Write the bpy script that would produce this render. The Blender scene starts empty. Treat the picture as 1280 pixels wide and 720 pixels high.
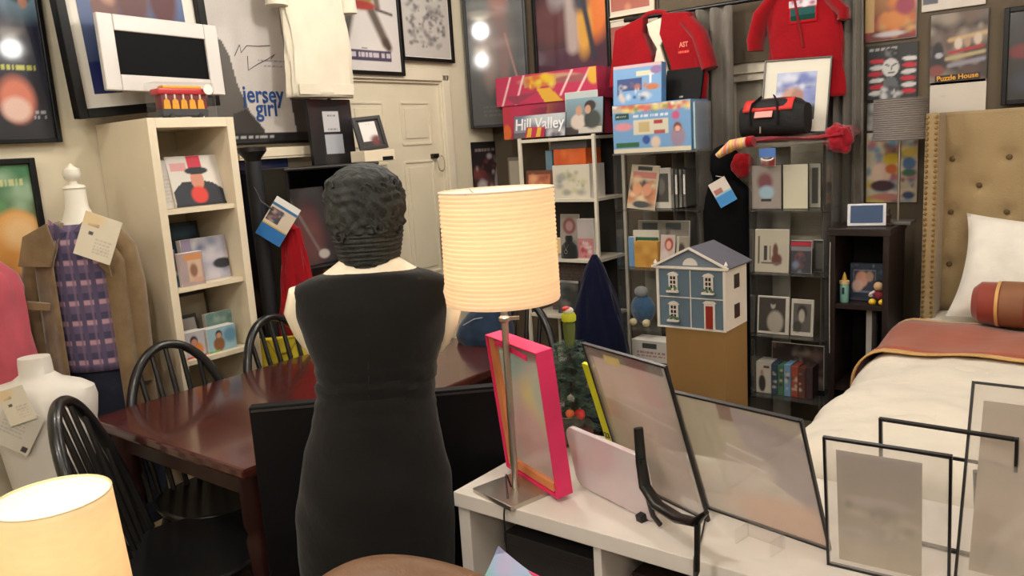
import bpy, bmesh, math, random
import numpy as np
from math import sin, cos, pi, radians, atan2, hypot, sqrt
from mathutils import Vector, Matrix
random.seed(7)
SC = bpy.context.scene
COL = SC.collection
# ------------------------------------------------------------------ camera, world, lights, exposure
# room axes: dark back wall is y = 0, light left wall is x = 0, floor z = 0
CAM = Vector((3.25, -4.06, 1.6))
cd = bpy.data.cameras.new('camera'); cam = bpy.data.objects.new('camera', cd); COL.objects.link(cam)
cd.sensor_width = 36.0; cd.lens = 36.0*1000/1280; cd.clip_start = 0.02
YAW = atan2(0.616, 0.788)
PITCH = radians(10); ROLL = radians(3.6)
fwd = Vector((-sin(YAW)*cos(PITCH), cos(YAW)*cos(PITCH), -sin(PITCH)))
rt0 = Vector((cos(YAW), sin(YAW), 0)); up0 = rt0.cross(fwd)
rt = rt0*cos(ROLL) - up0*sin(ROLL); up = up0*cos(ROLL) + rt0*sin(ROLL)
cam.matrix_world = Matrix.Translation(CAM) @ Matrix((rt, up, -fwd)).transposed().to_4x4()
SC.camera = cam
w = bpy.data.worlds.new('world'); SC.world = w; w.use_nodes = True
w.node_tree.nodes['Background'].inputs[0].default_value = (0.9, 0.85, 0.8, 1)
w.node_tree.nodes['Background'].inputs[1].default_value = 0.05
SC.view_settings.view_transform = 'Standard'; SC.view_settings.look = 'None'
SC.view_settings.gamma = 1.0; SC.view_settings.use_curve_mapping = False
SC.view_settings.exposure = 0.0
WARM = (1.0, 0.965, 0.91)
DOWNLIGHTS = [(0.9, -3.3, 12), (2.4, -3.9, 21), (4.2, -3.4, 6), (1.1, -0.9, 6), (2.4, -1.3, 6), (3.7, -1.3, 5),
              (2.0, -5.4, 20), (4.2, -5.2, 18), (1.2, -1.95, 15)]  # pair behind the camera and last one added to brighten panels and posters
SHADE_BULB = 8.0
CEIL = 2.75

# ------------------------------------------------------------------ measuring on real planes of the room
def ray(px, py): return fwd + rt*((px-640)/1000) - up*((py-360)/1000)
def at_back(px, py, off=0.0):
    d = ray(px, py); t = (-off-CAM.y)/d.y; return CAM+d*t
def at_left(px, py, off=0.0):
    d = ray(px, py); t = (off-CAM.x)/d.x; return CAM+d*t
def at_z(px, py, z):
    d = ray(px, py); t = (z-CAM.z)/d.z; return CAM+d*t
def at_plane(px, py, p0, yaw):
    n = Vector((-sin(yaw), cos(yaw), 0)); d = ray(px, py); t = (Vector(p0)-CAM).dot(n)/d.dot(n); return CAM+d*t
def spot_back(x0, y0, x1, y1, off):      # upright rectangle standing parallel to the back wall
    xm, ym = (x0+x1)/2, (y0+y1)/2
    a, b = at_back(x0, ym, off).x, at_back(x1, ym, off).x
    t, u = at_back(xm, y0, off).z, at_back(xm, y1, off).z
    return Vector(((a+b)/2, -off, u)), b-a, t-u
def spot_left(x0, y0, x1, y1, off):      # the same, parallel to the left wall
    xm, ym = (x0+x1)/2, (y0+y1)/2
    a, b = at_left(x0, ym, off).y, at_left(x1, ym, off).y
    t, u = at_left(xm, y0, off).z, at_left(xm, y1, off).z
    return Vector((off, (a+b)/2, u)), b-a, t-u
FACE_BACK = 0.0; FACE_LEFT = pi/2

# ------------------------------------------------------------------ materials
def s2l(c):
    return tuple((v/12.92 if v <= 0.04045 else ((v+0.055)/1.055)**2.4) for v in (x/255 for x in c))
MATS = {}
def mat(name, rgb, rough=0.6, metal=0.0, var=0.08, scale=8.0, bump=0.0, bscale=60, coat=0.0, stretch=None, spec=0.5, sheen=0.0, trans=0.0, alpha=1.0):
    if name in MATS: return MATS[name]
    m = bpy.data.materials.new(name); m.use_nodes = True
    nt = m.node_tree; b = nt.nodes['Principled BSDF']
    c = s2l(rgb)
    tc = nt.nodes.new('ShaderNodeTexCoord'); mp = nt.nodes.new('ShaderNodeMapping')
    nt.links.new(tc.outputs['Object'], mp.inputs[0])
    if stretch: mp.inputs['Scale'].default_value = stretch
    n = nt.nodes.new('ShaderNodeTexNoise'); n.inputs['Scale'].default_value = scale; n.inputs['Detail'].default_value = 4
    nt.links.new(mp.outputs[0], n.inputs['Vector'])
    r = nt.nodes.new('ShaderNodeValToRGB')
    r.color_ramp.elements[0].position = 0.3; r.color_ramp.elements[1].position = 0.7
    r.color_ramp.elements[0].color = (*[v*(1-var) for v in c], 1); r.color_ramp.elements[1].color = (*[min(1, v*(1+var)) for v in c], 1)
    nt.links.new(n.outputs['Fac'], r.inputs[0]); nt.links.new(r.outputs[0], b.inputs['Base Color'])
    b.inputs['Roughness'].default_value = rough; b.inputs['Metallic'].default_value = metal
    b.inputs['Coat Weight'].default_value = coat; b.inputs['Coat Roughness'].default_value = 0.08
    b.inputs['Specular IOR Level'].default_value = spec
    b.inputs['Sheen Weight'].default_value = sheen
    b.inputs['Transmission Weight'].default_value = trans
    b.inputs['Alpha'].default_value = alpha
    if bump:
        n2 = nt.nodes.new('ShaderNodeTexNoise'); n2.inputs['Scale'].default_value = bscale; n2.inputs['Detail'].default_value = 3
        nt.links.new(mp.outputs[0], n2.inputs['Vector'])
        bp = nt.nodes.new('ShaderNodeBump'); bp.inputs['Strength'].default_value = bump; bp.inputs['Distance'].default_value = 0.01
        nt.links.new(n2.outputs['Fac'], bp.inputs['Height']); nt.links.new(bp.outputs[0], b.inputs['Normal'])
    MATS[name] = m; return m
def attr_mat(name, rough, coat=0.0, alpha=False, spec=0.5):
    m = bpy.data.materials.new(name); m.use_nodes = True; nt = m.node_tree; b = nt.nodes['Principled BSDF']
    a = nt.nodes.new('ShaderNodeAttribute'); a.attribute_name = 'Col'
    n = nt.nodes.new('ShaderNodeTexNoise'); n.inputs['Scale'].default_value = 90; n.inputs['Detail'].default_value = 2
    mx = nt.nodes.new('ShaderNodeMix'); mx.data_type = 'RGBA'; mx.blend_type = 'MULTIPLY'; mx.inputs[0].default_value = 0.15
    nt.links.new(a.outputs['Color'], mx.inputs[6]); nt.links.new(n.outputs['Fac'], mx.inputs[7])
    nt.links.new(mx.outputs[2], b.inputs['Base Color'])
    if alpha: nt.links.new(a.outputs['Alpha'], b.inputs['Alpha'])
    b.inputs['Roughness'].default_value = rough; b.inputs['Coat Weight'].default_value = coat; b.inputs['Coat Roughness'].default_value = 0.06
    b.inputs['Specular IOR Level'].default_value = spec
    MATS[name] = m; return m
def facing_gloss(nt):
    lw = nt.nodes.new('ShaderNodeLayerWeight'); lw.inputs[0].default_value = 0.5
    p = nt.nodes.new('ShaderNodeMath'); p.operation = 'POWER'; p.inputs[1].default_value = 4; nt.links.new(lw.outputs['Facing'], p.inputs[0])
    q = nt.nodes.new('ShaderNodeMath'); q.operation = 'MULTIPLY_ADD'; q.inputs[1].default_value = 0.55; q.inputs[2].default_value = 0.035; nt.links.new(p.outputs[0], q.inputs[0])
    return q
def sheet_mat(name):
    m = bpy.data.materials.new(name); m.use_nodes = True; nt = m.node_tree
    for n in list(nt.nodes): nt.nodes.remove(n)
    N = nt.nodes.new; o = N('ShaderNodeOutputMaterial'); a = N('ShaderNodeAttribute'); a.attribute_name = 'Col'
    d = N('ShaderNodeBsdfDiffuse'); tr = N('ShaderNodeBsdfTranslucent'); t = N('ShaderNodeBsdfTransparent'); g = N('ShaderNodeBsdfGlossy'); g.inputs['Roughness'].default_value = 0.12
    m1 = N('ShaderNodeMixShader'); m2 = N('ShaderNodeMixShader'); m3 = N('ShaderNodeMixShader'); f = facing_gloss(nt)
    n1 = N('ShaderNodeTexNoise'); n1.inputs['Scale'].default_value = 30; mx = N('ShaderNodeMix'); mx.data_type = 'RGBA'; mx.blend_type = 'MULTIPLY'; mx.inputs[0].default_value = 0.06
    nt.links.new(a.outputs['Color'], mx.inputs[6]); nt.links.new(n1.outputs['Fac'], mx.inputs[7])
    nt.links.new(mx.outputs[2], d.inputs[0]); nt.links.new(mx.outputs[2], tr.inputs[0]); m1.inputs[0].default_value = 0.62
    nt.links.new(d.outputs[0], m1.inputs[1]); nt.links.new(tr.outputs[0], m1.inputs[2])
    nt.links.new(a.outputs['Alpha'], m2.inputs[0]); nt.links.new(t.outputs[0], m2.inputs[1]); nt.links.new(m1.outputs[0], m2.inputs[2])
    nt.links.new(f.outputs[0], m3.inputs[0]); nt.links.new(m2.outputs[0], m3.inputs[1]); nt.links.new(g.outputs[0], m3.inputs[2])
    nt.links.new(m3.outputs[0], o.inputs[0]); MATS[name] = m; return m
PRINT = attr_mat('printed_paper', 0.55)
GLAZED = attr_mat('glazed_print', 0.5, coat=0.7)
CLOTHPRINT = attr_mat('printed_cloth', 0.9, spec=0.2)
SHEET = sheet_mat('translucent_sheet')
def glass_mat(name, tint, opac, rough=0.05):
    m = bpy.data.materials.new(name); m.use_nodes = True; nt = m.node_tree
    for n in list(nt.nodes): nt.nodes.remove(n)
    o = nt.nodes.new('ShaderNodeOutputMaterial'); t = nt.nodes.new('ShaderNodeBsdfTransparent'); g = nt.nodes.new('ShaderNodeBsdfGlossy'); d = nt.nodes.new('ShaderNodeBsdfDiffuse'); d2 = nt.nodes.new('ShaderNodeBsdfTranslucent'); d2.inputs['Color'].default_value = (*s2l(tint), 1); dm_ = nt.nodes.new('ShaderNodeMixShader'); nt.links.new(d.outputs[0], dm_.inputs[1]); nt.links.new(d2.outputs[0], dm_.inputs[2])
    g.inputs['Roughness'].default_value = rough; d.inputs['Color'].default_value = (*s2l(tint), 1)
    n = nt.nodes.new('ShaderNodeTexNoise'); n.inputs['Scale'].default_value = 5
    mr = nt.nodes.new('ShaderNodeMapRange'); mr.inputs[3].default_value = opac*0.6; mr.inputs[4].default_value = opac*1.4
    nt.links.new(n.outputs['Fac'], mr.inputs[0])
    m1 = nt.nodes.new('ShaderNodeMixShader'); m2 = nt.nodes.new('ShaderNodeMixShader'); f = facing_gloss(nt)
    nt.links.new(mr.outputs[0], m1.inputs[0]); nt.links.new(t.outputs[0], m1.inputs[1]); nt.links.new(dm_.outputs[0], m1.inputs[2])
    nt.links.new(f.outputs[0], m2.inputs[0]); nt.links.new(m1.outputs[0], m2.inputs[1]); nt.links.new(g.outputs[0], m2.inputs[2])
    nt.links.new(m2.outputs[0], o.inputs[0]); MATS[name] = m; return m
ACRYL = glass_mat('clear_acrylic', (200, 202, 196), 0.05)
ACRYL_HAZE = glass_mat('hazy_acrylic', (226, 218, 210), 0.22, 0.10)  # whitish veil in the colour stands in for reflections on glass
def emit_mat(name, rgb, strength):
    m = bpy.data.materials.new(name); m.use_nodes = True; b = m.node_tree.nodes['Principled BSDF']
    b.inputs['Base Color'].default_value = (*s2l(rgb), 1); b.inputs['Emission Color'].default_value = (*s2l(rgb), 1)
    b.inputs['Emission Strength'].default_value = strength; MATS[name] = m; return m
BLACK = mat('black_satin', (16, 15, 16), 0.35)
BLACKFRAME = mat('black_frame', (7, 7, 8), 0.4, spec=0.3)
MATTEBLACK = mat('matte_black', (12, 12, 13), 0.75, spec=0.25)
WHITE = mat('white_laminate', (226, 218, 210), 0.45, var=0.03)
CREAM = mat('cream_laminate', (224, 210, 184), 0.5, var=0.03)
PAPER = mat('white_paper', (226, 220, 212), 0.75, var=0.03)
DARKWOOD = mat('espresso_wood', (34, 22, 20), 0.4, var=0.3, scale=6, stretch=(1, 12, 1))
CHROME = mat('brushed_nickel', (190, 182, 172), 0.3, metal=0.9)
RED = mat('red_cloth', (142, 8, 20), 0.9, var=0.12, bump=0.2, sheen=0.2, spec=0.15)
BROWNMAT = mat('brown_wood', (108, 62, 44), 0.5, var=0.2)
GREYMETAL = mat('grey_metal', (110, 108, 106), 0.4, metal=0.6)

# ------------------------------------------------------------------ mesh helpers
class MB:
    def __init__(s): s.bm = bmesh.new()
    def box(s, c, d, rot=None, bev=0.0):
        M = Matrix.Translation(Vector(c)) @ ((rot.to_4x4() if rot else Matrix.Identity(4)) @ Matrix.Diagonal((d[0], d[1], d[2], 1)))
        r = bmesh.ops.create_cube(s.bm, size=1, matrix=M)
        if bev:
            es = {e for v in r['verts'] for e in v.link_edges}
            bmesh.ops.bevel(s.bm, geom=list(es), offset=bev, segments=2, affect='EDGES', profile=0.6)
        return s
    def bar(s, a, b, w, d=None):
        a, b = Vector(a), Vector(b); d = d or w
        q = (b-a).to_track_quat('Z', 'Y').to_matrix()
        return s.box((a+b)/2, (w, d, (b-a).length), q)
    def ring_loft(s, rings, cap=True):
        vs = [[s.bm.verts.new(p) for p in r] for r in rings]
        n = len(rings[0])
        for a, b in zip(vs, vs[1:]):
            for i in range(n):
                s.bm.faces.new((a[i], a[(i+1) % n], b[(i+1) % n], b[i]))
        if cap:
            s.bm.faces.new(list(reversed(vs[0]))); s.bm.faces.new(vs[-1])
        return s
    def tube(s, pts, r, n=10, r2=None, cap=True):
        pts = [Vector(p) for p in pts]; rs = r if isinstance(r, (list, tuple)) else [r]*len(pts)
        rings = []; ref = Vector((0.13, 0.2, 1)).normalized()
        x = None
        for i, p in enumerate(pts):
            t = (pts[min(i+1, len(pts)-1)]-pts[max(i-1, 0)]).normalized()
            if x is None:
                x = t.cross(ref if abs(t.dot(ref)) < 0.95 else Vector((1, 0, 0))).normalized()
            else: x = (x - t*x.dot(t)).normalized()
            y = t.cross(x)
            k = rs[i]; k2 = k if r2 is None else (r2[i] if isinstance(r2, (list, tuple)) else r2)
            rings.append([p + x*cos(2*pi*j/n)*k + y*sin(2*pi*j/n)*k2 for j in range(n)])
        return s.ring_loft(rings, cap)
    def loft(s, rows, n=32, cap=True, wr=0.0, wf=7, seed=0, power=1.0):   # rows: x, y, z, rx, ry
        rings = []
        for k, (x, y, z, rx, ry) in enumerate(rows):
            R = []
            for j in range(n):
                a = 2*pi*j/n; c, q = cos(a), sin(a)
                c2 = math.copysign(abs(c)**power, c); q2 = math.copysign(abs(q)**power, q)
                f = 1 + wr*sin(wf*a + seed + 0.9*sin(k*0.5+seed)) + wr*0.5*sin((wf*2+1)*a + k*0.35 + seed*2)
                R.append(Vector((x+rx*c2*f, y+ry*q2*f, z)))
            rings.append(R)
        return s.ring_loft(rings, cap)
    def lathe(s, prof, n=32, c=(0, 0, 0)):
        return s.loft([(c[0], c[1], c[2]+z, max(r, 1e-4), max(r, 1e-4)) for r, z in prof], n)
    def prism(s, pts, y0, y1):           # outline in x,z extruded along y
        f = [s.bm.verts.new((p[0], y0, p[1])) for p in pts]; b = [s.bm.verts.new((p[0], y1, p[1])) for p in pts]
        n = len(pts); s.bm.faces.new(f); s.bm.faces.new(list(reversed(b)))
        for i in range(n): s.bm.faces.new((f[(i+1) % n], f[i], b[i], b[(i+1) % n]))
        return s
    def prism_z(s, pts, z0, z1):
        f = [s.bm.verts.new((p[0], p[1], z0)) for p in pts]; b = [s.bm.verts.new((p[0], p[1], z1)) for p in pts]
        n = len(pts); s.bm.faces.new(list(reversed(f))); s.bm.faces.new(b)
        for i in range(n): s.bm.faces.new((f[i], f[(i+1) % n], b[(i+1) % n], b[i]))
        return s
    def ball(s, c, r, sub=2, sc=(1, 1, 1)):
        M = Matrix.Translation(Vector(c)) @ Matrix.Diagonal((sc[0], sc[1], sc[2], 1))
        bmesh.ops.create_icosphere(s.bm, subdivisions=sub, radius=r, matrix=M); return s
    def build(s, name, m, parent=None, smooth=False, bevel=0.0, sub=0, solid=0.0):
        bmesh.ops.recalc_face_normals(s.bm, faces=s.bm.faces)
        me = bpy.data.meshes.new(name); s.bm.to_mesh(me); s.bm.free()
        if m: me.materials.append(m)
        if smooth:
            for p in me.polygons: p.use_smooth = True
        o = bpy.data.objects.new(name, me); COL.objects.link(o)
        if parent: o.parent = parent
        if solid: q = o.modifiers.new('solid', 'SOLIDIFY'); q.thickness = solid; q.offset = 0
        if bevel: q = o.modifiers.new('bevel', 'BEVEL'); q.width = bevel; q.segments = 2; q.limit_method = 'ANGLE'
        if sub: q = o.modifiers.new('sub', 'SUBSURF'); q.levels = sub; q.render_levels = sub
        if smooth and not sub:
            try:
                me.set_sharp_from_angle(angle=radians(40))
            except Exception: pass
        return o
def tag(o, label=None, cat=None, group=None, kind=None):
    if label: o['label'] = label
    if cat: o['category'] = cat
    if group: o['group'] = group
    if kind: o['kind'] = kind
    return o
def thing(name, label, cat, loc=(0, 0, 0), yaw=0.0, group=None, lean=0.0, roll=0.0):
    o = bpy.data.objects.new(name, None); COL.objects.link(o); o.empty_display_size = 0.05
    M = Matrix.Translation(Vector(loc)) @ Matrix.Rotation(yaw, 4, 'Z') @ Matrix.Rotation(-lean, 4, 'X') @ Matrix.Rotation(roll, 4, 'Y')
    o.location = M.to_translation(); o.rotation_euler = M.to_euler()
    return tag(o, label, cat, group)
def place(o, loc, yaw=0.0, lean=0.0, roll=0.0):
    M = Matrix.Translation(Vector(loc)) @ Matrix.Rotation(yaw, 4, 'Z') @ Matrix.Rotation(-lean, 4, 'X') @ Matrix.Rotation(roll, 4, 'Y')
    o.location = M.to_translation(); o.rotation_euler = M.to_euler(); return o
def struct(o): o['kind'] = 'structure'; return o
def copy_tree(o, parent=None):
    c = o.copy(); COL.objects.link(c); c.parent = parent
    for ch in list(o.children): copy_tree(ch, c)
    return c
def lettering(name, body, size, m, parent, loc, yaw=0.0, sx=1.0, shear=0.0, thick=0.0006, pitch=pi/2, roll=0.0, bold=0.0):
    cu = bpy.data.curves.new(name, 'FONT'); cu.body = body; cu.size = size; cu.align_x = 'CENTER'; cu.align_y = 'CENTER'
    cu.extrude = thick; cu.shear = shear; cu.offset = bold; cu.resolution_u = 3; cu.space_line = 0.8
    t = bpy.data.objects.new('tmp', cu); COL.objects.link(t)
    bpy.context.view_layer.update()
    me = bpy.data.meshes.new_from_object(t.evaluated_get(bpy.context.evaluated_depsgraph_get()))
    bpy.data.objects.remove(t)
    me.materials.clear(); me.materials.append(m)
    o = bpy.data.objects.new(name, me); COL.objects.link(o); o.parent = parent
    M = Matrix.Translation(Vector(loc)) @ Matrix.Rotation(yaw, 4, 'Z') @ Matrix.Rotation(roll, 4, 'Y') @ Matrix.Rotation(pitch, 4, 'X') @ Matrix.Diagonal((sx, 1, 1, 1))
    o.matrix_local = M
    return o

# ------------------------------------------------------------------ printed artwork: colour blobs evaluated on a fine grid
def paint(W, H, ops, res):
    nx = max(4, int(W/res)); nz = max(4, int(H/res))
    u, v = np.meshgrid(np.linspace(0, 1, nx+1), np.linspace(0, 1, nz+1))
    C = np.ones((nz+1, nx+1, 4)); C[..., :3] = 0.5
    rng = np.random.RandomState(5)
    def L(c): return np.array(s2l(c[:3]))
    def blend(mask, c):
        l = L(c); C[..., :3] = C[..., :3]*(1-mask[..., None]) + l*mask[..., None]
        if len(c) > 3: C[..., 3] = C[..., 3]*(1-mask) + c[3]*mask
    asp = H/W
    for op in ops:
        k = op[0]
        if k == 'bg': blend(np.ones_like(u), op[1])
        elif k == 'g':    # vertical gradient bottom -> top
            C[..., :3] = L(op[1])*(1-v[..., None]) + L(op[2])*v[..., None]
        elif k == 'e':
            _, cx, cy, rx, ry, c = op[:6]; soft = op[6] if len(op) > 6 else 0.25; an = radians(op[7]) if len(op) > 7 else 0
            du, dv = (u-cx), (v-cy)*asp
            a = (du*cos(an)+dv*sin(an))/rx; b = (-du*sin(an)+dv*cos(an))/(ry*asp)
            d = np.sqrt(a*a+b*b); blend(np.clip((1+soft/2-d)/max(soft, 1e-3), 0, 1), c)
        elif k == 'r':
            _, x0, y0, x1, y1, c = op; blend(((u >= x0) & (u <= x1) & (v >= y0) & (v <= y1)).astype(float), c)
        elif k == 'p':
            pts = op[1]; ins = np.zeros_like(u, bool); j = len(pts)-1
            for i in range(len(pts)):
                xi, yi = pts[i]; xj, yj = pts[j]
                cnd = ((yi > v) != (yj > v)) & (u < (xj-xi)*(v-yi)/((yj-yi) or 1e-9)+xi); ins ^= cnd; j = i
            blend(ins.astype(float), op[2])
        elif k == 'l':
            _, x0, y0, x1, y1, wd, c = op
            dx, dy = x1-x0, (y1-y0)*asp; L2 = dx*dx+dy*dy or 1e-9
            t = np.clip(((u-x0)*dx+(v-y0)*asp*dy)/L2, 0, 1)
            d = np.hypot(u-x0-t*dx, (v-y0)*asp-t*dy); blend(np.clip(1.5-d/(wd/2), 0, 1), c)
        elif k == 'n':    # mottled blobs of given colours
            _, cols, cnt, r0, seed = op[:5]; bx = op[5] if len(op) > 5 else (0, 0, 1, 1)
            rg = np.random.RandomState(seed)
            for i in range(cnt):
                cx = bx[0]+(bx[2]-bx[0])*rg.rand(); cy = bx[1]+(bx[3]-bx[1])*rg.rand(); rr = r0*(0.5+rg.rand())
                c = cols[rg.randint(len(cols))]; st = 0.5+rg.rand()*1.5
                du, dv = (u-cx)/(rr*st), (v-cy)*asp/rr
                blend(np.clip(1.3-np.sqrt(du*du+dv*dv), 0, 1)*0.85, c)
        elif k == 't':    # rows of print too small to read
            _, x0, y0, x1, y1, c, rows, seed = op; rg = np.random.RandomState(seed)
            hh = (y1-y0)/rows
            for q in range(rows):
                x = x0
                while x < x1:
                    ln = (0.02+0.06*rg.rand())*(x1-x0)*2; a = y0+hh*(q+0.25); b = y0+hh*(q+0.8)
                    blend(((u >= x) & (u <= min(x+ln, x1)) & (v >= a) & (v <= b)).astype(float)*0.8, c); x += ln*1.35
    return C, nx, nz
def art(name, W, H, ops, parent, y=-0.001, x=0.0, z=0.0, m=None, res=0.006, thick=0.0, shape=None):
    C, nx, nz = paint(W, H, ops, res)
    xs = np.linspace(-W/2, W/2, nx+1)+x; zs = np.linspace(0, H, nz+1)+z
    verts = [((px_, y, pz) if shape is None else shape(px_, y, pz)) for pz in zs for px_ in xs]
    faces = [(j*(nx+1)+i, j*(nx+1)+i+1, (j+1)*(nx+1)+i+1, (j+1)*(nx+1)+i) for j in range(nz) for i in range(nx)]
    me = bpy.data.meshes.new(name); me.from_pydata(verts, [], faces)
    a = me.color_attributes.new('Col', 'FLOAT_COLOR', 'POINT'); a.data.foreach_set('color', C.reshape(-1).astype(np.float32))
    me.materials.append(m or PRINT)
    o = bpy.data.objects.new(name, me); COL.objects.link(o)
    if parent: o.parent = parent
    if thick: q = o.modifiers.new('solid', 'SOLIDIFY'); q.thickness = thick; q.offset = -1
    return o
def person(cx, base, s, skin, hair, cloth):
    return [('e', cx, base+0.16*s, 0.17*s, 0.2*s, cloth, 0.2), ('e', cx, base+0.42*s, 0.085*s, 0.13*s, hair, 0.2), ('e', cx, base+0.4*s, 0.065*s, 0.095*s, skin, 0.25)]

# framed picture: root at bottom centre, picture faces local -y
def framed(name, label, cat, loc, yaw, W, H, bw, depth, fm, ops, matw=0.0, matc=(225, 220, 208), glaze=True, lean=0.0, roll=0.0, group=None, res=0.006, inner=None):
    t = thing(name, label, cat, loc, yaw, group, lean, roll)
    b = MB()
    b.box((-W/2+bw/2, -depth/2, H/2), (bw, depth, H)); b.box((W/2-bw/2, -depth/2, H/2), (bw, depth, H))
    b.box((0, -depth/2, H-bw/2), (W-2*bw, depth, bw)); b.box((0, -depth/2, bw/2), (W-2*bw, depth, bw))
    b.box((0, -depth*0.15, H/2), (W-bw, depth*0.3, H-bw))
    b.build('frame', fm, t, bevel=min(0.003, bw*0.2))
    iw, ih = W-2*bw, H-2*bw
    if matw:
        mo = MB().box((0, -depth*0.36, H/2), (iw, depth*0.08, ih)).build('mat_board', mat('mat_%d_%d_%d' % matc, matc, 0.8, var=0.02), t)
        iw -= 2*matw; ih -= 2*matw
    art('print', iw, ih, ops, t, y=-depth*0.44, z=(H-ih)/2, m=GLAZED if glaze else PRINT, res=res)
    return t
# ================================================================== the setting
RX, RY = 5.4, -6.6
wl = mat('wall_light_paint', (214, 203, 178), 0.85, var=0.03, scale=2, bump=0.03, bscale=200)
wdk = mat('wall_taupe_paint', (92, 80, 64), 0.85, var=0.05, scale=2, bump=0.03, bscale=200)
flo = mat('floor_dark_planks', (58, 42, 36), 0.45, var=0.35, scale=3, stretch=(1, 10, 1))
ceilm = mat('ceiling_paint', (225, 220, 208), 0.9, var=0.02)
struct(MB().box((RX/2, RY/2, -0.05), (RX+0.4, -RY+0.4, 0.1)).build('floor', flo))
struct(MB().box((RX/2, RY/2, CEIL+0.05), (RX+0.4, -RY+0.4, 0.1)).build('ceiling', ceilm))
# left wall with the door opening left out
D0, D1, DH = at_left(420, 200).y, at_left(558, 200).y, 2.0
D0 = D1-0.80
b = MB()
b.box((-0.06, (RY+D0)/2, CEIL/2), (0.12, D0-RY, CEIL)); b.box((-0.06, D1/2, CEIL/2), (0.12, -D1, CEIL)); b.box((-0.06, (D0+D1)/2, (DH+CEIL)/2), (0.12, D1-D0, CEIL-DH))
struct(b.build('wall_left', wl))
# back wall with the window opening left out
WX0, WX1, WZ0, WZ1 = at_back(905, 120).x, at_back(1050, 120).x, 1.0, at_back(935, 78).z
b = MB()
b.box((WX0/2, 0.06, CEIL/2), (WX0, 0.12, CEIL)); b.box(((WX1+RX)/2, 0.06, CEIL/2), (RX-WX1, 0.12, CEIL))
b.box(((WX0+WX1)/2, 0.06, (WZ1+CEIL)/2), (WX1-WX0, 0.12, CEIL-WZ1)); b.box(((WX0+WX1)/2, 0.06, WZ0/2), (WX1-WX0, 0.12, WZ0))
struct(b.build('wall_back', wdk))
struct(MB().box((RX+0.06, RY/2, CEIL/2), (0.12, -RY, CEIL)).build('wall_right', wl))
struct(MB().box((RX/2, RY-0.06, CEIL/2), (RX, 0.12, CEIL)).build('wall_front', wl))
trimm = mat('trim_paint', (220, 210, 188), 0.5, var=0.02)
struct(MB().box((0.009, (RY+D0-0.07)/2, 0.05), (0.018, D0-0.07-RY, 0.10)).build('baseboard_left', trimm, bevel=0.004))
struct(MB().box((RX/2, -0.009, 0.05), (RX-0.05, 0.018, 0.10)).build('baseboard_back', trimm, bevel=0.004))
# window: sash, muntin rail, closed pale blind behind the glass
wn = thing('window_1', None, None, ((WX0+WX1)/2, 0, WZ0)); wn['kind'] = 'structure'
ww, wh = WX1-WX0, WZ1-WZ0
b = MB()
for s in (-1, 1): b.box((s*(ww/2-0.02), 0.05, wh/2), (0.04, 0.05, wh))
b.box((0, 0.05, wh-0.045), (ww-0.08, 0.06, 0.09)); b.box((0, 0.05, 0.03), (ww-0.08, 0.05, 0.06)); b.box((0, 0.01, wh-0.05), (ww-0.06, 0.02, 0.008))
b.build('window_frame', mat('window_paint', (205, 196, 178), 0.5, var=0.02), wn, bevel=0.003)
b = MB()
for k in range(28): b.box((0, 0.09, 0.06+k*(wh-0.14)/27.5), (ww-0.02, 0.004, (wh-0.14)/27.5*1.02), Matrix.Rotation(radians(12), 3, 'X'))
b.build('blind', mat('blind_fabric', (176, 168, 150), 0.8, var=0.03), wn)
MB().box((0, 0.07, wh/2), (ww-0.08, 0.004, wh-0.1)).build('pane', ACRYL, wn)
# door: six-panel slab, casing, latch
dr = thing('door_1', None, None, (0, (D0+D1)/2, 0), pi/2); dr['kind'] = 'structure'
dw = D1-D0
dm = mat('door_paint', (216, 206, 182), 0.45, var=0.02)
b = MB(); b.box((0, 0.035, DH/2+0.005), (dw-0.01, 0.03, DH-0.01))
sl = b
for cx in (-dw*0.23, dw*0.23):
    for z0, z1 in ((0.16, 0.78), (0.90, 1.55), (1.65, 1.88)):
        for s in (-1, 1):
            sl.box((cx+s*dw*0.145, 0.018, (z0+z1)/2), (0.014, 0.010, z1-z0), bev=0.003)
        sl.box((cx, 0.018, z0), (dw*0.29, 0.010, 0.014), bev=0.003); sl.box((cx, 0.018, z1), (dw*0.29, 0.010, 0.014), bev=0.003)
        sl.box((cx, 0.018, (z0+z1)/2), (dw*0.22, 0.008, z1-z0-0.06), bev=0.003)
sl.build('door_slab', dm, dr)
b = MB()
for s in (-1, 1): b.box((s*(dw/2+0.03), -0.009, DH/2+0.02), (0.065, 0.02, DH+0.04)); b.box((s*(dw/2-0.002), 0.03, DH/2), (0.012, 0.06, DH))
b.box((0, -0.009, DH+0.035), (dw+0.125, 0.02, 0.065)); b.box((0, 0.03, DH-0.006), (dw, 0.06, 0.012))
b.build('casing', trimm, dr, bevel=0.004)
p = at_left(545, 195); ly = p.y-(D0+D1)/2
b = MB(); b.box((ly+0.0, 0.01, p.z), (0.05, 0.03, 0.028), bev=0.004)
b.build('door_latch', mat('dark_brass', (60, 54, 46), 0.35, metal=0.8), dr)
b = MB()
cpts = [(ly+0.03+0.03*sin(a*pi/8), -0.012, p.z+0.0-0.045*(1-cos(a*pi/8))) for a in range(17)]
b.tube(cpts, 0.003, 6); b.build('latch_chain', CHROME, dr, smooth=True)
p = at_left(553, 305); b = MB(); b.box((p.y-(D0+D1)/2+0.01, -0.002, p.z), (0.022, 0.03, 0.19), bev=0.003); b.build('door_handle', GREYMETAL, dr)

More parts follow.
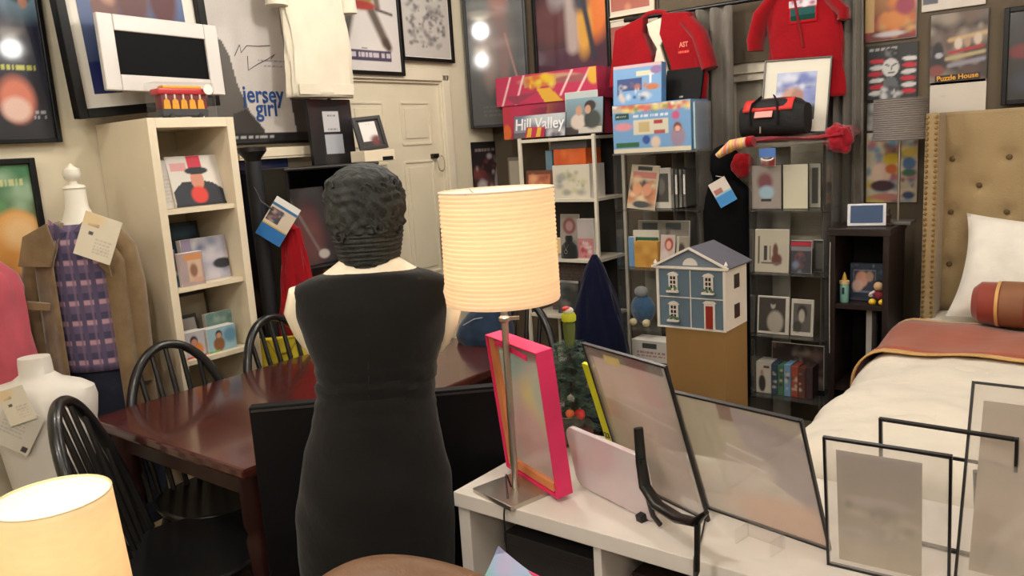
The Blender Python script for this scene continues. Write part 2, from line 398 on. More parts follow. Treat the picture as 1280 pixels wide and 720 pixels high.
# unseen ceiling lights, shaped as domes to throw light up the walls
dl = None
DLN = ['ceiling dome light above the white bust near the left wall', 'ceiling dome light above the mannequin in the black dress', 'ceiling dome light above the foot of the bed', 'ceiling dome light in front of the white door',
       'ceiling dome light in front of the window curtains', 'ceiling dome light above the pillows', 'ceiling dome light behind the photographer, left', 'ceiling dome light behind the photographer, right', 'ceiling dome light above the left side of the mahogany table']
for i, (x, y, pw) in enumerate(DOWNLIGHTS):
    if dl is None:
        r = thing('ceiling_light', DLN[0], 'ceiling light', (x, y, CEIL), 0, 'ceiling dome lights')
        MB().lathe([(0.11, -0.028), (0.125, -0.024), (0.125, 0.0)], 28).build('trim_ring', WHITE, r, smooth=True)
        MB().lathe([(0.001, -0.085), (0.05, -0.08), (0.09, -0.058), (0.11, -0.026)], 28).build('dome', emit_mat('downlight_lens', (255, 236, 205), 5), r, smooth=True)
        dl = r
    else:
        r = copy_tree(dl); r.location = (x, y, CEIL); r['label'] = DLN[i]
    ld = bpy.data.lights.new('downlight_bulb', 'POINT'); ld.shadow_soft_size = 0.07; ld.energy = pw; ld.color = WARM
    lo = bpy.data.objects.new('downlight_bulb', ld); COL.objects.link(lo); lo.parent = r; lo.location = (0, 0, -0.17)

# ================================================================== curtains
cm = mat('grey_curtain_cloth', (112, 106, 98), 0.95, var=0.1, bump=0.15, bscale=150, sheen=0.3, spec=0.1)
def curtain(label, x0, x1, z0, z1, y, n, flare=0.0):
    b = MB(); nx, nz = 90, 26; V = []
    for j in range(nz+1):
        tz = j/nz; row = []
        for i in range(nx+1):
            t = i/nx; xx = x0+(x1-x0)*t + flare*(1-tz)*(t-0.5)
            row.append(b.bm.verts.new((xx, y-0.035*sin(2*pi*n*t+0.5*sin(3*tz))*(0.8+0.4*sin(5*t)), z0+(z1-z0)*tz)))
        V.append(row)
    for j in range(nz):
        for i in range(nx): b.bm.faces.new((V[j][i], V[j][i+1], V[j+1][i+1], V[j+1][i]))
    t = thing('curtain', label, 'curtain', (0, 0, 0), 0, 'grey window curtains')
    o = b.build('panel', cm, t, smooth=True, solid=0.004)
    return t
ROD = at_back(930, 3, 0.12).z
curtain('grey curtain hanging left of the window, behind the red jacket', at_back(838, 60, 0.1).x, at_back(916, 60, 0.1).x, 0.12, ROD, -0.10, 4.5)
curtain('grey curtain hanging right of the window, beside the dark nightstand', at_back(1034, 100, 0.1).x, at_back(1078, 60, 0.1).x, 0.12, ROD, -0.10, 4, 0.06)
t = thing('curtain_rod', 'dark metal curtain rod running above the window', 'curtain rod')
b = MB(); b.tube([(at_back(780, 8, 0.1).x, -0.1, ROD+0.01), (at_back(1085, 8, 0.1).x, -0.1, ROD+0.01)], 0.011, 12); b.build('rod', BLACK, t, smooth=True)
for xx in (at_back(783, 8, .1).x, at_back(1082, 8, .1).x):
    b = MB(); b.box((xx, -0.05, ROD+0.01), (0.014, 0.10, 0.014)); b.box((xx, -0.004, ROD+0.01), (0.03, 0.008, 0.07)); b.build('bracket', BLACK, t)

# ================================================================== bed
BX0, BX1 = 2.47, 3.99
duv = mat('white_duvet_cloth', (222, 213, 199), 0.9, var=0.04, bump=0.35, bscale=22, sheen=0.3, spec=0.15)
bed = thing('bed', 'large bed with white duvet and tall tufted beige headboard', 'bed', ((BX0+BX1)/2, -1.1, 0))
hw = (BX1-BX0)/2
MB().box((0, -0.02, 0.20), (2*hw-0.14, 1.80, 0.30), bev=0.01).build('bed_base', mat('tan_bed_base', (120, 98, 70), 0.8), bed)
MB().box((0, -0.02, 0.50), (2*hw-0.10, 1.84, 0.28), bev=0.05).build('mattress', mat('mattress_cloth', (215, 208, 196), 0.9), bed)
# duvet: rounded shell that falls over the sides
def duvet_pt(u, v):     # u -1..1 across, v 0..1 head to foot
    return u, v
b = MB(); NX, NY = 80, 90; V = []
half, top, length = hw, 0.735, 1.90
drop = 0.42
for j in range(NY+1):
    row = []
    sj = j/NY*(length+drop)
    for i in range(NX+1):
        si = (i/NX*2-1)*(half+drop)
        def fold(sv, lim, r=0.13):
            a = abs(sv); s = 1 if sv > 0 else -1
            if a < lim-r: return s*a, 0.0
            q = a-(lim-r)
            if q < r*pi/2: th = q/r; return s*(lim-r+r*sin(th)), r*(1-cos(th))
            return s*(lim+0.03*(q-r*pi/2)), r+(q-r*pi/2)
        x, dx = fold(si, half)
        yy, dy = fold(sj, length) if sj > 0 else (sj, 0)
        if dx > 0 and dy > 0:
            dd = max(dx, dy)
        else: dd = max(dx, dy)
        z = top-dd
        wob = 0.008*sin(7*x+3*yy)+0.006*sin(13*yy-5*x)+0.005*sin(19*x+11*yy)
        puff = 0.03*(1-(x/half)**4)*(1 if yy < length else 0)
        z += wob+puff*0.8
        if dd > 0.13: x += 0.012*sin(9*yy)*(1 if dx >= dy else 0); yy += 0.012*sin(11*x)*(1 if dy > dx else 0)
        row.append(b.bm.verts.new((x, 0.95-yy, z)))
    V.append(row)
for j in range(NY):
    for i in range(NX): b.bm.faces.new((V[j][i], V[j][i+1], V[j+1][i+1], V[j+1][i]))
dv = b.build('duvet', duv, bed, smooth=True, solid=0.012)
tx = bpy.data.textures.new('wrinkle', 'CLOUDS'); tx.noise_scale = 0.16; tx.noise_depth = 3
q = dv.modifiers.new('wrinkles', 'DISPLACE'); q.texture = tx; q.strength = 0.035; q.mid_level = 0.5; q.texture_coords = 'LOCAL'
# runner, lying across the bed and down its side
def runner(y0, y1):
    bb = MB(); n = 70
    R = []
    for i in range(n+1):
        si = (i/n*2-1)*(half+0.30)
        a = abs(si); s = 1 if si > 0 else -1; r = 0.13; lim = half+0.012
        if a < lim-r: x, dz = s*a, 0.0
        else:
            q_ = a-(lim-r)
            if q_ < r*pi/2: x, dz = s*(lim-r+r*sin(q_/r)), r*(1-cos(q_/r))
            else: x, dz = s*(lim+0.03*(q_-r*pi/2)), r+(q_-r*pi/2)
        row = []
        for k in range(9):
            y = y0+(y1-y0)*k/8
            yy = 0.95-y
            wob = 0.008*sin(7*x+3*yy)+0.006*sin(13*yy-5*x)+0.005*sin(19*x+11*yy)
            z = top-dz+wob+0.024*(1-(min(1, abs(x)/half))**4)+0.026
            row.append(bb.bm.verts.new((x + (s*0.012 if dz > 0 else 0), y, z)))
        R.append(row)
    for i in range(n):
        for k in range(8): bb.bm.faces.new((R[i][k], R[i+1][k], R[i+1][k+1], R[i][k+1]))
    return bb
ry1 = -0.42+1.1; ry0 = -0.97+1.1
rn = thing('bed_runner', 'rust red bed runner with gold edging across the white duvet', 'bed runner', ((BX0+BX1)/2, -1.1, 0))
runner(ry0+0.03, ry1-0.03).build('runner_cloth', mat('rust_satin', (158, 74, 46), 0.6, var=0.12, bump=0.2, bscale=90, stretch=(1, 4, 1), sheen=0.3), rn, smooth=True, solid=0.006)
gold = mat('gold_satin', (205, 158, 88), 0.5, var=0.1, sheen=0.3)
runner(ry0, ry0+0.03).build('gold_edge', gold, rn, smooth=True, solid=0.007)
runner(ry1-0.03, ry1).build('gold_edge', gold, rn, smooth=True, solid=0.007)
# headboard with wings, tufting and nail heads (parts of the bed)
HBX0 = 2.58; HT = 1.63
hbm = mat('beige_upholstery', (160, 138, 102), 0.85, var=0.06, bump=0.25, bscale=160, sheen=0.3, spec=0.2)
hx0, hx1 = HBX0-(BX0+BX1)/2, 3.99-(BX0+BX1)/2
hy = 1.1-0.10
b = MB(); NXh, NZh = 130, 110; V = []
but = []
pw_, ph_ = 0.21, 0.20
for r_ in range(9):
    for c_ in range(9):
        but.append((hx0+0.02+(c_+(0.5 if r_ % 2 else 0.0))*pw_+0.03, 1.56-0.13-(r_)*ph_/2*1.15))
for j in range(NZh+1):
    row = []
    for i in range(NXh+1):
        x = hx0+0.02+(hx1-hx0-0.04)*i/NXh; z = 0.45+(HT-0.02-0.45)*j/NZh
        dpt = 0.0
        for bx_, bz_ in but:
            d = hypot(x-bx_, z-bz_)
            if d < 0.12: dpt += 0.022*math.exp(-(d/0.035)**2)
        # diagonal and vertical pleats between buttons
        row.append(b.bm.verts.new((x, hy-0.035+dpt, z)))
    V.append(row)
for j in range(NZh):
    for i in range(NXh): b.bm.faces.new((V[j][i], V[j][i+1], V[j+1][i+1], V[j+1][i]))
b.build('headboard_cushion', hbm, bed, smooth=True)
b = MB(); b.box(((hx0+hx1)/2, hy+0.03, HT/2+0.1), (hx1-hx0, 0.09, HT-0.2), bev=0.012); b.build('headboard', hbm, bed)
for s, xx in ((-1, hx0-0.005), (1, hx1+0.005)):
    MB().box((xx, hy-0.055, HT/2+0.05), (0.055, 0.25, HT-0.1), bev=0.012).build('headboard_wing', hbm, bed)
n0 = MB().ball((0, 0, 0), 0.008, 1, (1, 0.6, 1)).build('nail_head', mat('antique_brass', (150, 122, 76), 0.35, metal=0.8), bed)
first = True
for k in range(46):
    z = 0.60+k*0.0225
    for xx in (hx0-0.022, hx0+0.012):
        q = n0 if first else n0.copy()
        if not first: COL.objects.link(q)
        first = False; q.location = (xx, hy-0.182, z)
n0 = MB().ball((0, 0, 0), 0.012, 2, (1, 0.5, 1)).build('tufting_button', mat('button_cloth', (96, 76, 48), 0.8), bed, smooth=True)
first = True
for bx_, bz_ in but:
    if 0.8 < bz_ < 1.6 and bx_ < hx1-0.04:
        q = n0 if first else n0.copy()
        if not first: COL.objects.link(q)
        first = False; q.location = (bx_, hy-0.020, bz_)
# pillows: cushion from a pinched grid
def pillow_bm(W, H, T, n=26):
    b = MB()
    for s in (1, -1):
        V = []
        for j in range(n+1):
            row = []
            for i in range(n+1):
                u, v = i/n*2-1, j/n*2-1
                e = max(0, (1-u**2))**0.42*max(0, (1-v**2))**0.42
                px_ = u*W/2*(1-0.06*(1-abs(v)**2)*abs(u)**3 + 0.04*abs(u*v)**3); pz_ = v*H/2*(1-0.06*(1-abs(u)**2)*abs(v)**3+0.04*abs(u*v)**3)
                yy = s*T/2*e + 0.006*sin(9*u+4*v)*e
                row.append(b.bm.verts.new((px_, yy, pz_)))
            V.append(row)
        for j in range(n):
            for i in range(n): b.bm.faces.new((V[j][i], V[j][i+1], V[j+1][i+1], V[j+1][i]))
    bmesh.ops.remove_doubles(b.bm, verts=b.bm.verts, dist=0.0006)
    return b
o = pillow_bm(0.66, 0.44, 0.20).build('pillow', mat('pillow_cotton', (230, 225, 216), 0.9, bump=0.3, bscale=25, sheen=0.3, spec=0.15), None, smooth=True)
place(o, (3.02, -0.27, 0.965), 0, radians(24), radians(5)); tag(o, 'white pillow standing against the tufted headboard', 'pillow')
t = thing('bolster_pillow', 'rust and gold striped bolster pillow in front of the white pillow', 'pillow', (3.13, -0.47, 0.872), radians(-3))
prof = [(0.0, -0.36), (0.06, -0.355), (0.083, -0.33), (0.088, -0.2), (0.09, 0), (0.088, 0.2), (0.083, 0.33), (0.06, 0.355), (0.0, 0.36)]
rings = []
for r_, x_ in prof: rings.append([Vector((x_, max(r_, .001)*cos(a*pi/14), max(r_, .001)*sin(a*pi/14))) for a in range(28)])
MB().ring_loft(rings).build('bolster', mat('rust_stripe', (136, 50, 32), 0.7, var=0.1, sheen=0.3), t, smooth=True)
for x_, m_ in ((-0.265, gold), (-0.215, mat('brown_stripe', (134, 88, 60), 0.7)), (-0.15, gold), (0.0, MATS['brown_stripe']), (0.1, gold)):
    wdt = 0.006 if m_ is gold else 0.04
    R = [[Vector((x_+q_*wdt, 0.0905*cos(a*pi/14), 0.0905*sin(a*pi/14))) for a in range(28)] for q_ in (-1, 0, 1)]
    MB().ring_loft(R, cap=False).build('stripe_band', m_, t, smooth=True)

# ================================================================== dark nightstand bookcase
NX0, NX1, NZ = at_back(1037, 300, 0.45).x, min(2.455, at_back(1130, 300, 0.45).x), at_back(1084, 286, 0.45).z
t = thing('nightstand', 'tall espresso brown open nightstand between curtain and bed', 'nightstand', ((NX0+NX1)/2, -0.30, 0))
nw = NX1-NX0
MB().box((0, 0, NZ-0.016), (nw+0.012, 0.31, 0.032), bev=0.003).build('top', DARKWOOD, t)
for s in (-1, 1): MB().box((s*(nw/2-0.012), 0, (NZ-0.032)/2), (0.024, 0.30, NZ-0.032), bev=0.002).build('side_panel', DARKWOOD, t)
NSH = [0.08, 0.44, 0.815]
for z in NSH: MB().box((0, 0.0, z), (nw-0.05, 0.285, 0.02)).build('shelf', DARKWOOD, t)
MB().box((0, 0.145, NZ/2), (nw-0.05, 0.008, NZ-0.1)).build('back_panel', MATTEBLACK, t)

# ================================================================== white bench (long open shelf unit)
BZ = 0.77
t = thing('console_shelf', 'long white laminate open shelf unit at the foot of the bed', 'shelf unit', (2.93, -2.45, 0))
x0, x1 = 1.965-2.93, 3.90-2.93
MB().box((0, 0, BZ-0.019), (x1-x0, 0.50, 0.038), bev=0.002).build('top', WHITE, t)
for xx in (x0+0.019, x0+0.019+0.385, x0+0.019+0.77, x0+0.019+1.155, x0+0.019+1.54, x1-0.019):
    MB().box((xx, 0, (BZ-0.038)/2+0.02), (0.036 if xx in (x0+0.019, x1-0.019) else 0.02, 0.48, BZ-0.038-0.04), bev=0.001).build('divider', WHITE, t)
MB().box((0, 0, 0.36), (x1-x0-0.08, 0.47, 0.018)).build('middle_shelf', WHITE, t)
MB().box((0, 0, 0.019), (x1-x0, 0.48, 0.038), bev=0.002).build('base', WHITE, t)
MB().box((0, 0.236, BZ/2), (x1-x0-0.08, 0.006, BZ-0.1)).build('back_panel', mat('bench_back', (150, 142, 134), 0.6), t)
# things stored in the compartments
for (xx, lab, col_) in ((2.19, 'dark grey storage box in the leftmost compartment of the white shelf unit', (46, 44, 44)), (2.56, 'dark brown storage box in the second compartment of the white shelf unit', (48, 30, 24))):
    q = thing('storage_box', lab, 'box', (xx, -2.42, 0.369))
    mm = mat('box_%d' % col_[0]+'_%d' % col_[1], col_, 0.6)
    MB().box((0, 0, 0.12), (0.30, 0.36, 0.24), bev=0.004).build('body', mm, q)
    MB().box((0, 0, 0.255), (0.31, 0.37, 0.03), bev=0.004).build('lid', mm, q)

# ================================================================== dining table
TZ = 0.80
tw = mat('mahogany_top', (72, 32, 28), 0.2, var=0.3, scale=5, stretch=(8, 1, 1), coat=0.5)
t = thing('dining_table', 'dark mahogany dining table with a glossy top', 'table', (0.985, -2.24, 0))
W_, D_ = 0.87, 1.38
o = MB().box((0, 0, TZ-0.016), (W_, D_, 0.032), bev=0.008).build('tabletop', tw, t)
tw2 = mat('mahogany_frame', (44, 18, 16), 0.35, var=0.2)
b = MB()
for s in (-1, 1): b.box((s*(W_/2-0.07), 0, TZ-0.075), (0.022, D_-0.12, 0.085)); b.box((0, s*(D_/2-0.07), TZ-0.075), (W_-0.12, 0.022, 0.085))
b.build('apron', tw2, t)
for sx in (-1, 1):
    for sy in (-1, 1):
        b = MB(); b.loft([(sx*(W_/2-0.075), sy*(D_/2-0.075), z, r, r) for z, r in ((0, 0.02), (0.03, 0.024), (0.2, 0.026), (0.45, 0.032), (0.55, 0.038), (0.57, 0.03), (0.6, 0.04), (0.765, 0.04))], 20)
        b.build('leg', tw2, t, smooth=True)

# ================================================================== bow-back chairs
cb = mat('black_chair_paint', (24, 24, 26), 0.3, var=0.1, coat=0.3)
def make_chair(label):      # faces local -y ; back at +y
    t = thing('windsor_chair', label, 'chair', (0, 0, 0), 0, 'bow-back chairs around the dining table')
    b = MB()
    rows = []
    n = 36
    def ringz(z, k):
        R = []
        for i in range(n):
            a = 2*pi*i/n; c, s = cos(a), sin(a)
            R.append(Vector((0.215*k*math.copysign(abs(c)**0.75, c), -0.005+0.205*k*math.copysign(abs(s)**0.75, s), z)))
        return R
    b.ring_loft([ringz(0.442, 0.9), ringz(0.45, 0.97), ringz(0.468, 1.0), ringz(0.476, 0.975), ringz(0.472, 0.8), ringz(0.466, 0.4)])
    b.build('seat', cb, t, smooth=True)
    for sx in (-1, 1):
        for sy in (-1, 1):
            b = MB(); p0 = Vector((sx*0.135, sy*0.13, 0.447)); p1 = Vector((sx*0.205, sy*0.20-(0 if sy < 0 else -0.02), 0.0))
            pts = [p0.lerp(p1, q) for q in (0, 0.12, 0.3, 0.45, 0.5, 0.55, 0.8, 1)]
            b.tube(pts, [0.014, 0.016, 0.021, 0.018, 0.014, 0.019, 0.016, 0.011], 12); b.build('leg', cb, t, smooth=True)
    for sx in (-1, 1):
        MB().tube([(sx*0.172, -0.165, 0.21), (sx*0.178, 0, 0.21), (sx*0.172, 0.165, 0.21)], [0.008, 0.013, 0.008], 10).build('stretcher', cb, t, smooth=True)
    MB().tube([(-0.175, 0, 0.21), (0, 0, 0.21), (0.175, 0, 0.21)], [0.008, 0.013, 0.008], 10).build('stretcher', cb, t, smooth=True)
    def bow(a):             # a 0..pi
        x = -0.205*cos(a)*(1 if True else 1); h = sin(a)**0.75 if sin(a) > 0 else 0
        return Vector((x*(0.92+0.12*h*0.5), 0.155+0.13*h, 0.468+0.50*h))
    MB().tube([bow(pi*i/40) for i in range(41)], 0.019, 12, r2=0.016).build('bow', cb, t, smooth=True)
    for k in range(7):
        xs = -0.145+k*0.29/6
        # find bow point above
        best = min((bow(pi*i/200) for i in range(30, 171)), key=lambda q: abs(q.x-xs*1.12))
        p0 = Vector((xs, 0.165, 0.468)); mid = p0.lerp(best, 0.4)
        MB().tube([p0, mid, best], [0.009, 0.011, 0.008], 8).build('spindle', cb, t, smooth=True)
    return t
c0 = make_chair('black bow-back chair at the left side of the table, in front of the white bookcase')
CH = [(0.77, -2.60, pi/2, None), (0.74, -2.10, pi/2+0.1, 'black bow-back chair with yellow cloth behind its spindles, beside the red cloth'),
      (1.07, -2.92, radians(50)+pi/2, 'black bow-back chair nearest the glowing lampshade, seen from the side'),
      (1.26, -1.68, 0.25, 'black bow-back chair at the far end of the table, right of the ribbed lampshade')]
# facing: rotation pi/2 turns local -y to +x
for i, (x, y, a, lab) in enumerate(CH):
    c = c0 if i == 0 else copy_tree(c0)
    c.location = (x, y, 0); c.rotation_euler = (0, 0, a)
    c.scale = (1.06, 1.0, 1.0)
    if lab: c['label'] = lab

# ================================================================== tall white bookcase against the left wall
SHX, SHY0, SHY1, SHZ = 0.40, -2.50, -2.14, 1.785
t = thing('bookcase', 'tall narrow cream bookcase with open shelves against the light wall', 'bookcase', (0.2, (SHY0+SHY1)/2, 0), pi/2)
sw = SHY1-SHY0
for s in (-1, 1): MB().box((s*(sw/2-0.016), 0, SHZ/2), (0.032, 0.39, SHZ), bev=0.0015).build('side_panel', CREAM, t)
MB().box((0, 0, SHZ-0.018), (sw-0.064, 0.39, 0.036), bev=0.0015).build('top', CREAM, t)
SH_Z = [at_plane(250, yy, (SHX, -2.3, 0), pi/2).z for yy in (259, 357, 450)]
for z in SH_Z + [0.42, 0.08]: MB().box((0, 0.005, z-0.009), (sw-0.064, 0.37, 0.018)).build('shelf', CREAM, t)
MB().box((0, 0.192, SHZ/2), (sw-0.064, 0.006, SHZ-0.05)).build('back_panel', mat('bookcase_back', (200, 186, 160), 0.6, var=0.03), t)
# ================================================================== mannequin in the black dress (seen from behind)
skin = mat('mannequin_cream', (240, 228, 204), 0.45, var=0.02)
dress = mat('black_dress_cloth', (19, 18, 18), 0.85, var=0.15, bump=0.2, bscale=40, sheen=0.12, spec=0.2)
hair = mat('grey_wig_hair', (40, 42, 39), 0.75, var=0.5, scale=30, bump=0.8, bscale=70, stretch=(1, 1, 0.4))
t = thing('dressed_mannequin', 'cream mannequin with dark grey wig in a sleeveless black dress, seen from behind', 'mannequin', (1.822, -2.778, 0), radians(38))
b = MB()
body = [(-0.045, 0, 0.42, 0.13, 0.10), (-0.045, 0, 0.70, 0.165, 0.11), (-0.035, 0, 0.82, 0.17, 0.115), (-0.015, 0, 1.03, 0.125, 0.085), (0, 0, 1.15, 0.145, 0.10), (0, 0.0, 1.26, 0.165, 0.095), (0, 0, 1.305, 0.15, 0.075), (0, 0, 1.335, 0.105, 0.06), (0, 0.002, 1.36, 0.068, 0.052), (0, 0.01, 1.41, 0.055, 0.055), (0, 0.02, 1.45, 0.065, 0.08), (0, 0.03, 1.52, 0.07, 0.09), (0, 0.03, 1.57, 0.04, 0.05)]
b.loft(body, 36)
for s in (-1, 1):
    b.tube([(s*0.13, 0, 1.285), (s*0.168, 0.0, 1.272), (s*0.178, 0.004, 1.24), (s*0.170, 0.008, 1.19), (s*0.158, 0.012, 1.145), (s*0.150, 0.015, 1.12)], [0.03, 0.040, 0.038, 0.030, 0.019, 0.007], 16)
b.build('body', skin, t, smooth=True)
rows = []
prof = [(0.36, -0.052, 0.178, 0.115), (0.50, -0.052, 0.19, 0.120), (0.62, -0.048, 0.197, 0.122), (0.72, -0.042, 0.197, 0.124), (0.80, -0.036, 0.188, 0.122), (0.88, -0.03, 0.172, 0.115), (0.96, -0.022, 0.153, 0.112), (1.03, -0.014, 0.142, 0.10), (1.10, -0.006, 0.145, 0.102), (1.18, 0.0, 0.170, 0.11), (1.24, 0.0, 0.186, 0.106), (1.285, 0.0, 0.189, 0.09), (1.308, 0.0, 0.176, 0.078), (1.326, 0.0, 0.125, 0.068), (1.332, 0.0, 0.10, 0.060)]
import bisect
def interp(prof, z):
    for a, c in zip(prof, prof[1:]):
        if a[0] <= z <= c[0]:
            k = (z-a[0])/(c[0]-a[0]); k = k*k*(3-2*k)*0.4+k*0.6
            return [a[i]+(c[i]-a[i])*k for i in range(1, 4)]
    return list(prof[-1][1:])
zs = [0.36+(1.332-0.36)*(i/70) for i in range(71)]
b = MB(); rings = []
for z in zs:
    cx, rx, ry = interp(prof, z); R = []
    for j in range(64):
        a = 2*pi*j/64; wr = 0
        wr += 0.0045*math.exp(-((z-1.06)/0.06)**2)*sin(150*z+2.2*sin(a*2+1)+1.5*a)      # creases gathering at the small of the back
        wr += 0.0025*sin(40*z+5*a)*math.exp(-((z-0.8)/0.12)**2)
        seat_ = 0.018*math.exp(-((z-0.80)/0.09)**2)*(max(0, -sin(a))**2)
        R.append(Vector((cx+(rx+wr)*cos(a), (ry+wr+seat_)*sin(a), z)))
    rings.append(R)
b.ring_loft(rings, cap=False)
b.build('dress', dress, t, smooth=True, solid=0.004)
b = MB()
b.tube([(-0.012, -0.101, 1.05), (0.002, -0.110, 1.20), (0.0, -0.068, 1.325)], 0.0012, 6); b.build('back_zip', mat('zip_black', (20, 20, 20), 0.5), t)
# wig: short set waves, ribbed below
b = MB(); rings = []
for k in range(60):
    q = k/59; z = 1.345+0.24*q
    pr_ = [(0.0, 0.066), (0.05, 0.072), (0.25, 0.082), (0.5, 0.092), (0.7, 0.094), (0.85, 0.080), (0.94, 0.055), (0.985, 0.028), (1.0, 0.006)]
    for a_, c_ in zip(pr_, pr_[1:]):
        if a_[0] <= q <= c_[0]: r_ = a_[1]+(c_[1]-a_[1])*(q-a_[0])/(c_[0]-a_[0])
    R = []
    for j in range(96):
        a = 2*pi*j/96
        if q < 0.33: wv = 0.0018*sin(q*230+sin(a*3))
        else: wv = 0.0045*sin(9*a+6*sin(q*9))*sin(q*24+3*sin(a*5))+0.0025*sin(17*a+q*31)
        fall = min(1, (1-q)*6)
        R.append(Vector(((r_+wv*fall)*cos(a), 0.018+(r_*1.15+wv*fall)*sin(a), z)))
    rings.append(R)
b.ring_loft(rings); b.build('wig', hair, t, smooth=True)
b = MB()
rg = random.Random(3)
for k in range(26):
    a = pi+pi*rg.random()*1.0; zz = 1.415+0.12*rg.random(); r_ = 0.087
    cx, cy = r_*cos(a), 0.018+r_*1.15*sin(a); R = 0.012+0.006*rg.random(); tx_ = Vector((-sin(a), cos(a), 0))
    pts = [Vector((cx, cy, zz))+tx_*R*cos(s_*0.7)*(1-s_*0.05)+Vector((0, 0, R*sin(s_*0.7)*(1-s_*0.05))) for s_ in range(12)]
    b.tube(pts, 0.0035, 6)
b.build('wig_curls', hair, t, smooth=True)
b = MB(); b.lathe([(0.15, 0.0), (0.15, 0.008), (0.02, 0.016), (0.012, 0.03), (0.012, 0.45)], 28, (-0.045, 0, 0)); b.build('stand', CHROME, t, smooth=True)

# ================================================================== black upright panel behind her
t = thing('black_board', 'tall matte black upright panel standing behind the mannequin in the black dress', 'panel', (1.70, -2.672, 0), radians(43.0))
MB().box((0, 0, 0.50), (0.68, 0.035, 0.95), bev=0.004).build('panel_board', mat('panel_black', (9, 9, 12), 0.6, var=0.05, spec=0.2), t)
MB().box((0, -0.019, 0.965), (0.67, 0.003, 0.006)).build('edge_trim', mat('panel_edge', (50, 48, 52), 0.4), t)
for s in (-1, 1): MB().box((s*0.24, 0, 0.0125), (0.05, 0.16, 0.025), bev=0.004).build('foot', BLACK, t)

# ================================================================== coat mannequin by the left wall
t = thing('coat_mannequin', 'white mannequin wearing a tan suede coat over a purple plaid shirt', 'mannequin', (0.27, -2.735, 0), radians(42))
mw = mat('mannequin_white', (226, 220, 206), 0.5, var=0.02)
b = MB()
b.loft([(0, 0, 0.86, 0.10, 0.08), (0, 0, 1.0, 0.115, 0.08), (0, 0, 1.2, 0.125, 0.085), (0, 0, 1.34, 0.14, 0.075), (0, 0, 1.41, 0.11, 0.06), (0, 0, 1.44, 0.055, 0.045), (0, 0, 1.485, 0.038, 0.036), (0, 0, 1.545, 0.036, 0.035), (0, 0, 1.548, 0.02, 0.02)], 32)
b.build('torso', mw, t, smooth=True)
MB().lathe([(0.034, 1.545), (0.038, 1.552), (0.034, 1.56), (0.013, 1.566), (0.013, 1.575), (0.026, 1.585), (0.030, 1.60), (0.026, 1.618), (0.010, 1.628), (0.007, 1.634), (0.001, 1.638)], 28).build('neck_finial', mw, t, smooth=True)
# plaid shirt
m = bpy.data.materials.new('plaid_cloth'); m.use_nodes = True; nt = m.node_tree; bs = nt.nodes['Principled BSDF']; bs.inputs['Roughness'].default_value = 0.9
tc = nt.nodes.new('ShaderNodeTexCoord'); sp = nt.nodes.new('ShaderNodeSeparateXYZ'); nt.links.new(tc.outputs['Object'], sp.inputs[0])
def stripes(sock, per, ph=0.0, hi=0.75):
    a = nt.nodes.new('ShaderNodeMath'); a.operation = 'MULTIPLY'; a.inputs[1].default_value = 2*pi/per; nt.links.new(sock, a.inputs[0])
    a2 = nt.nodes.new('ShaderNodeMath'); a2.operation = 'ADD'; a2.inputs[1].default_value = ph; nt.links.new(a.outputs[0], a2.inputs[0])
    s_ = nt.nodes.new('ShaderNodeMath'); s_.operation = 'SINE'; nt.links.new(a2.outputs[0], s_.inputs[0])
    r_ = nt.nodes.new('ShaderNodeMapRange'); r_.inputs[1].default_value = hi-0.25; r_.inputs[2].default_value = hi+0.1; nt.links.new(s_.outputs[0], r_.inputs[0]); return r_.outputs[0]
def mixc(fac, a, c):
    x = nt.nodes.new('ShaderNodeMix'); x.data_type = 'RGBA'; nt.links.new(fac, x.inputs[0])
    if isinstance(a, tuple): x.inputs[6].default_value = (*s2l(a), 1)
    else: nt.links.new(a, x.inputs[6])
    x.inputs[7].default_value = (*s2l(c), 1); return x.outputs[2]
c1 = mixc(stripes(sp.outputs[2], 0.072, 0, 0.2), (98, 84, 112), (66, 62, 90))
c1 = mixc(stripes(sp.outputs[2], 0.072, 1.6, 0.8), c1, (178, 140, 152))
c1 = mixc(stripes(sp.outputs[0], 0.05, 0.5, 0.6), c1, (84, 74, 102))
c1 = mixc(stripes(sp.outputs[0], 0.05, 2.6, 0.97), c1, (120, 98, 122))
nt.links.new(c1, bs.inputs['Base Color'])
b = MB(); b.loft([(0.01, -0.004, 0.90+k*0.026, 0.128+0.016*sin(k*0.17), 0.095) for k in range(19)]+[(0, -0.004, 1.40, 0.12, 0.072), (0, 0, 1.425, 0.085, 0.058)], 48, cap=False, wr=0.02, wf=5)
b.build('plaid_shirt', m, t, smooth=True, solid=0.003)
for s in (-1, 1):
    MB().prism([(s*0.012, 1.405), (s*0.065, 1.45), (s*0.085, 1.39), (s*0.045, 1.345)], -0.086, -0.08).build('shirt_collar', m, t)
# tan coat: two front panels hanging open plus sleeves
suede = mat('tan_suede', (124, 102, 74), 0.95, var=0.18, scale=12, bump=0.4, bscale=30, sheen=0.4, spec=0.1)
def coat_shell(a0, a1, z0):
    b = MB(); V = []
    n, mz = 34, 34
    for j in range(mz+1):
        q = j/mz; z = z0+(1.435-z0)*q; row = []
        rx = 0.166-0.006*q if q < 0.8 else 0.161-(q-0.8)/0.2*0.085
        ry = 0.125 if q < 0.8 else 0.125-(q-0.8)/0.2*0.06
        for i in range(n+1):
            a = a0+(a1-a0)*i/n
            w_ = 0.010*sin(9*a+0.4*sin(5*q))*(1-q*0.7)
            row.append(b.bm.verts.new(((rx+w_)*cos(a), (ry+w_)*sin(a), z)))
        V.append(row)
    for j in range(mz):
        for i in range(n): b.bm.faces.new((V[j][i], V[j][i+1], V[j+1][i+1], V[j+1][i]))
    return b
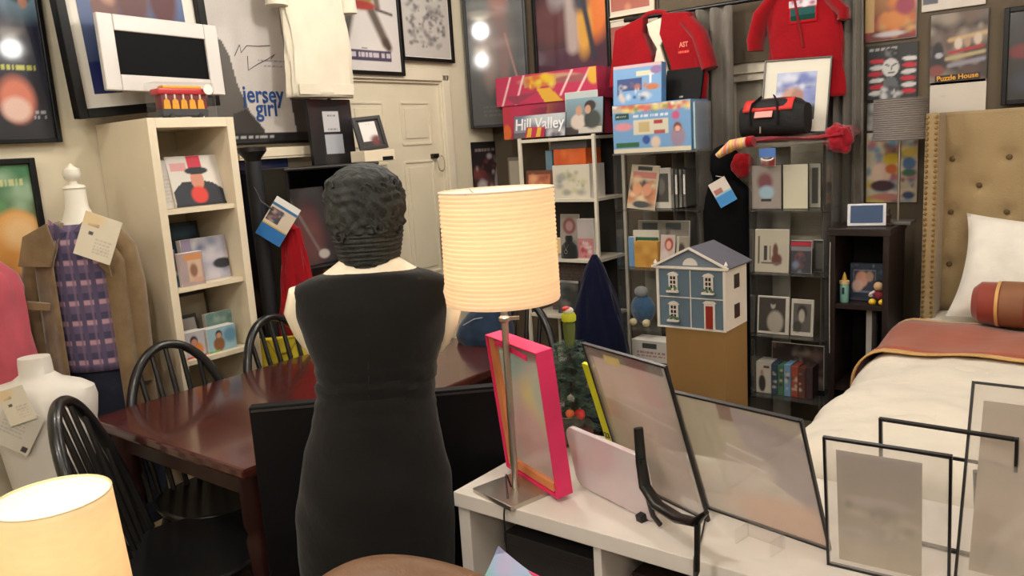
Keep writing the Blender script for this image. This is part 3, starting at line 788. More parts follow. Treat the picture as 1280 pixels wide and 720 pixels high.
# front is at angle -pi/2; opening from about -115 to -55 degrees
coat_shell(radians(-50), radians(250-0), 0.72).build('coat_body', suede, t, smooth=True, solid=0.006)
coat_shell(radians(-118), radians(-112), 0.72)
MB().prism([(-0.05, 1.44), (-0.135, 1.40), (-0.165, 1.30), (-0.06, 1.29), (-0.035, 1.36)], -0.135, -0.125).build('coat_lapel', suede, t, bevel=0.002)
MB().prism([(0.07, 1.44), (0.12, 1.40), (0.135, 1.24), (0.10, 1.28)], -0.125, -0.117).build('coat_lapel', suede, t, bevel=0.002)
for s, wx in ((-1, 0.185), (1, 0.160)):
    MB().tube([(s*(wx-0.05), 0, 1.375), (s*(wx-0.02), 0.0, 1.33), (s*wx, -0.01, 1.20), (s*wx, -0.015, 1.03), (s*wx, -0.02, 0.88), (s*wx, -0.02, 0.84)], [0.04, 0.044, 0.042, 0.038, 0.036, 0.034], 16).build('coat_sleeve', suede, t, smooth=True)
MB().prism([(-0.16, 1.15), (-0.085, 1.14), (-0.08, 1.165), (-0.155, 1.178)], -0.14, -0.126).build('pocket_flap', suede, t, bevel=0.002)
MB().loft([(0.02, 0, 0.30, 0.15, 0.11), (0.02, 0, 0.6, 0.14, 0.10), (0.01, 0, 0.90, 0.124, 0.085)], 36, wr=0.02).build('navy_skirt', mat('navy_denim', (26, 32, 48), 0.9, bump=0.2), t, smooth=True)
MB().lathe([(0.16, 0), (0.16, 0.01), (0.02, 0.02), (0.014, 0.03), (0.014, 0.32)], 24).build('stand', MATS['mannequin_white'], t, smooth=True)
# tag card hanging at the collar
def tag_card(label, p, yaw, W, H, roll, ops, group='paper tag cards on the displays', name='tag_card', lean=0.0, m=None):
    q = thing(name, label, 'tag card', p, yaw, group, lean, roll)
    MB().box((0, 0.0008, H/2), (W, 0.0014, H)).build('card', PAPER, q)
    art('print', W*0.995, H*0.995, ops, q, y=-0.0003, res=0.003)
    return q
NOTE = [('bg', (236, 226, 205)), ('r', 0.15, 0.72, 0.45, 0.80, (70, 66, 70)), ('r', 0.22, 0.52, 0.36, 0.60, (90, 86, 90)), ('t', 0.45, 0.12, 0.88, 0.5, (206, 198, 184), 5, 4), ('e', 0.2, 0.9, 0.35, 0.2, (240, 214, 170), 0.8)]
pc = at_plane(121, 292, (0.27, -2.735, 0), radians(42)) + Vector((sin(radians(42)), -cos(radians(42)), 0))*0.15
tag_card('white handwritten tag card pinned on the plaid shirt of the coat mannequin', pc+Vector((0.03, 0.02, -0.075)), radians(42), 0.125, 0.155, radians(24), NOTE)

# pink garment at the far left
t = thing('pink_garment', 'pink cloth garment hanging at the left edge beside the tan coat', 'garment', (0.20, at_left(-14, 390, 0.20).y, 0), radians(50))
pk = mat('pink_cloth', (186, 84, 98), 0.9, var=0.15, bump=0.3, bscale=18, sheen=0.3, spec=0.15)
MB().loft([(0.0, 0, 0.70+0.62*k/22, 0.12+0.01*cos(k*0.2), 0.08) for k in range(20)]+[(0, 0, 1.28, 0.10, 0.07), (0, 0, 1.33, 0.05, 0.05)], 40, wr=0.06, wf=6, seed=1).build('blouse', pk, t, smooth=True)
MB().tube([(-0.07, 0, 1.27), (-0.12, -0.01, 1.18), (-0.135, -0.02, 1.0), (-0.13, -0.03, 0.80)], [0.035, 0.04, 0.04, 0.042], 14).build('sleeve', pk, t, smooth=True)
MB().lathe([(0.14, 0), (0.14, 0.01), (0.014, 0.02), (0.012, 1.42), (0.02, 1.44), (0.001, 1.45)], 24).build('stand', BLACK, t, smooth=True)
pc = at_z(4, 330, 1.22)
tag_card('white card pinned to the pink garment at the left edge', (0.28, -3.32, 1.16), radians(50), 0.10, 0.12, radians(25), NOTE)

# white bust in the foreground left
t = thing('bust_form', 'white headless shoulder bust with yellowed tag cards pinned on its chest', 'mannequin', (0.455, -3.025, 0), radians(42))
b = MB()
b.loft([(0, 0, 0.50, 0.10, 0.08), (0, 0, 0.60, 0.13, 0.09), (0, 0, 0.72, 0.145, 0.10), (0, 0, 0.82, 0.168, 0.105), (0, 0, 0.88, 0.178, 0.10), (0, 0, 0.915, 0.172, 0.088), (0, 0, 0.935, 0.14, 0.07), (0, 0, 0.95, 0.08, 0.055), (0, 0, 0.97, 0.052, 0.045), (0, 0, 1.01, 0.05, 0.044), (0, 0, 1.025, 0.048, 0.042)], 40)
b.build('bust', mat('bust_white', (218, 212, 204), 0.55, var=0.02), t, smooth=True)
MB().lathe([(0.15, 0), (0.15, 0.01), (0.02, 0.02), (0.016, 0.03), (0.016, 0.52)], 24).build('stand', CHROME, t, smooth=True)
nrm = Vector((sin(radians(42)), -cos(radians(42)), 0))
def on_bust(px, py, d=0.115): return at_plane(px, py, Vector((0.455, -3.025, 0))+nrm*d, radians(42))
tag_card('yellowed note card pinned on the chest of the white bust', on_bust(30, 528, .13)+Vector((0, 0, 0)), radians(42), 0.085, 0.115, radians(-14), NOTE)
tag_card('larger white note card below the yellowed note on the white bust', on_bust(10, 560, .122)+Vector((0, 0, 0)), radians(42), 0.125, 0.14, radians(32), [('bg', (215, 208, 196)), ('r', 0.8, 0.06, 0.93, 0.18, (70, 66, 66)), ('t', 0.1, 0.3, 0.7, 0.8, (190, 182, 172), 6, 9)])

# ================================================================== table lamps
def shade_mat(name, ribs, col_, em):
    m = bpy.data.materials.new(name); m.use_nodes = True; nt = m.node_tree
    for n in list(nt.nodes): nt.nodes.remove(n)
    o = nt.nodes.new('ShaderNodeOutputMaterial'); d = nt.nodes.new('ShaderNodeBsdfDiffuse'); tr = nt.nodes.new('ShaderNodeBsdfTranslucent'); e = nt.nodes.new('ShaderNodeEmission')
    mx = nt.nodes.new('ShaderNodeMixShader'); ad = nt.nodes.new('ShaderNodeAddShader'); mx.inputs[0].default_value = 0.5
    tc = nt.nodes.new('ShaderNodeTexCoord'); n1 = nt.nodes.new('ShaderNodeTexNoise'); mp = nt.nodes.new('ShaderNodeMapping')
    mp.inputs['Scale'].default_value = (2, 2, 60) if ribs else (25, 25, 60); n1.inputs['Scale'].default_value = 1.2
    nt.links.new(tc.outputs['Object'], mp.inputs[0]); nt.links.new(mp.outputs[0], n1.inputs['Vector'])
    r = nt.nodes.new('ShaderNodeValToRGB'); c = s2l(col_)
    r.color_ramp.elements[0].color = (*[v*0.88 for v in c], 1); r.color_ramp.elements[1].color = (*c, 1); nt.links.new(n1.outputs['Fac'], r.inputs[0])
    for q in (d, tr, e): nt.links.new(r.outputs[0], q.inputs['Color'])
    e.inputs['Strength'].default_value = em
    nt.links.new(d.outputs[0], mx.inputs[1]); nt.links.new(tr.outputs[0], mx.inputs[2]); nt.links.new(mx.outputs[0], ad.inputs[0]); nt.links.new(e.outputs[0], ad.inputs[1])
    nt.links.new(ad.outputs[0], o.inputs[0]); MATS[name] = m; return m
def bulb(parent, z, pw, x=0, y=0):
    MB().ball((x, y, z), 0.028, 3, (1, 1, 1.2)).build('bulb', emit_mat('bulb_glow%d' % int(pw*10), (255, 235, 200), 6), parent, smooth=True)
    ld = bpy.data.lights.new('bulb_light', 'POINT'); ld.energy = pw; ld.color = (1.0, 0.86, 0.70); ld.shadow_soft_size = 0.035
    lo = bpy.data.objects.new('bulb_light', ld); COL.objects.link(lo); lo.parent = parent; lo.location = (x, y, z)
    return lo
sm1 = shade_mat('ribbed_shade', True, (248, 226, 196), 0.20)
t = thing('table_lamp', 'table lamp with ribbed cream drum shade and square metal base on the white shelf unit', 'table lamp', (2.10, -2.625, BZ), radians(38))
MB().box((0, 0, 0.006), (0.15, 0.15, 0.012), Matrix.Rotation(radians(38), 3, 'Z'), bev=0.002).build('base', CHROME, t)
MB().tube([(0, 0, 0.01), (0, 0, 0.60)], 0.0085, 16).build('pole', CHROME, t, smooth=True)
b = MB(); b.lathe([(0.0085, 0.425), (0.014, 0.43), (0.014, 0.437), (0.0085, 0.442)], 18, (0, 0, 0)); b.box((0.02, 0, 0.434), (0.03, 0.008, 0.008)); b.build('collar_knob', CHROME, t, smooth=True)
SB, ST = 0.478, 0.738
b = MB(); rings = []
n = 80
for k in range(n*2+1):
    z = SB+(ST-SB)*k/(n*2); r_ = 0.1325-0.002*(k/(n*2)) + (0.0011 if (k//3) % 2 else -0.0011)
    rings.append([Vector((r_*cos(2*pi*j/96), r_*sin(2*pi*j/96), z)) for j in range(96)])
b.ring_loft(rings, cap=False); b.build('lamp_shade', sm1, t, solid=0.0015)
linerm = shade_mat('white_liner', False, (255, 250, 240), 0.1)
MB().ring_loft([[Vector((0.1275*cos(2*pi*j/72), 0.1275*sin(2*pi*j/72), z)) for j in range(72)] for z in (SB+0.004, ST-0.004)], cap=False).build('shade_liner', linerm, t, smooth=True)
b = MB()
for zz in (ST-0.002,): b.tube([(0.132*cos(a*pi/24), 0.132*sin(a*pi/24), zz) for a in range(49)], 0.0018, 6)
b.build('shade_ring', PAPER, t)
b = MB()
for a in (0, 2*pi/3, 4*pi/3): b.bar((0, 0, ST-0.06), (0.131*cos(a), 0.131*sin(a), ST-0.003), 0.003)
b.build('shade_spider', CHROME, t)
MB().box((0.134, -0.01, 0.60), (0.012, 0.012, 0.035), bev=0.001).build('shade_tab', mat('tab_cream', (220, 205, 160), 0.6), t)
bulb(t, 0.60, SHADE_BULB*0.62)
# power cord over the front edge
cordm = mat('black_cord', (18, 17, 18), 0.5)
def cord(label, pts, parent=None, r=0.0022):
    P = [Vector(p) for p in pts]; out = []
    for i in range(len(P)-1):
        p0 = P[max(i-1, 0)]; p1 = P[i]; p2 = P[i+1]; p3 = P[min(i+2, len(P)-1)]
        for k in range(8):
            u = k/8; out.append(0.5*((2*p1)+(p2-p0)*u+(2*p0-5*p1+4*p2-p3)*u*u+(3*p1-p0-3*p2+p3)*u**3))
    out.append(P[-1])
    o = MB().tube(out, r, 8).build('power_cord', cordm, None, smooth=True)
    if label: tag(o, label, 'cord', 'power cords over the white shelf unit')
    return o
cord('black cord looping from the ribbed lamp base over the shelf unit edge', [(2.095, -2.635, BZ+0.016), (2.09, -2.645, BZ+0.05), (2.11, -2.67, BZ+0.018), (2.125, -2.69, BZ+0.008), (2.13, -2.712, BZ-0.02), (2.135, -2.716, 0.6), (2.13, -2.72, 0.3), (2.14, -2.74, 0.004)])
# foreground lamp (bottom left)
sm2 = shade_mat('smooth_shade', False, (248, 226, 190), 0.20)
lp = (1.60, -3.46)
t = thing('table_lamp', 'foreground table lamp with plain glowing cream shade at the lower left', 'table lamp', (lp[0], lp[1], 0.36), radians(30))
MB().lathe([(0.075, 0), (0.075, 0.012), (0.02, 0.022), (0.012, 0.05), (0.035, 0.12), (0.03, 0.2), (0.010, 0.26), (0.008, 0.40)], 28).build('base', CHROME, t, smooth=True)
b = MB(); rings = []
for k in range(20):
    z = 0.355+0.265*k/19; r_ = 0.121-0.014*k/19
    rings.append([Vector((r_*cos(2*pi*j/72), r_*sin(2*pi*j/72), z)) for j in range(72)])
b.ring_loft(rings, cap=False); b.build('lamp_shade', sm2, t, smooth=True, solid=0.0015)
MB().ring_loft([[Vector((r_*cos(2*pi*j/72), r_*sin(2*pi*j/72), z)) for j in range(72)] for r_, z in ((0.1175, 0.36), (0.1045, 0.616))], cap=False).build('shade_liner', linerm, t, smooth=True)
b = MB()
for zz, rr in ((0.619, 0.107),): b.tube([(rr*cos(a*pi/24), rr*sin(a*pi/24), zz) for a in range(49)], 0.0016, 6)
b.build('shade_ring', MATS['tab_cream'], t)
b = MB()
for a in (0, 2*pi/3, 4*pi/3): b.bar((0, 0, 0.40), (0.119*cos(a), 0.119*sin(a), 0.40), 0.003)
b.build('shade_spider', CHROME, t)
bulb(t, 0.50, SHADE_BULB*0.62)
t = thing('side_table', 'small round dark side table under the foreground lamp', 'side table', (lp[0], lp[1], 0))
MB().lathe([(0.17, 0.34), (0.175, 0.345), (0.175, 0.355), (0.17, 0.36)], 36).build('tabletop', DARKWOOD, t, smooth=True)
MB().lathe([(0.12, 0), (0.12, 0.012), (0.02, 0.025), (0.018, 0.34)], 24).build('pedestal', DARKWOOD, t, smooth=True)

# brown leather seat back and pastel cushion at the lower edge
lea = mat('brown_leather', (116, 84, 60), 0.5, var=0.15, bump=0.3, bscale=60)
CR = at_z(488, 697, 0.93); AY = radians(38)
AB = CR - Vector((-sin(AY), cos(AY), 0))*0.24; AB.z = 0
t = thing('leather_armchair', 'brown leather armchair back rising at the bottom edge below the black dress', 'armchair', AB, AY)
MB().box((0, 0.0, 0.31), (0.54, 0.46, 0.26), bev=0.05).build('seat', lea, t, smooth=True)
b = MB(); R = []
for k in range(33):
    x = -0.27+0.54*k/32; top_ = 0.93-2.2*x*x-0.004*sin(22*x)
    R.append([Vector((x, 0.24+0.05*cos(a*pi/10), (0.20 if a > 10 else top_-0.05+0.05*sin(a*pi/10)))) for a in range(20)])
b.ring_loft(R); b.build('backrest', lea, t, smooth=True)
for s in (-1, 1):
    for y in (-0.17, 0.2): MB().tube([(s*0.2, y, 0.0), (s*0.2, y, 0.19)], [0.014, 0.022], 12).build('leg', DARKWOOD, t, smooth=True)
# ================================================================== left wall: posters and frames
K = (12, 12, 14)
DUSK = [('g', (20, 22, 40), (40, 56, 96)), ('n', [(30, 34, 60), (70, 60, 70), (24, 26, 46)], 30, 0.12, 3)]
p, W, H = spot_left(-80, -150, 50, 181, 0.02)
framed('framed_poster', 'framed dark blue film poster at the upper left edge of the wall', 'poster', p, FACE_LEFT, W, H, 0.018, 0.025, BLACKFRAME,
       [('g', (14, 15, 26), (22, 28, 66)), ('e', 0.85, 0.62, 0.3, 0.12, (120, 150, 170), 0.8), ('e', 0.72, 0.68, 0.12, 0.07, (196, 128, 104), 0.4), ('e', 0.82, 0.60, 0.16, 0.05, (52, 60, 60), 0.4), ('e', 0.86, 0.56, 0.05, 0.03, (196, 140, 120), 0.4), ('e', 0.62, 0.16, 0.2, 0.09, (210, 120, 96), 0.5), ('e', 0.6, 0.12, 0.16, 0.05, (226, 190, 176), 0.5), ('t', 0.5, 0.27, 0.88, 0.31, (206, 206, 96), 1, 3), ('t', 0.78, 0.07, 0.92, 0.12, (170, 170, 176), 2, 5)])
p, W, H = spot_left(-60, 199, 60, 440, 0.02)
framed('framed_poster', 'black framed green poster with a big orange ball, behind the tan coat', 'poster', p, FACE_LEFT, W, H, 0.022, 0.025, BLACKFRAME,
       [('g', (150, 52, 60), (70, 130, 86)), ('n', [(92, 150, 96), (60, 120, 80), (150, 180, 150)], 26, 0.1, 2, (0, 0.6, 1, 1)), ('r', 0.0, 0.0, 1, 0.38, (150, 60, 74)), ('n', [(190, 90, 96), (120, 50, 60)], 10, 0.08, 4, (0, 0, 1, 0.35)), ('e', 0.72, 0.56, 0.36, 0.19, (226, 160, 84), 0.2), ('e', 0.76, 0.62, 0.22, 0.09, (236, 196, 140), 0.8), ('t', 0.48, 0.87, 0.9, 0.93, (206, 206, 150), 1, 11)])
p, W, H = spot_left(70, -130, 252, 140, 0.10)
t = framed('framed_poster', 'large black double framed print with pale mat, hanging crooked above the cream bookcase', 'poster', p, FACE_LEFT, W, H, 0.035, 0.05, BLACKFRAME,
       [('g', (24, 32, 80), (120, 140, 180)), ('r', 0.12, 0.22, 0.36, 1, (120, 84, 78)), ('e', 0.3, 0.62, 0.12, 0.12, (190, 150, 128), 0.4), ('e', 0.5, 0.55, 0.16, 0.2, (96, 60, 60), 0.4), ('e', 0.6, 0.66, 0.1, 0.09, (206, 150, 130), 0.4), ('e', 0.8, 0.55, 0.14, 0.2, (86, 44, 48), 0.4), ('e', 0.82, 0.66, 0.09, 0.08, (200, 140, 124), 0.4), ('r', 0, 0, 1, 0.18, (26, 36, 92))], matw=0.05, roll=radians(-5), lean=radians(-4))
MB().box((0.0, -0.052, H-0.012), (W-0.03, 0.006, 0.006)).build('inner_bead', CHROME, t)
p, W, H = spot_left(238, -120, 401, 181, 0.02)
JG = [('bg', (214, 206, 200)), ('e', 0.30, 0.97, 0.28, 0.10, (150, 116, 104), 0.4), ('e', 0.16, 0.84, 0.16, 0.08, (226, 190, 178), 0.5), ('p', [(0.0, 0.0), (0.0, 0.44), (0.17, 0.43), (0.22, 0.37), (0.26, 0.24), (0.33, 0.13), (0.43, 0.05), (0.43, 0.0)], (96, 90, 84)), ('p', [(0.18, 0.0), (0.20, 0.12), (0.30, 0.14), (0.43, 0.05), (0.43, 0)], (58, 54, 52)),
      ('p', [(0.66, 1.0), (0.65, 0.5), (0.68, 0.3), (0.74, 0.3), (0.76, 1.0)], (168, 156, 146)), ('p', [(0.70, 0.0), (0.67, 0.2), (0.72, 0.32), (0.84, 0.3), (0.86, 0.0)], (76, 70, 66)), ('r', 0.86, 0.0, 0.96, 0.24, (190, 148, 148)), ('r', 0, 0, 1, 0.035, (26, 24, 26)), ('t', 0.02, 0.008, 0.5, 0.03, (190, 190, 190), 1, 2), ('r', 0.08, 0.905, 0.7, 0.915, (90, 96, 112)),
      ('t', 0.44, 0.345, 0.66, 0.352, (120, 120, 140), 1, 7), ('t', 0.48, 0.325, 0.64, 0.332, (120, 120, 140), 1, 8)]
t = framed('framed_poster', 'black framed white film poster reading jersey girl in blue letters', 'poster', p, FACE_LEFT, W, H, 0.014, 0.022, BLACKFRAME, JG)
blu = mat('letter_blue', (38, 78, 140), 0.5)
q1 = at_left(329, 119, 0.03); q2 = at_left(333, 136, 0.03)
def in_frame(tt, q): return (q.y-tt.location.y, q.z-tt.location.z)
a_, b_ = in_frame(t, q1); lettering('title_lettering', 'jersey', 0.108, blu, t, (a_, -0.0125, b_), sx=0.86, bold=0.0018)
a_, b_ = in_frame(t, q2); lettering('title_lettering', 'girl', 0.108, blu, t, (a_, -0.0125, b_), sx=0.88, bold=0.0018)
b = MB(); ink = mat('ink_black', (40, 40, 46), 0.5)
def sig(pts): b.tube([(in_frame(t, at_left(x, y, .03))[0], -0.0125, in_frame(t, at_left(x, y, .03))[1]) for x, y in pts], 0.0015, 5)
sig([(293, 70), (299, 56), (301, 66), (308, 57), (322, 58), (337, 57)]); b.build('signature', ink, t)
b = MB(); sig([(309, 70), (310, 88), (322, 80), (334, 74), (343, 68), (338, 74)]); b.build('signature', ink, t)
# white ledge box under the poster
p, W, H = spot_left(299, 184, 397, 198, 0.10)
t = thing('wall_ledge', 'white picture ledge on the wall directly under the jersey girl poster', 'shelf', (0, p.y, p.z), pi/2)
MB().box((0, -0.05, H/2), (W, 0.10, H), bev=0.003).build('ledge', CREAM, t)
MB().box((0, -0.101, H*0.2), (W-0.01, 0.002, 0.004)).build('ledge_groove', mat('groove', (150, 140, 120), 0.7), t)
# hanging cream shirt
p, W, H = spot_left(352, -60, 432, 122, 0.20)
t = thing('hanging_shirt', 'cream white shirt hanging high in front of the jersey girl poster', 'shirt', (p.x, p.y, p.z), pi/2)
b = MB(); rows = []
sh = mat('cream_shirt_cloth', (214, 204, 184), 0.9, var=0.05, bump=0.2, bscale=20, sheen=0.3, spec=0.1)
for k in range(26):
    q = k/25; rows.append((0.01*sin(q*5), 0, H*q, W/2*(1.0-0.10*q), 0.045-0.01*q))
b.loft(rows, 64, cap=False, wr=0.05, wf=7, power=0.8).build('shirt_body', sh, t, smooth=True, solid=0.003)
MB().box((0.0, -0.044, 0.035), (W*0.86, 0.004, 0.05)).build('hem_band', sh, t, bevel=0.002)
for s in (-1, 1): MB().tube([(s*W*0.42, 0, H), (s*W*0.52, 0, H-0.1), (s*W*0.54, 0, H-0.26)], [0.04, 0.045, 0.05], 14).build('sleeve', sh, t, smooth=True)
MB().tube([(0, 0.0, H-0.02), (0, 0.0, CEIL-p.z-0.001)], 0.0025, 8).build('hanger_hook', CHROME, t)
# two frames above the door
p, W, H = spot_left(398, -75, 497, 93, 0.02)
t = framed('framed_poster', 'black framed white poster of a striding armoured figure above the door', 'poster', p, FACE_LEFT, W, H, 0.02, 0.022, BLACKFRAME,
       [('bg', (214, 208, 204)), ('l', 0.36, 0.50, 0.24, 0.26, 0.11, (88, 84, 76)), ('l', 0.62, 0.50, 0.80, 0.24, 0.11, (92, 84, 76)), ('l', 0.24, 0.26, 0.22, 0.20, 0.10, (60, 52, 46)), ('l', 0.80, 0.24, 0.84, 0.20, 0.09, (70, 56, 46)), ('e', 0.5, 0.66, 0.19, 0.17, (150, 124, 60), 0.3), ('l', 0.33, 0.75, 0.3, 0.55, 0.08, (110, 96, 84)), ('l', 0.68, 0.75, 0.72, 0.52, 0.08, (110, 96, 84)), ('e', 0.5, 0.52, 0.2, 0.035, (160, 44, 40), 0.4), ('l', 0.12, 0.50, 0.3, 0.52, 0.05, (90, 84, 84)), ('l', 0.7, 0.5, 0.92, 0.47, 0.03, (90, 84, 84)), ('r', 0.16, 0.085, 0.86, 0.165, (66, 56, 84)), ('t', 0.18, 0.095, 0.85, 0.155, (214, 206, 214), 1, 21), ('t', 0.45, 0.175, 0.55, 0.19, (80, 80, 80), 1, 3)])
p, W, H = spot_left(494, -85, 560, 77, 0.02)
framed('framed_poster', 'black framed pencil sketch print above the right end of the door', 'poster', p, FACE_LEFT, W, H, 0.02, 0.022, BLACKFRAME,
       [('bg', (196, 190, 184)), ('n', [(120, 116, 114), (160, 156, 150), (90, 88, 88), (200, 196, 190)], 260, 0.035, 8, (0.1, 0.08, 0.9, 0.95)), ('l', 0.35, 0.7, 0.6, 0.55, 0.02, (80, 78, 78)), ('l', 0.5, 0.9, 0.4, 0.6, 0.02, (80, 78, 78))], matw=0.006)
# small poster near the corner
p, W, H = spot_left(591, 177, 626, 262, 0.008)
t = thing('small_poster', 'small dark red and white poster on the light wall close to the corner', 'poster', p, FACE_LEFT)
MB().box((0, -0.002, H/2), (W, 0.004, H)).build('backing', BLACK, t)
art('print', W*0.97, H*0.97, [('g', (70, 50, 50), (28, 26, 30)), ('n', [(120, 60, 60), (200, 190, 190), (60, 40, 44), (90, 60, 56)], 60, 0.09, 12, (0.05, 0.1, 0.95, 0.8)), ('e', 0.3, 0.25, 0.2, 0.2, (196, 186, 186), 0.4), ('e', 0.85, 0.35, 0.1, 0.2, (190, 180, 180), 0.4), ('t', 0.1, 0.86, 0.9, 0.93, (150, 130, 130), 1, 3)], t, y=-0.0045, z=0.005)
# big corner poster: spans the corner of the room
pa = at_left(583, 80, 0.015); pbk = at_back(660, 80, 0.015)
yw = atan2(pbk.y-pa.y, pbk.x-pa.x); Wc = hypot(pbk.x-pa.x, pbk.y-pa.y); mid = (pa+pbk)/2
zb = at_plane(628, 159, mid, yw).z
t = framed('framed_poster', 'large dark framed poster of a glowing figure hung across the room corner', 'poster', (mid.x+0.01, mid.y-0.01, zb), yw, Wc, 1.0, 0.018, 0.02, BLACKFRAME,
       [('bg', (34, 32, 36)), ('e', 0.45, 0.52, 0.32, 0.26, (96, 78, 72), 0.8), ('e', 0.58, 0.80, 0.16, 0.16, (130, 72, 60), 0.8), ('e', 0.36, 0.42, 0.12, 0.2, (110, 88, 78), 0.7), ('e', 0.62, 0.45, 0.1, 0.18, (104, 70, 66), 0.7), ('e', 0.2, 0.72, 0.14, 0.12, (70, 72, 70), 0.8), ('l', 0.66, 0.55, 0.86, 0.25, 0.03, (140, 96, 84)), ('t', 0.2, 0.05, 0.8, 0.12, (70, 66, 66), 3, 3)])

# ================================================================== on and in the cream bookcase
F = Vector((SHX, 0, 0))
p = at_plane(209, 111, (0.20, -2.3, 0), pi/2)
t = thing('digital_picture_frame', 'white bordered digital picture frame with a black screen above the cream bookcase', 'picture frame', (0.24, p.y-0.02, p.z-0.02), pi/2, None, radians(4), radians(1.5))
W, H = 0.49, 0.28
b = MB()
for s in (-1, 1): b.box((s*(W/2-0.03), 0, H/2), (0.06, 0.024, H))
for z in (0.03, H-0.03): b.box((0, 0, z), (W-0.12, 0.024, 0.06))
b.build('bezel', mat('frame_white', (200, 194, 188), 0.4, var=0.02), t, bevel=0.004)
MB().box((0, 0.004, H/2), (W-0.11, 0.014, H-0.11)).build('screen', mat('screen_black', (4, 4, 5), 0.6, spec=0.1), t)
MB().box((0.10, 0.03, (SHZ-(p.z-0.02))/2+0.06), (0.10, 0.02, 0.12-(SHZ-(p.z-0.02))+0.0), Matrix.Rotation(radians(-4), 3, 'X')).build('stand_leg', WHITE, t)
# toy trolley in a clear pack
p = at_plane(233, 147, (SHX-0.05, -2.3, 0), pi/2)
t = thing('toy_trolley', 'red and yellow toy streetcar in a clear plastic pack on top of the cream bookcase', 'toy', (SHX-0.07, p.y, SHZ), pi/2)
rd = mat('toy_red', (190, 24, 36), 0.35); yl = mat('toy_yellow', (226, 160, 40), 0.4)
MB().box((0, 0, 0.022), (0.19, 0.05, 0.026), bev=0.003).build('chassis', mat('toy_grey', (50, 52, 58), 0.5), t)
MB().box((0, 0, 0.062), (0.19, 0.045, 0.054), bev=0.004).build('car_body', mat('toy_maroon', (110, 20, 32), 0.4), t)
MB().box((0, 0, 0.100), (0.215, 0.058, 0.022), bev=0.006).build('roof', rd, t)
MB().box((0.0, 0, 0.117), (0.16, 0.04, 0.012), bev=0.004).build('roof_vent', yl, t)
for k in range(5):
    MB().prism([(-0.075+k*0.035-0.014, 0.035), (-0.075+k*0.035+0.014, 0.035), (-0.075+k*0.035+0.011, 0.066), (-0.075+k*0.035, 0.074), (-0.075+k*0.035-0.011, 0.066)], -0.027, -0.0226).build('side_panel', yl, t)
    MB().box((-0.075+k*0.035, -0.024, 0.085-0.003), (0.006, 0.004, 0.018)).build('window_post', mat('toy_cream', (226, 214, 196), 0.5), t)
for sx in (-1, 1): MB().tube([(sx*0.06, -0.028, 0.01), (sx*0.06, 0.028, 0.01)], 0.010, 16).build('wheel', BLACK, t)
b = MB()
b.box((0, 0, 0.067), (0.25, 0.075, 0.134), bev=0.006); b.build('clear_pack', ACRYL, t)
MB().tube([(0.095, -0.040, 0.108), (0.095, -0.038, 0.108)], 0.020, 24).build('round_sticker', PAPER, t)
def shelf_item(px, py, zi, off):        # point on a bookcase shelf
    p = at_plane(px, py, (SHX-off, 0, 0), pi/2); return Vector((SHX-off, p.y, SH_Z[zi]+0.0005))
def standing(name, label, cat, loc, yaw, W, H, T, ops, edge=PAPER, lean=0.1, group=None, roll=0.0, m=None, res=0.004):
    t = thing(name, label, cat, loc, yaw, group, lean, roll)
    MB().box((0, T/2, H/2), (W, T, H), bev=min(T, 0.01)*0.15).build('body', edge, t)
    art('front_print', W*0.985, H*0.985, ops, t, y=-0.0012, z=H*0.0075, m=m or PRINT, res=res)
    return t
def extent(px0, px1, off): return at_plane(px1, 240, (SHX-off, 0, 0), pi/2).y-at_plane(px0, 240, (SHX-off, 0, 0), pi/2).y
TOPHAT = [('bg', (222, 216, 208)), ('r', 0.05, 0.72, 0.35, 0.86, (222, 160, 160)), ('p', [(0.0, 0.0), (0.02, 0.32), (0.2, 0.48), (0.42, 0.5), (0.6, 0.5), (0.8, 0.45), (1.0, 0.3), (1.0, 0.0)], (34, 40, 50)), ('e', 0.52, 0.52, 0.13, 0.2, (206, 140, 116), 0.15), ('e', 0.5, 0.22, 0.16, 0.17, (214, 60, 50), 0.3), ('r', 0.40, 0.74, 0.66, 1.0, (206, 44, 70)), ('e', 0.54, 0.70, 0.23, 0.075, (30, 36, 40), 0.15), ('r', 0.0, 0.0, 1.0, 0.05, (20, 20, 22))]
standing('picture_book', 'square picture book with a top hatted figure on its cover in the bookcase top compartment', 'book', shelf_item(252, 250, 0, 0.07)+Vector((0, 0.002, 0)), pi/2-0.05, 0.215, 0.205, 0.012, TOPHAT, lean=radians(14))
standing('white_booklet', 'white booklet partly hidden left of the top hatted picture book', 'book', shelf_item(213, 250, 0, 0.09), pi/2, 0.10, 0.19, 0.012, [('bg', (206, 200, 192)), ('r', 0.1, 0.86, 0.4, 0.95, (60, 60, 64)), ('t', 0.15, 0.1, 0.85, 0.7, (186, 180, 174), 8, 1)], lean=radians(10))
standing('framed_photo', 'dark framed blue print at the back of the bookcase second compartment', 'picture frame', shelf_item(233, 340, 1, 0.24), pi/2, 0.19, 0.235, 0.012, [('bg', (26, 28, 32)), ('r', 0.08, 0.08, 0.92, 0.92, (44, 66, 88)), ('n', [(60, 90, 110), (30, 44, 60)], 16, 0.15, 4)], edge=BLACK, lean=radians(8))
GAMEB = [('bg', (176, 174, 190)), ('n', [(120, 130, 150), (206, 200, 206), (90, 100, 130)], 20, 0.12, 6), ('r', 0.02, 0.0, 0.22, 1.0, (150, 136, 160))]
standing('game_box', 'pale lilac boxed game with a dark swoosh on the second bookcase shelf', 'box', shelf_item(262, 345, 1, 0.09), pi/2, 0.20, 0.175, 0.03, GAMEB+[('e', 0.85, 0.35, 0.22, 0.12, (40, 44, 54), 0.3)], lean=radians(6))
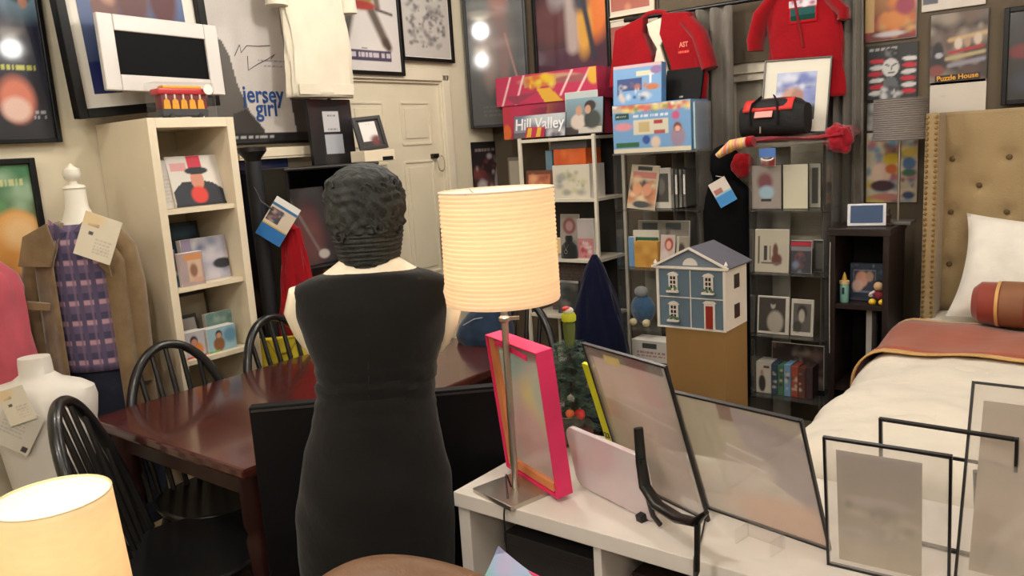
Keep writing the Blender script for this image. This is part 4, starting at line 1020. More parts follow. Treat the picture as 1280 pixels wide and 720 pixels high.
standing('action_figure_pack', 'tan and orange toy figure pack standing in front of the lilac game box', 'toy', shelf_item(243, 352, 1, 0.03), pi/2, 0.10, 0.13, 0.035, [('bg', (170, 150, 150)), ('r', 0.2, 0.78, 0.95, 0.95, (206, 140, 90)), ('r', 0.3, 0.1, 0.9, 0.75, (206, 176, 150)), ('e', 0.55, 0.45, 0.16, 0.2, (140, 100, 80), 0.5), ('e', 0.7, 0.15, 0.25, 0.08, (206, 160, 140), 0.3)], lean=radians(2))
standing('comic_book', 'red and blue comic standing at the left of the second bookcase shelf', 'book', shelf_item(217, 350, 1, 0.05), pi/2, 0.05, 0.145, 0.01, [('bg', (60, 100, 140)), ('n', [(190, 50, 50), (220, 210, 200), (40, 60, 90)], 18, 0.2, 3)], lean=radians(4))
standing('framed_photo', 'thin dark framed photo at the back of the lower bookcase compartment', 'picture frame', shelf_item(243, 440, 2, 0.25), pi/2, 0.20, 0.225, 0.01, [('bg', (60, 54, 48)), ('r', 0.05, 0.05, 0.95, 0.95, (172, 162, 142))], edge=BLACK, lean=radians(6))
standing('framed_photo', 'small black framed white photo in the lower bookcase compartment, middle row', 'picture frame', shelf_item(234, 440, 2, 0.15), pi/2, 0.155, 0.155, 0.01, [('bg', (34, 32, 32)), ('r', 0.06, 0.08, 0.94, 0.92, (170, 162, 158)), ('e', 0.15, 0.3, 0.08, 0.1, (60, 54, 60), 0.4)], edge=BLACK, lean=radians(12))
standing('blister_pack', 'clear packed green toy above the two small boxes on the lower bookcase shelf', 'toy', shelf_item(280, 425, 2, 0.13), pi/2, 0.13, 0.145, 0.025, [('bg', (134, 168, 160)), ('r', 0.15, 0.0, 0.95, 0.35, (150, 170, 110)), ('r', 0.2, 0.45, 0.9, 0.58, (60, 96, 116)), ('n', [(170, 196, 186), (110, 150, 150)], 12, 0.1, 6, (0, 0.6, 1, 1))], lean=radians(5))
BOXP = [('bg', (184, 180, 186)), ('e', 0.6, 0.28, 0.3, 0.3, (214, 130, 60), 0.3), ('e', 0.52, 0.64, 0.17, 0.2, (60, 40, 46), 0.2), ('e', 0.53, 0.58, 0.13, 0.14, (196, 140, 120), 0.3), ('r', 0, 0, 1, 0.06, (196, 60, 60))]
standing('toy_box', 'small grey toy box with an orange clad figure on the lower bookcase shelf', 'box', shelf_item(244, 445, 2, 0.05), pi/2, 0.10, 0.105, 0.05, BOXP, lean=0.0)
standing('toy_box', 'small pale blue toy box with a brown clad figure, right on the lower bookcase shelf', 'box', shelf_item(280, 442, 2, 0.05), pi/2, 0.13, 0.10, 0.05, [('bg', (150, 184, 196)), ('e', 0.8, 0.6, 0.25, 0.3, (96, 140, 166), 0.6), ('e', 0.38, 0.3, 0.2, 0.3, (134, 90, 54), 0.3), ('e', 0.4, 0.7, 0.12, 0.18, (60, 40, 34), 0.2), ('e', 0.4, 0.66, 0.09, 0.12, (200, 150, 120), 0.3), ('r', 0, 0, 0.4, 0.08, (120, 180, 90))], lean=0.0)
MB_ = thing('folded_papers', 'stack of white papers lying below the small toy boxes in the bookcase', 'papers', (SHX-0.13, -2.30, 0.4205), pi/2)
for k in range(4): MB().box((0.004*k, 0.003*k, 0.02+0.04*k), (0.20, 0.22, 0.036), Matrix.Rotation(0.05*k, 3, 'Z'), bev=0.002).build('bundle', PAPER, MB_)

# ================================================================== black display cabinet beside the door
CY0, CY1, CZT = at_left(355, 205, 0.36).y, at_left(470, 205, 0.36).y, at_left(410, 206, 0.36).z
cw = CY1-CY0
t = thing('display_cabinet', 'black open display cabinet beside the door, behind the grey wig', 'cabinet', (0.19, (CY0+CY1)/2, 0), pi/2)
MB().box((0, 0, CZT-0.008), (cw+0.02, 0.36, 0.016), bev=0.002).build('top', BLACK, t)
MB().box((0, -0.1805, CZT-0.006), (cw+0.02, 0.002, 0.006)).build('top_edge', GREYMETAL, t)
for s in (-1, 1): MB().box((s*(cw/2-0.006), 0, CZT/2), (0.012, 0.34, CZT-0.016)).build('side_panel', BLACK, t)
for z in (0.1, 0.5, 0.90, CZT-0.46): MB().box((0, 0, z), (cw-0.02, 0.33, 0.012)).build('shelf', BLACK, t)
MB().box((0, 0.168, CZT/2), (cw-0.02, 0.006, CZT-0.03)).build('back_panel', MATTEBLACK, t)
cz = CZT-0.454
yc = (CY0+CY1)/2
standing('framed_photo', 'dark red toned framed photo on the upper shelf of the black cabinet', 'picture frame', (0.27, CY0+0.18, cz), pi/2, 0.26, 0.36, 0.012, [('g', (40, 30, 32), (60, 56, 58)), ('e', 0.5, 0.4, 0.3, 0.4, (96, 54, 54), 0.7), ('l', 0.2, 0.9, 0.7, 0.1, 0.06, (110, 100, 98)), ('e', 0.75, 0.12, 0.12, 0.06, (190, 180, 176), 0.4)], edge=BLACK, lean=radians(8), m=GLAZED)
standing('framed_photo', 'grey framed photo leaning right of the red toned one in the black cabinet', 'picture frame', (0.25, CY0+0.42, cz), pi/2, 0.19, 0.34, 0.012, [('g', (48, 46, 46), (86, 84, 82)), ('n', [(40, 38, 40), (110, 104, 100), (70, 66, 66)], 14, 0.2, 9)], edge=BLACK, lean=radians(10), m=GLAZED)
standing('framed_photo', 'red and grey portrait print on the second shelf of the black cabinet', 'picture frame', (0.26, CY0+0.26, 0.906), pi/2, 0.20, 0.24, 0.012, [('g', (90, 60, 60), (96, 84, 84)), ('e', 0.5, 0.4, 0.3, 0.3, (130, 44, 50), 0.6), ('e', 0.6, 0.7, 0.15, 0.12, (190, 150, 140), 0.4)], edge=BLACK, lean=radians(8))
# on the cabinet
p = at_left(421, 209, 0.20); W = at_left(450, 170, .2).y-at_left(397, 170, .2).y; Hh = at_left(421, 124, .2).z-CZT
t = standing('card_display', 'tall black frame holding two white cards, standing on the black cabinet', 'picture frame', (0.20, p.y, CZT), pi/2, W, Hh, 0.02, [('bg', (16, 16, 18)), ('r', 0.30, 0.50, 0.68, 0.82, (196, 194, 196)), ('r', 0.30, 0.16, 0.72, 0.46, (170, 172, 180)), ('t', 0.42, 0.73, 0.6, 0.78, (90, 90, 100), 1, 3), ('t', 0.4, 0.52, 0.62, 0.56, (120, 120, 130), 1, 4)], edge=BLACK, lean=radians(2), m=GLAZED)
p = at_left(466, 192, 0.30)
t = framed('tilted_picture', 'small tilted dark frame with white card in front of the tall black frame', 'picture frame', (0.31, p.y, CZT+0.055), pi/2-0.15, 0.165, 0.165, 0.018, 0.014, mat('charcoal_frame', (44, 42, 42), 0.4), [('bg', (40, 36, 36)), ('r', 0.12, 0.2, 0.85, 0.95, (222, 216, 212)), ('n', [(110, 40, 44), (60, 50, 50)], 6, 0.14, 3, (0.55, 0.05, 0.95, 0.4)), ('t', 0.4, 0.8, 0.6, 0.88, (120, 110, 110), 1, 2)], lean=radians(14), roll=radians(-4), res=0.003)
t = thing('frame_riser', 'cream block under the small tilted dark frame on the black cabinet', 'display block', (0.29, p.y+0.01, CZT), pi/2)
MB().box((0, 0, 0.027), (0.20, 0.10, 0.053), bev=0.003).build('block', CREAM, t)
MB().box((0.05, -0.051, 0.012), (0.07, 0.003, 0.018)).build('label_plate', BLACK, t)

# dusk city poster low on the wall, black post stand, red cloth, tag
p, W, H = spot_left(300, 198, 372, 430, 0.03)
t = thing('mounted_poster', 'dusk blue city poster low on the wall between cream bookcase and black cabinet', 'poster', p, FACE_LEFT)
MB().box((0, 0.006, H/2), (W, 0.012, H)).build('backing', BLACK, t)
art('print', W*0.98, H*0.99, [('g', (120, 70, 66), (34, 56, 110)), ('r', 0, 0.60, 1, 1.0, (32, 50, 104)), ('n', [(150, 110, 104), (80, 70, 96), (190, 150, 130)], 30, 0.12, 3, (0.2, 0.45, 0.8, 0.85)), ('n', [(120, 70, 64), (60, 40, 50), (160, 100, 84)], 40, 0.12, 5, (0, 0, 1, 0.45)), ('e', 0.1, 0.33, 0.1, 0.06, (30, 24, 30), 0.3), ('e', 0.12, 0.26, 0.08, 0.05, (200, 150, 130), 0.3)], t, y=-0.0012, m=GLAZED)
bx = at_plane(316, 200, (0.28, -2.0, 0), radians(40))
t = thing('black_form_stand', 'slim black display post with a flared cap right of the cream bookcase', 'display stand', (bx.x, bx.y, 0), radians(40))
zt = at_plane(316, 183, bx, radians(40)).z
MB().lathe([(0.09, 0), (0.09, 0.012), (0.03, 0.03), (0.028, 0.4), (0.030, 0.8), (0.032, 1.1), (0.036, zt-0.20), (0.034, zt-0.09), (0.032, zt-0.06)], 24).build('post', mat('post_black', (18, 20, 28), 0.6), t, smooth=True)
MB().lathe([(0.030, zt-0.07), (0.036, zt-0.05), (0.060, zt-0.022), (0.060, zt-0.004), (0.02, zt)], 28).build('flared_cap', BLACK, t, smooth=True)
MB().tube([(0.0, -0.034, zt-0.17), (0.03, -0.06, zt-0.23), (0.08, -0.07, zt-0.27)], 0.004, 8).build('hook', BLACK, t, smooth=True)
rp = at_plane(365, 285, bx, radians(40)); ex = Vector((cos(radians(40)), sin(radians(40)), 0)); ny = Vector((sin(radians(40)), -cos(radians(40)), 0))
def onp(px, py, d=0.0): return at_plane(px, py, bx+ny*d, radians(40))
t = thing('red_drape', 'bright red cloth hanging from the slim black post above the yellow bag', 'cloth', (rp.x, rp.y, 0), radians(40))
zr = rp.z
rows = []
z_b = onp(362, 430).z
for k in range(24):
    q = k/23; z = z_b+(zr-z_b)*q; rows.append((-0.012*(1-q)+0.0, 0, z, 0.030+0.058*(1-q)**0.8, 0.018+0.02*(1-q)))
MB().loft(rows, 56, wr=0.14, wf=6, seed=0.6).build('cloth', RED, t, smooth=True)
MB().tube([(0.0, 0, zr-0.01), (-0.015, 0, zr+0.03), (-0.045, 0.005, zr+0.05)], [0.028, 0.012, 0.005], 12).build('gathered_knot', RED, t, smooth=True)
TAG2 = [('bg', (214, 200, 180)), ('r', 0, 0.0, 1, 0.32, (30, 110, 180)), ('r', 0, 0.80, 1, 0.86, (40, 110, 160)), ('r', 0, 0.86, 1, 1, (232, 230, 228)), ('r', 0.05, 0.42, 0.55, 0.74, (70, 60, 70)), ('n', [(150, 90, 90), (60, 70, 90), (190, 160, 150)], 14, 0.08, 2, (0.08, 0.45, 0.52, 0.72)), ('r', 0, 0.32, 1, 0.345, (206, 170, 60))]
tp = onp(334, 300, 0.06)
tag_card('blue and white tag card hanging from the red cloth on the black post', tp, radians(40), 0.115, 0.185, radians(36), TAG2)
t = thing('yellow_bag', 'yellow cloth bag behind the spindles of the chair beside the red cloth', 'bag', (onp(356, 440, 0.1).x, onp(356, 440, 0.1).y, 0), radians(40))
ym = mat('yellow_cloth', (196, 176, 34), 0.8, var=0.15, bump=0.3, bscale=20)
zt2 = onp(356, 422, 0.1).z
MB().loft([(0, 0, 0.014, 0.10, 0.045), (0, 0, 0.3, 0.13, 0.06), (0, 0, zt2-0.1, 0.125, 0.06), (0, 0, zt2, 0.115, 0.03)], 40, wr=0.04, wf=5).build('bag_body', ym, t, smooth=True)
b = MB(); b.tube([(-0.06, -0.02, zt2-0.01), (-0.05, -0.04, zt2+0.0), (-0.02, -0.05, zt2-0.06), (0.03, -0.05, zt2-0.05), (0.06, -0.03, zt2-0.01)], 0.006, 8).build('handle', mat('yellow_handle', (170, 150, 30), 0.8), t, smooth=True)
# ================================================================== back wall posters
p, W, H = spot_back(666, -160, 762, 150, 0.02)
framed('framed_poster', 'tall black framed poster of a pale embracing couple against blue and orange sky', 'poster', p, FACE_BACK, W, H, 0.02, 0.022, BLACKFRAME,
       [('g', (80, 40, 46), (30, 40, 84)), ('r', 0, 0.3, 0.45, 1.0, (30, 26, 34)), ('e', 0.2, 0.42, 0.3, 0.12, (96, 52, 56), 0.8), ('e', 0.8, 0.78, 0.3, 0.2, (44, 60, 120), 0.8), ('e', 0.84, 0.44, 0.2, 0.12, (214, 116, 50), 0.6), ('e', 0.68, 0.38, 0.12, 0.12, (214, 160, 70), 0.6), ('e', 0.42, 0.62, 0.2, 0.16, (150, 140, 142), 0.35, -20), ('e', 0.44, 0.68, 0.16, 0.07, (70, 64, 70), 0.5, -30), ('l', 0.5, 0.58, 0.52, 0.30, 0.16, (176, 160, 156)), ('l', 0.62, 0.62, 0.66, 0.48, 0.2, (58, 60, 76)), ('l', 0.68, 0.5, 0.82, 0.24, 0.07, (44, 46, 58)), ('l', 0.56, 0.66, 0.76, 0.64, 0.06, (176, 140, 126)), ('r', 0.0, 0.84, 0.4, 0.94, (74, 58, 46)), ('r', 0, 0, 1, 0.1, (24, 22, 28))])
p, W, H = spot_back(757, -70, 818, 19, 0.015)
framed('framed_print', 'cream matted small print at the top edge above the red jacket', 'picture frame', p, FACE_BACK, W, H, 0.006, 0.014, CREAM, [('g', (170, 96, 80), (140, 70, 60)), ('n', [(214, 140, 110), (110, 50, 50)], 16, 0.12, 3)], matw=0.025, matc=(206, 196, 178))
p, W, H = spot_back(758, 22, 824, 90, 0.015)
framed('framed_print', 'cream matted small print half hidden by the red jacket sleeve', 'picture frame', p, FACE_BACK, W, H, 0.006, 0.014, CREAM, [('g', (180, 120, 110), (150, 80, 70)), ('n', [(206, 180, 170), (120, 60, 60)], 16, 0.12, 8)], matw=0.03, matc=(200, 192, 176))
def flat_poster(label, px, ops, backing=BLACK, m=None, edge=0.97, off=0.012, name='wall_poster'):
    p, W, H = spot_back(*px, off)
    t = thing(name, label, 'poster', p, FACE_BACK)
    MB().box((0, off/2-0.001, H/2), (W, off-0.003, H)).build('backing', backing, t)
    art('print', W*edge, H*(1-(1-edge)*W/H), ops, t, y=-0.0012, z=H*(1-edge)*W/H/2, m=m or PRINT)
    return t, W, H
flat_poster('orange and red illustrated poster at the top, above the black red and white portrait poster', (1081, -70, 1147, 50), [('g', (120, 50, 44), (190, 150, 90)), ('n', [(206, 120, 60), (150, 50, 60), (190, 90, 50), (214, 170, 110), (90, 50, 50)], 60, 0.12, 4), ('e', 0.55, 0.22, 0.25, 0.08, (206, 130, 70), 0.5), ('e', 0.8, 0.35, 0.2, 0.1, (150, 60, 80), 0.5), ('e', 0.5, 0.06, 0.3, 0.03, (196, 186, 190), 0.5), ('r', 0.0, 0.1, 0.18, 0.7, (196, 160, 110))], backing=GREYMETAL)
BRW = [('bg', (44, 44, 46)), ('t', 0.05, 0.9, 0.6, 0.96, (180, 180, 180), 2, 9)]
rg = random.Random(5)
for sx in (0, 1):
    for k in range(6):
        c = (190, 40, 60) if (k+sx) % 2 else (206, 204, 204)
        BRW.append(('e', 0.17+0.66*sx+0.04*rg.random(), 0.12+k*0.12, 0.15, 0.045, c, 0.3, 10*(rg.random()-.5)))
BRW += [('e', 0.48, 0.84, 0.17, 0.10, (36, 36, 38), 0.2), ('n', [(110, 110, 112), (30, 30, 32)], 16, 0.05, 3, (0.35, 0.8, 0.62, 0.92)), ('e', 0.48, 0.58, 0.17, 0.17, (206, 204, 202), 0.12), ('l', 0.38, 0.64, 0.45, 0.62, 0.03, (40, 40, 42)), ('l', 0.52, 0.62, 0.6, 0.64, 0.03, (40, 40, 42)), ('l', 0.5, 0.6, 0.51, 0.53, 0.025, (110, 110, 110)), ('l', 0.44, 0.48, 0.55, 0.48, 0.03, (50, 50, 52)), ('p', [(0.3, 0.0), (0.34, 0.34), (0.42, 0.42), (0.56, 0.4), (0.64, 0.3), (0.68, 0.0)], (96, 98, 104)), ('n', [(206, 204, 204), (60, 60, 62)], 14, 0.06, 5, (0.3, 0.02, 0.66, 0.2))]
flat_poster('black red and white portrait poster above the grey bedside lamp shade', (1083, 55, 1147, 124), BRW)
flat_poster('black and white patterned poster mostly hidden behind the grey bedside lamp shade', (1083, 126, 1147, 163), [('bg', (60, 60, 60)), ('n', [(190, 188, 186), (40, 40, 40), (120, 120, 120)], 30, 0.1, 5)])
flat_poster('colourful comic poster below the grey bedside lamp shade', (1083, 165, 1147, 253), [('bg', (206, 196, 170)), ('n', [(190, 96, 120), (222, 190, 60), (96, 150, 180), (206, 130, 90), (230, 224, 206), (120, 70, 90)], 90, 0.09, 6), ('e', 0.3, 0.42, 0.2, 0.15, (232, 200, 180), 0.3), ('e', 0.5, 0.62, 0.18, 0.08, (230, 200, 50), 0.4), ('e', 0.5, 0.48, 0.12, 0.07, (214, 110, 50), 0.4), ('e', 0.32, 0.24, 0.24, 0.08, (70, 36, 48), 0.3), ('e', 0.4, 0.08, 0.3, 0.05, (200, 130, 120), 0.4), ('r', 0.66, 0, 0.69, 1, (90, 84, 80)), ('e', 0.84, 0.55, 0.13, 0.09, (80, 120, 170), 0.4), ('e', 0.84, 0.42, 0.14, 0.05, (60, 120, 90), 0.4), ('e', 0.84, 0.7, 0.14, 0.05, (220, 190, 80), 0.4), ('e', 0.84, 0.1, 0.12, 0.05, (60, 80, 120), 0.4), ('r', 0.7, 0.88, 1, 1, (190, 206, 206))], backing=CREAM, edge=0.99)
t, W, H = flat_poster('collage film poster with orange title right of the portrait poster', (1162, 14, 1235, 105), [('bg', (66, 58, 54)), ('n', [(120, 108, 100), (90, 70, 66), (150, 136, 124), (50, 44, 46), (110, 90, 80)], 50, 0.12, 8), ('l', 0.35, 0.62, 0.98, 0.68, 0.08, (190, 160, 120)), ('e', 0.5, 0.56, 0.07, 0.08, (206, 190, 176), 0.4), ('e', 0.66, 0.57, 0.06, 0.07, (170, 140, 120), 0.4), ('e', 0.84, 0.6, 0.07, 0.08, (200, 180, 164), 0.4), ('l', 0.35, 0.44, 0.92, 0.5, 0.06, (170, 50, 60)), ('l', 0.3, 0.36, 0.95, 0.42, 0.07, (176, 160, 120)), ('l', 0.35, 0.26, 0.95, 0.32, 0.08, (140, 136, 150)), ('e', 0.14, 0.45, 0.1, 0.16, (44, 42, 48), 0.3), ('e', 0.16, 0.42, 0.07, 0.04, (170, 170, 176), 0.4), ('e', 0.12, 0.2, 0.14, 0.08, (130, 70, 66), 0.5), ('r', 0.1, 0.04, 0.9, 0.14, (40, 30, 26))], off=0.012)
lettering('title_lettering', 'Puzzle House', W*0.135, mat('letter_orange', (226, 160, 40), 0.5), t, (0.0, -0.002, H*0.10), sx=0.98, bold=0.0006, roll=radians(-2))
flat_poster('plain white paper sheet on the dark wall above the headboard', (1162, 101, 1232, 160), [('bg', (206, 196, 184)), ('e', 0.5, 0.3, 0.1, 0.04, (214, 150, 140), 0.6), ('l', 0.2, 0.7, 0.75, 0.72, 0.01, (186, 170, 160))], backing=PAPER, edge=0.995)
flat_poster('white bordered print at the very top above the collage poster', (1153, -60, 1233, 10), [('bg', (206, 196, 186)), ('r', 0.02, 0.12, 0.25, 1, (90, 90, 100)), ('e', 0.6, 0.7, 0.3, 0.3, (190, 130, 110), 0.5)], backing=PAPER, edge=0.99)
p, W, H = spot_back(1254, 6, 1330, 129, 0.02)
framed('framed_poster', 'dark framed print at the right edge of the photo above the headboard', 'poster', p, FACE_BACK, W, H, 0.02, 0.022, BLACKFRAME, [('g', (16, 16, 20), (50, 48, 54)), ('e', 0.3, 0.55, 0.3, 0.08, (110, 30, 40), 0.6), ('e', 0.4, 0.2, 0.3, 0.12, (40, 46, 66), 0.8)])

# ================================================================== white metal shelf unit in the corner
off = 0.34
a_, c_ = at_back(651, 240, off).x, at_back(746, 240, off).x; UT = at_back(698, 170, off).z
uw = c_-a_; ux = (a_+c_)/2
wm = mat('white_metal', (214, 206, 190), 0.4, var=0.02)
t = thing('shelf_unit', 'slim white framed shelf unit near the corner, right of the ribbed lampshade', 'shelf unit', (ux, -off/2-0.01, 0))
U_Z = [at_back(700, yy, off).z for yy in (249, 324, 395)]
for sx in (-1, 1):
    for y in (-0.155, 0.155): MB().box((sx*(uw/2-0.009), y, UT/2), (0.018, 0.018, UT), bev=0.002).build('post', wm, t)
for z in [UT-0.010]+U_Z+[0.35, 0.06]: MB().box((0, 0, z-0.008), (uw-0.036, 0.315, 0.018), bev=0.002).build('shelf', wm, t)
MB().box((0, 0.150, UT/2+0.1), (uw-0.04, 0.004, UT-0.3)).build('back_panel', mat('unit_back', (40, 38, 38), 0.6), t)
def at_unit(px, py, d): p = at_back(px, py, d); return p
def bx_(name, label, cat, x0, x1, ytop, ybot, d, T, ops, base=None, edge=PAPER, lean=0.0, yaw=0.0, m=None, roll=0.0, res=0.004, group=None):
    """a box or print whose front face covers these extents on a plane d in front of the back wall, standing at height base"""
    p, W, H = spot_back(x0, ytop, x1, ybot, d)
    z = base if base is not None else p.z
    if base is not None: H = max(0.03, at_back((x0+x1)/2, ytop, d).z-base)
    return standing(name, label, cat, (p.x, -d, z), yaw, W, H, T, ops, edge=edge, lean=lean, m=m, roll=roll, res=res, group=group)
u1, u2, u3 = [z+0.0012 for z in U_Z]
bx_('storage_box', 'white box with a pale line drawing, lower of two on the upper corner unit shelf', 'box', 691, 737, 206, 241, 0.30, 0.16, [('bg', (214, 206, 188)), ('n', [(170, 166, 150), (196, 190, 150), (150, 150, 146)], 30, 0.06, 6, (0.15, 0.15, 0.9, 0.85))], base=u1)
zb = at_back(714, 206, 0.30).z
bx_('storage_box', 'orange box stacked on the white drawing box in the corner unit', 'box', 692, 732, 186, 205, 0.30, 0.16, [('bg', (206, 92, 36)), ('n', [(190, 80, 30), (214, 110, 60)], 8, 0.2, 3)], base=zb+0.001, edge=mat('box_orange', (206, 92, 36), 0.6))
zc = at_back(712, 186, 0.30).z
bx_('storage_box', 'grey box on top of the orange box in the corner unit', 'box', 688, 733, 176, 185, 0.29, 0.15, [('bg', (84, 82, 80))], base=zc+0.001, edge=GREYMETAL)
bx_('framed_photo', 'brown wood framed orange photo on the upper corner unit shelf', 'picture frame', 656, 690, 213, 240, 0.28, 0.015, [('bg', (110, 66, 48)), ('r', 0.1, 0.12, 0.9, 0.86, (196, 120, 84)), ('n', [(220, 160, 120), (150, 80, 60)], 8, 0.12, 5, (0.2, 0.2, 0.8, 0.8))], base=u1, edge=BROWNMAT, lean=radians(6))
bx_('book', 'light blue book standing behind the brown framed photo in the corner unit', 'book', 683, 691, 188, 240, 0.24, 0.10, [('bg', (116, 150, 170))], base=u1, edge=mat('blue_cover', (116, 150, 170), 0.6))
t = thing('necklace_bust', 'small black necklace bust with a silver pendant on the middle corner unit shelf', 'display bust', (at_back(712, 318, 0.29).x, -0.29, u2))
MB().loft([(0, 0, 0, 0.055, 0.035), (0, 0, 0.03, 0.056, 0.035), (0, 0, 0.07, 0.05, 0.03), (0, 0, 0.095, 0.022, 0.018), (0, 0, 0.115, 0.024, 0.02), (0, 0, 0.13, 0.018, 0.018)], 28).build('bust', mat('black_velvet', (14, 14, 15), 0.95, sheen=0.4), t, smooth=True)
b = MB(); b.tube([(0.010*cos(a*pi/8), -0.037, 0.04+0.010*sin(a*pi/8)) for a in range(17)], 0.002, 6); b.tube([(0, -0.036, 0.05), (-0.015, -0.030, 0.08)], 0.001, 5); b.tube([(0, -0.036, 0.05), (0.015, -0.030, 0.08)], 0.001, 5); b.build('pendant', CHROME, t)
bx_('picture_card', 'pale card with a round pink ornament behind the necklace bust', 'card', 699, 722, 268, 318, 0.22, 0.01, [('bg', (176, 168, 158)), ('e', 0.5, 0.72, 0.35, 0.2, (150, 90, 90), 0.3), ('e', 0.5, 0.72, 0.2, 0.12, (190, 150, 146), 0.4)], base=u2, lean=radians(5))
bx_('gift_pack', 'pink and white pack right of the necklace bust', 'box', 722, 742, 274, 317, 0.28, 0.05, [('bg', (190, 180, 178)), ('r', 0, 0.0, 1, 0.5, (196, 130, 132)), ('n', [(170, 60, 76), (226, 210, 206)], 14, 0.12, 3, (0.1, 0.02, 0.9, 0.48))], base=u2)
bx_('brick_print_box', 'greyish brown brick patterned box on the lower corner unit shelf', 'box', 690, 742, 330, 393, 0.20, 0.10, [('bg', (96, 84, 80)), ('t', 0, 0, 1, 1, (116, 102, 96), 14, 5)], base=u3, edge=mat('brickbox', (96, 84, 80), 0.8))
bx_('framed_photo', 'grey framed photo with white top edge on the lower corner unit shelf', 'picture frame', 697, 721, 351, 388, 0.28, 0.012, [('bg', (60, 62, 62)), ('r', 0, 0.92, 1, 1, (190, 190, 186)), ('n', [(90, 96, 96), (44, 46, 48), (120, 110, 106)], 12, 0.2, 7)], base=u3, edge=BLACK, lean=radians(8))
bx_('framed_print', 'pale framed print leaning between the corner and the white shelf unit', 'picture frame', 636, 652, 196, 250, 0.15, 0.012, [('bg', (120, 112, 100)), ('r', 0.1, 0.06, 0.95, 0.92, (176, 168, 150))], edge=BLACK)
t = thing('print_stand', 'narrow black easel behind the pale framed print in the corner', 'easel', (at_back(642, 300, 0.14).x, -0.125, 0))
zz = at_back(644, 250, 0.15).z
for s in (-1, 1): MB().bar((s*0.08, 0.0, 0.0), (s*0.02, 0.0, zz), 0.012).build('leg', BLACK, t)
MB().box((0, -0.02, zz-0.006), (0.10, 0.05, 0.010)).build('ledge', BLACK, t)
# on top of the corner unit
PINK = mat('box_pink', (186, 50, 84), 0.5)
def pinkart(tl): return [('bg', (190, 52, 88)), ('e', 0.55, 0.78, 0.3, 0.16, (190, 150, 120), 0.3), ('e', 0.78, 0.7, 0.2, 0.12, (150, 90, 90), 0.5), ('l', 0.16, 1.0, 0.06, 0.0, 0.018, (236, 200, 200)), ('l', 0.30, 1.0, 0.2, 0.0, 0.018, (236, 200, 200)), ('p', [(0.42, 0.5), (0.55, 0.5), (0.68, 0.0), (0.5, 0.0)], (222, 170, 60)), ('p', [(0.44, 0.4), (0.2, 0.0), (0.1, 0.3)], (150, 60, 84)), ('l', 0.95, 1.0, 0.82, 0.2, 0.018, (236, 200, 200)), ('l', 0.78, 1.0, 0.66, 0.2, 0.018, (236, 200, 200)), ('r', 0.30, 0.55, 0.62, 0.95, (196, 140, 90)), ('n', [(222, 186, 50), (200, 90, 50), (230, 200, 80)], 24, 0.03, 3, (0.32, 0.55, 0.6, 0.9)), ('e', 0.98, 0.75, 0.06, 0.3, (220, 170, 60), 0.3)]
p, W, H = spot_back(625, 128, 742, 170, 0.24)
t = thing('board_box', 'large bright pink and yellow lidded box on top of the white corner shelf unit', 'box', (p.x+0.005, -0.13, UT+0.0005))
hh = at_back(684, 128, 0.24).z-UT
MB().box((0, 0, hh/2), (W*0.97, 0.20, hh), bev=0.002).build('box_body', PINK, t)
art('body_print', W*0.965, hh*0.98, [('bg', (190, 52, 88)), ('r', 0, 0, 1, 0.9, (120, 40, 66)), ('p', [(0.0, 0.0), (0.06, 0.0), (0.1, 0.5), (0.02, 0.6)], (226, 120, 60)), ('p', [(0.5, 0.6), (0.58, 0.6), (0.64, 1), (0.52, 1)], (222, 160, 60)), ('n', [(186, 50, 84), (110, 44, 66)], 8, 0.2, 5), ('r', 0.0, 0.0, 0.1, 1, (186, 50, 70)), ('e', 0.04, 0.2, 0.05, 0.25, (224, 110, 50), 0.4)], t, y=-0.1012)
p2, W2, H2 = spot_back(618, 90, 745, 128, 0.245)
MB().box((0.0, 0, hh+H2/2), (W2, 0.215, H2), bev=0.002).build('lid', PINK, t)
art('lid_print', W2*0.99, H2*0.97, pinkart(0), t, y=-0.1087, z=hh+0.002)
p, W, H = spot_back(641, 140, 706, 168, 0.31)
t = standing('number_plate', 'blue and white number plate reading Hill Valley leaning on the pink box', 'sign', (p.x, -0.31, UT+0.0005), 0, W, H+0.005, 0.004, [('g', (150, 150, 156), (100, 116, 136)), ('e', 0.65, 0.85, 0.4, 0.3, (190, 196, 200), 0.6), ('r', 0, 0, 1, 0.25, (96, 90, 100)), ('n', [(206, 206, 210), (70, 70, 80)], 10, 0.1, 4, (0.5, 0.0, 0.95, 0.25))], edge=mat('plate_edge', (60, 60, 70), 0.4), lean=radians(8), res=0.003)
lettering('plate_lettering', 'Hill Valley', W*0.25, mat('letter_white', (230, 230, 232), 0.5), t, (0.0, -0.003, H*0.60), sx=0.93, bold=0.0014)
t = thing('toy_pack', 'small pink and yellow triangular folded toy pack in front of the number plate', 'toy', (at_back(668, 170, 0.335).x, -0.335, UT+0.0005))
MB().prism([(-0.07, 0), (0.06, 0), (0.07, 0.055), (-0.05, 0.06)], 0.0, 0.012).build('pack', PINK, t, bevel=0.001)
for sx in (-0.035, 0.03): MB().prism([(sx-0.02, 0.003), (sx+0.01, 0.003), (sx+0.022, 0.053), (sx-0.004, 0.054)], -0.002, 0.0).build('yellow_band', mat('band_yellow', (222, 176, 60), 0.5), t)
p, W, H = spot_back(703, 122, 750, 168, 0.315)
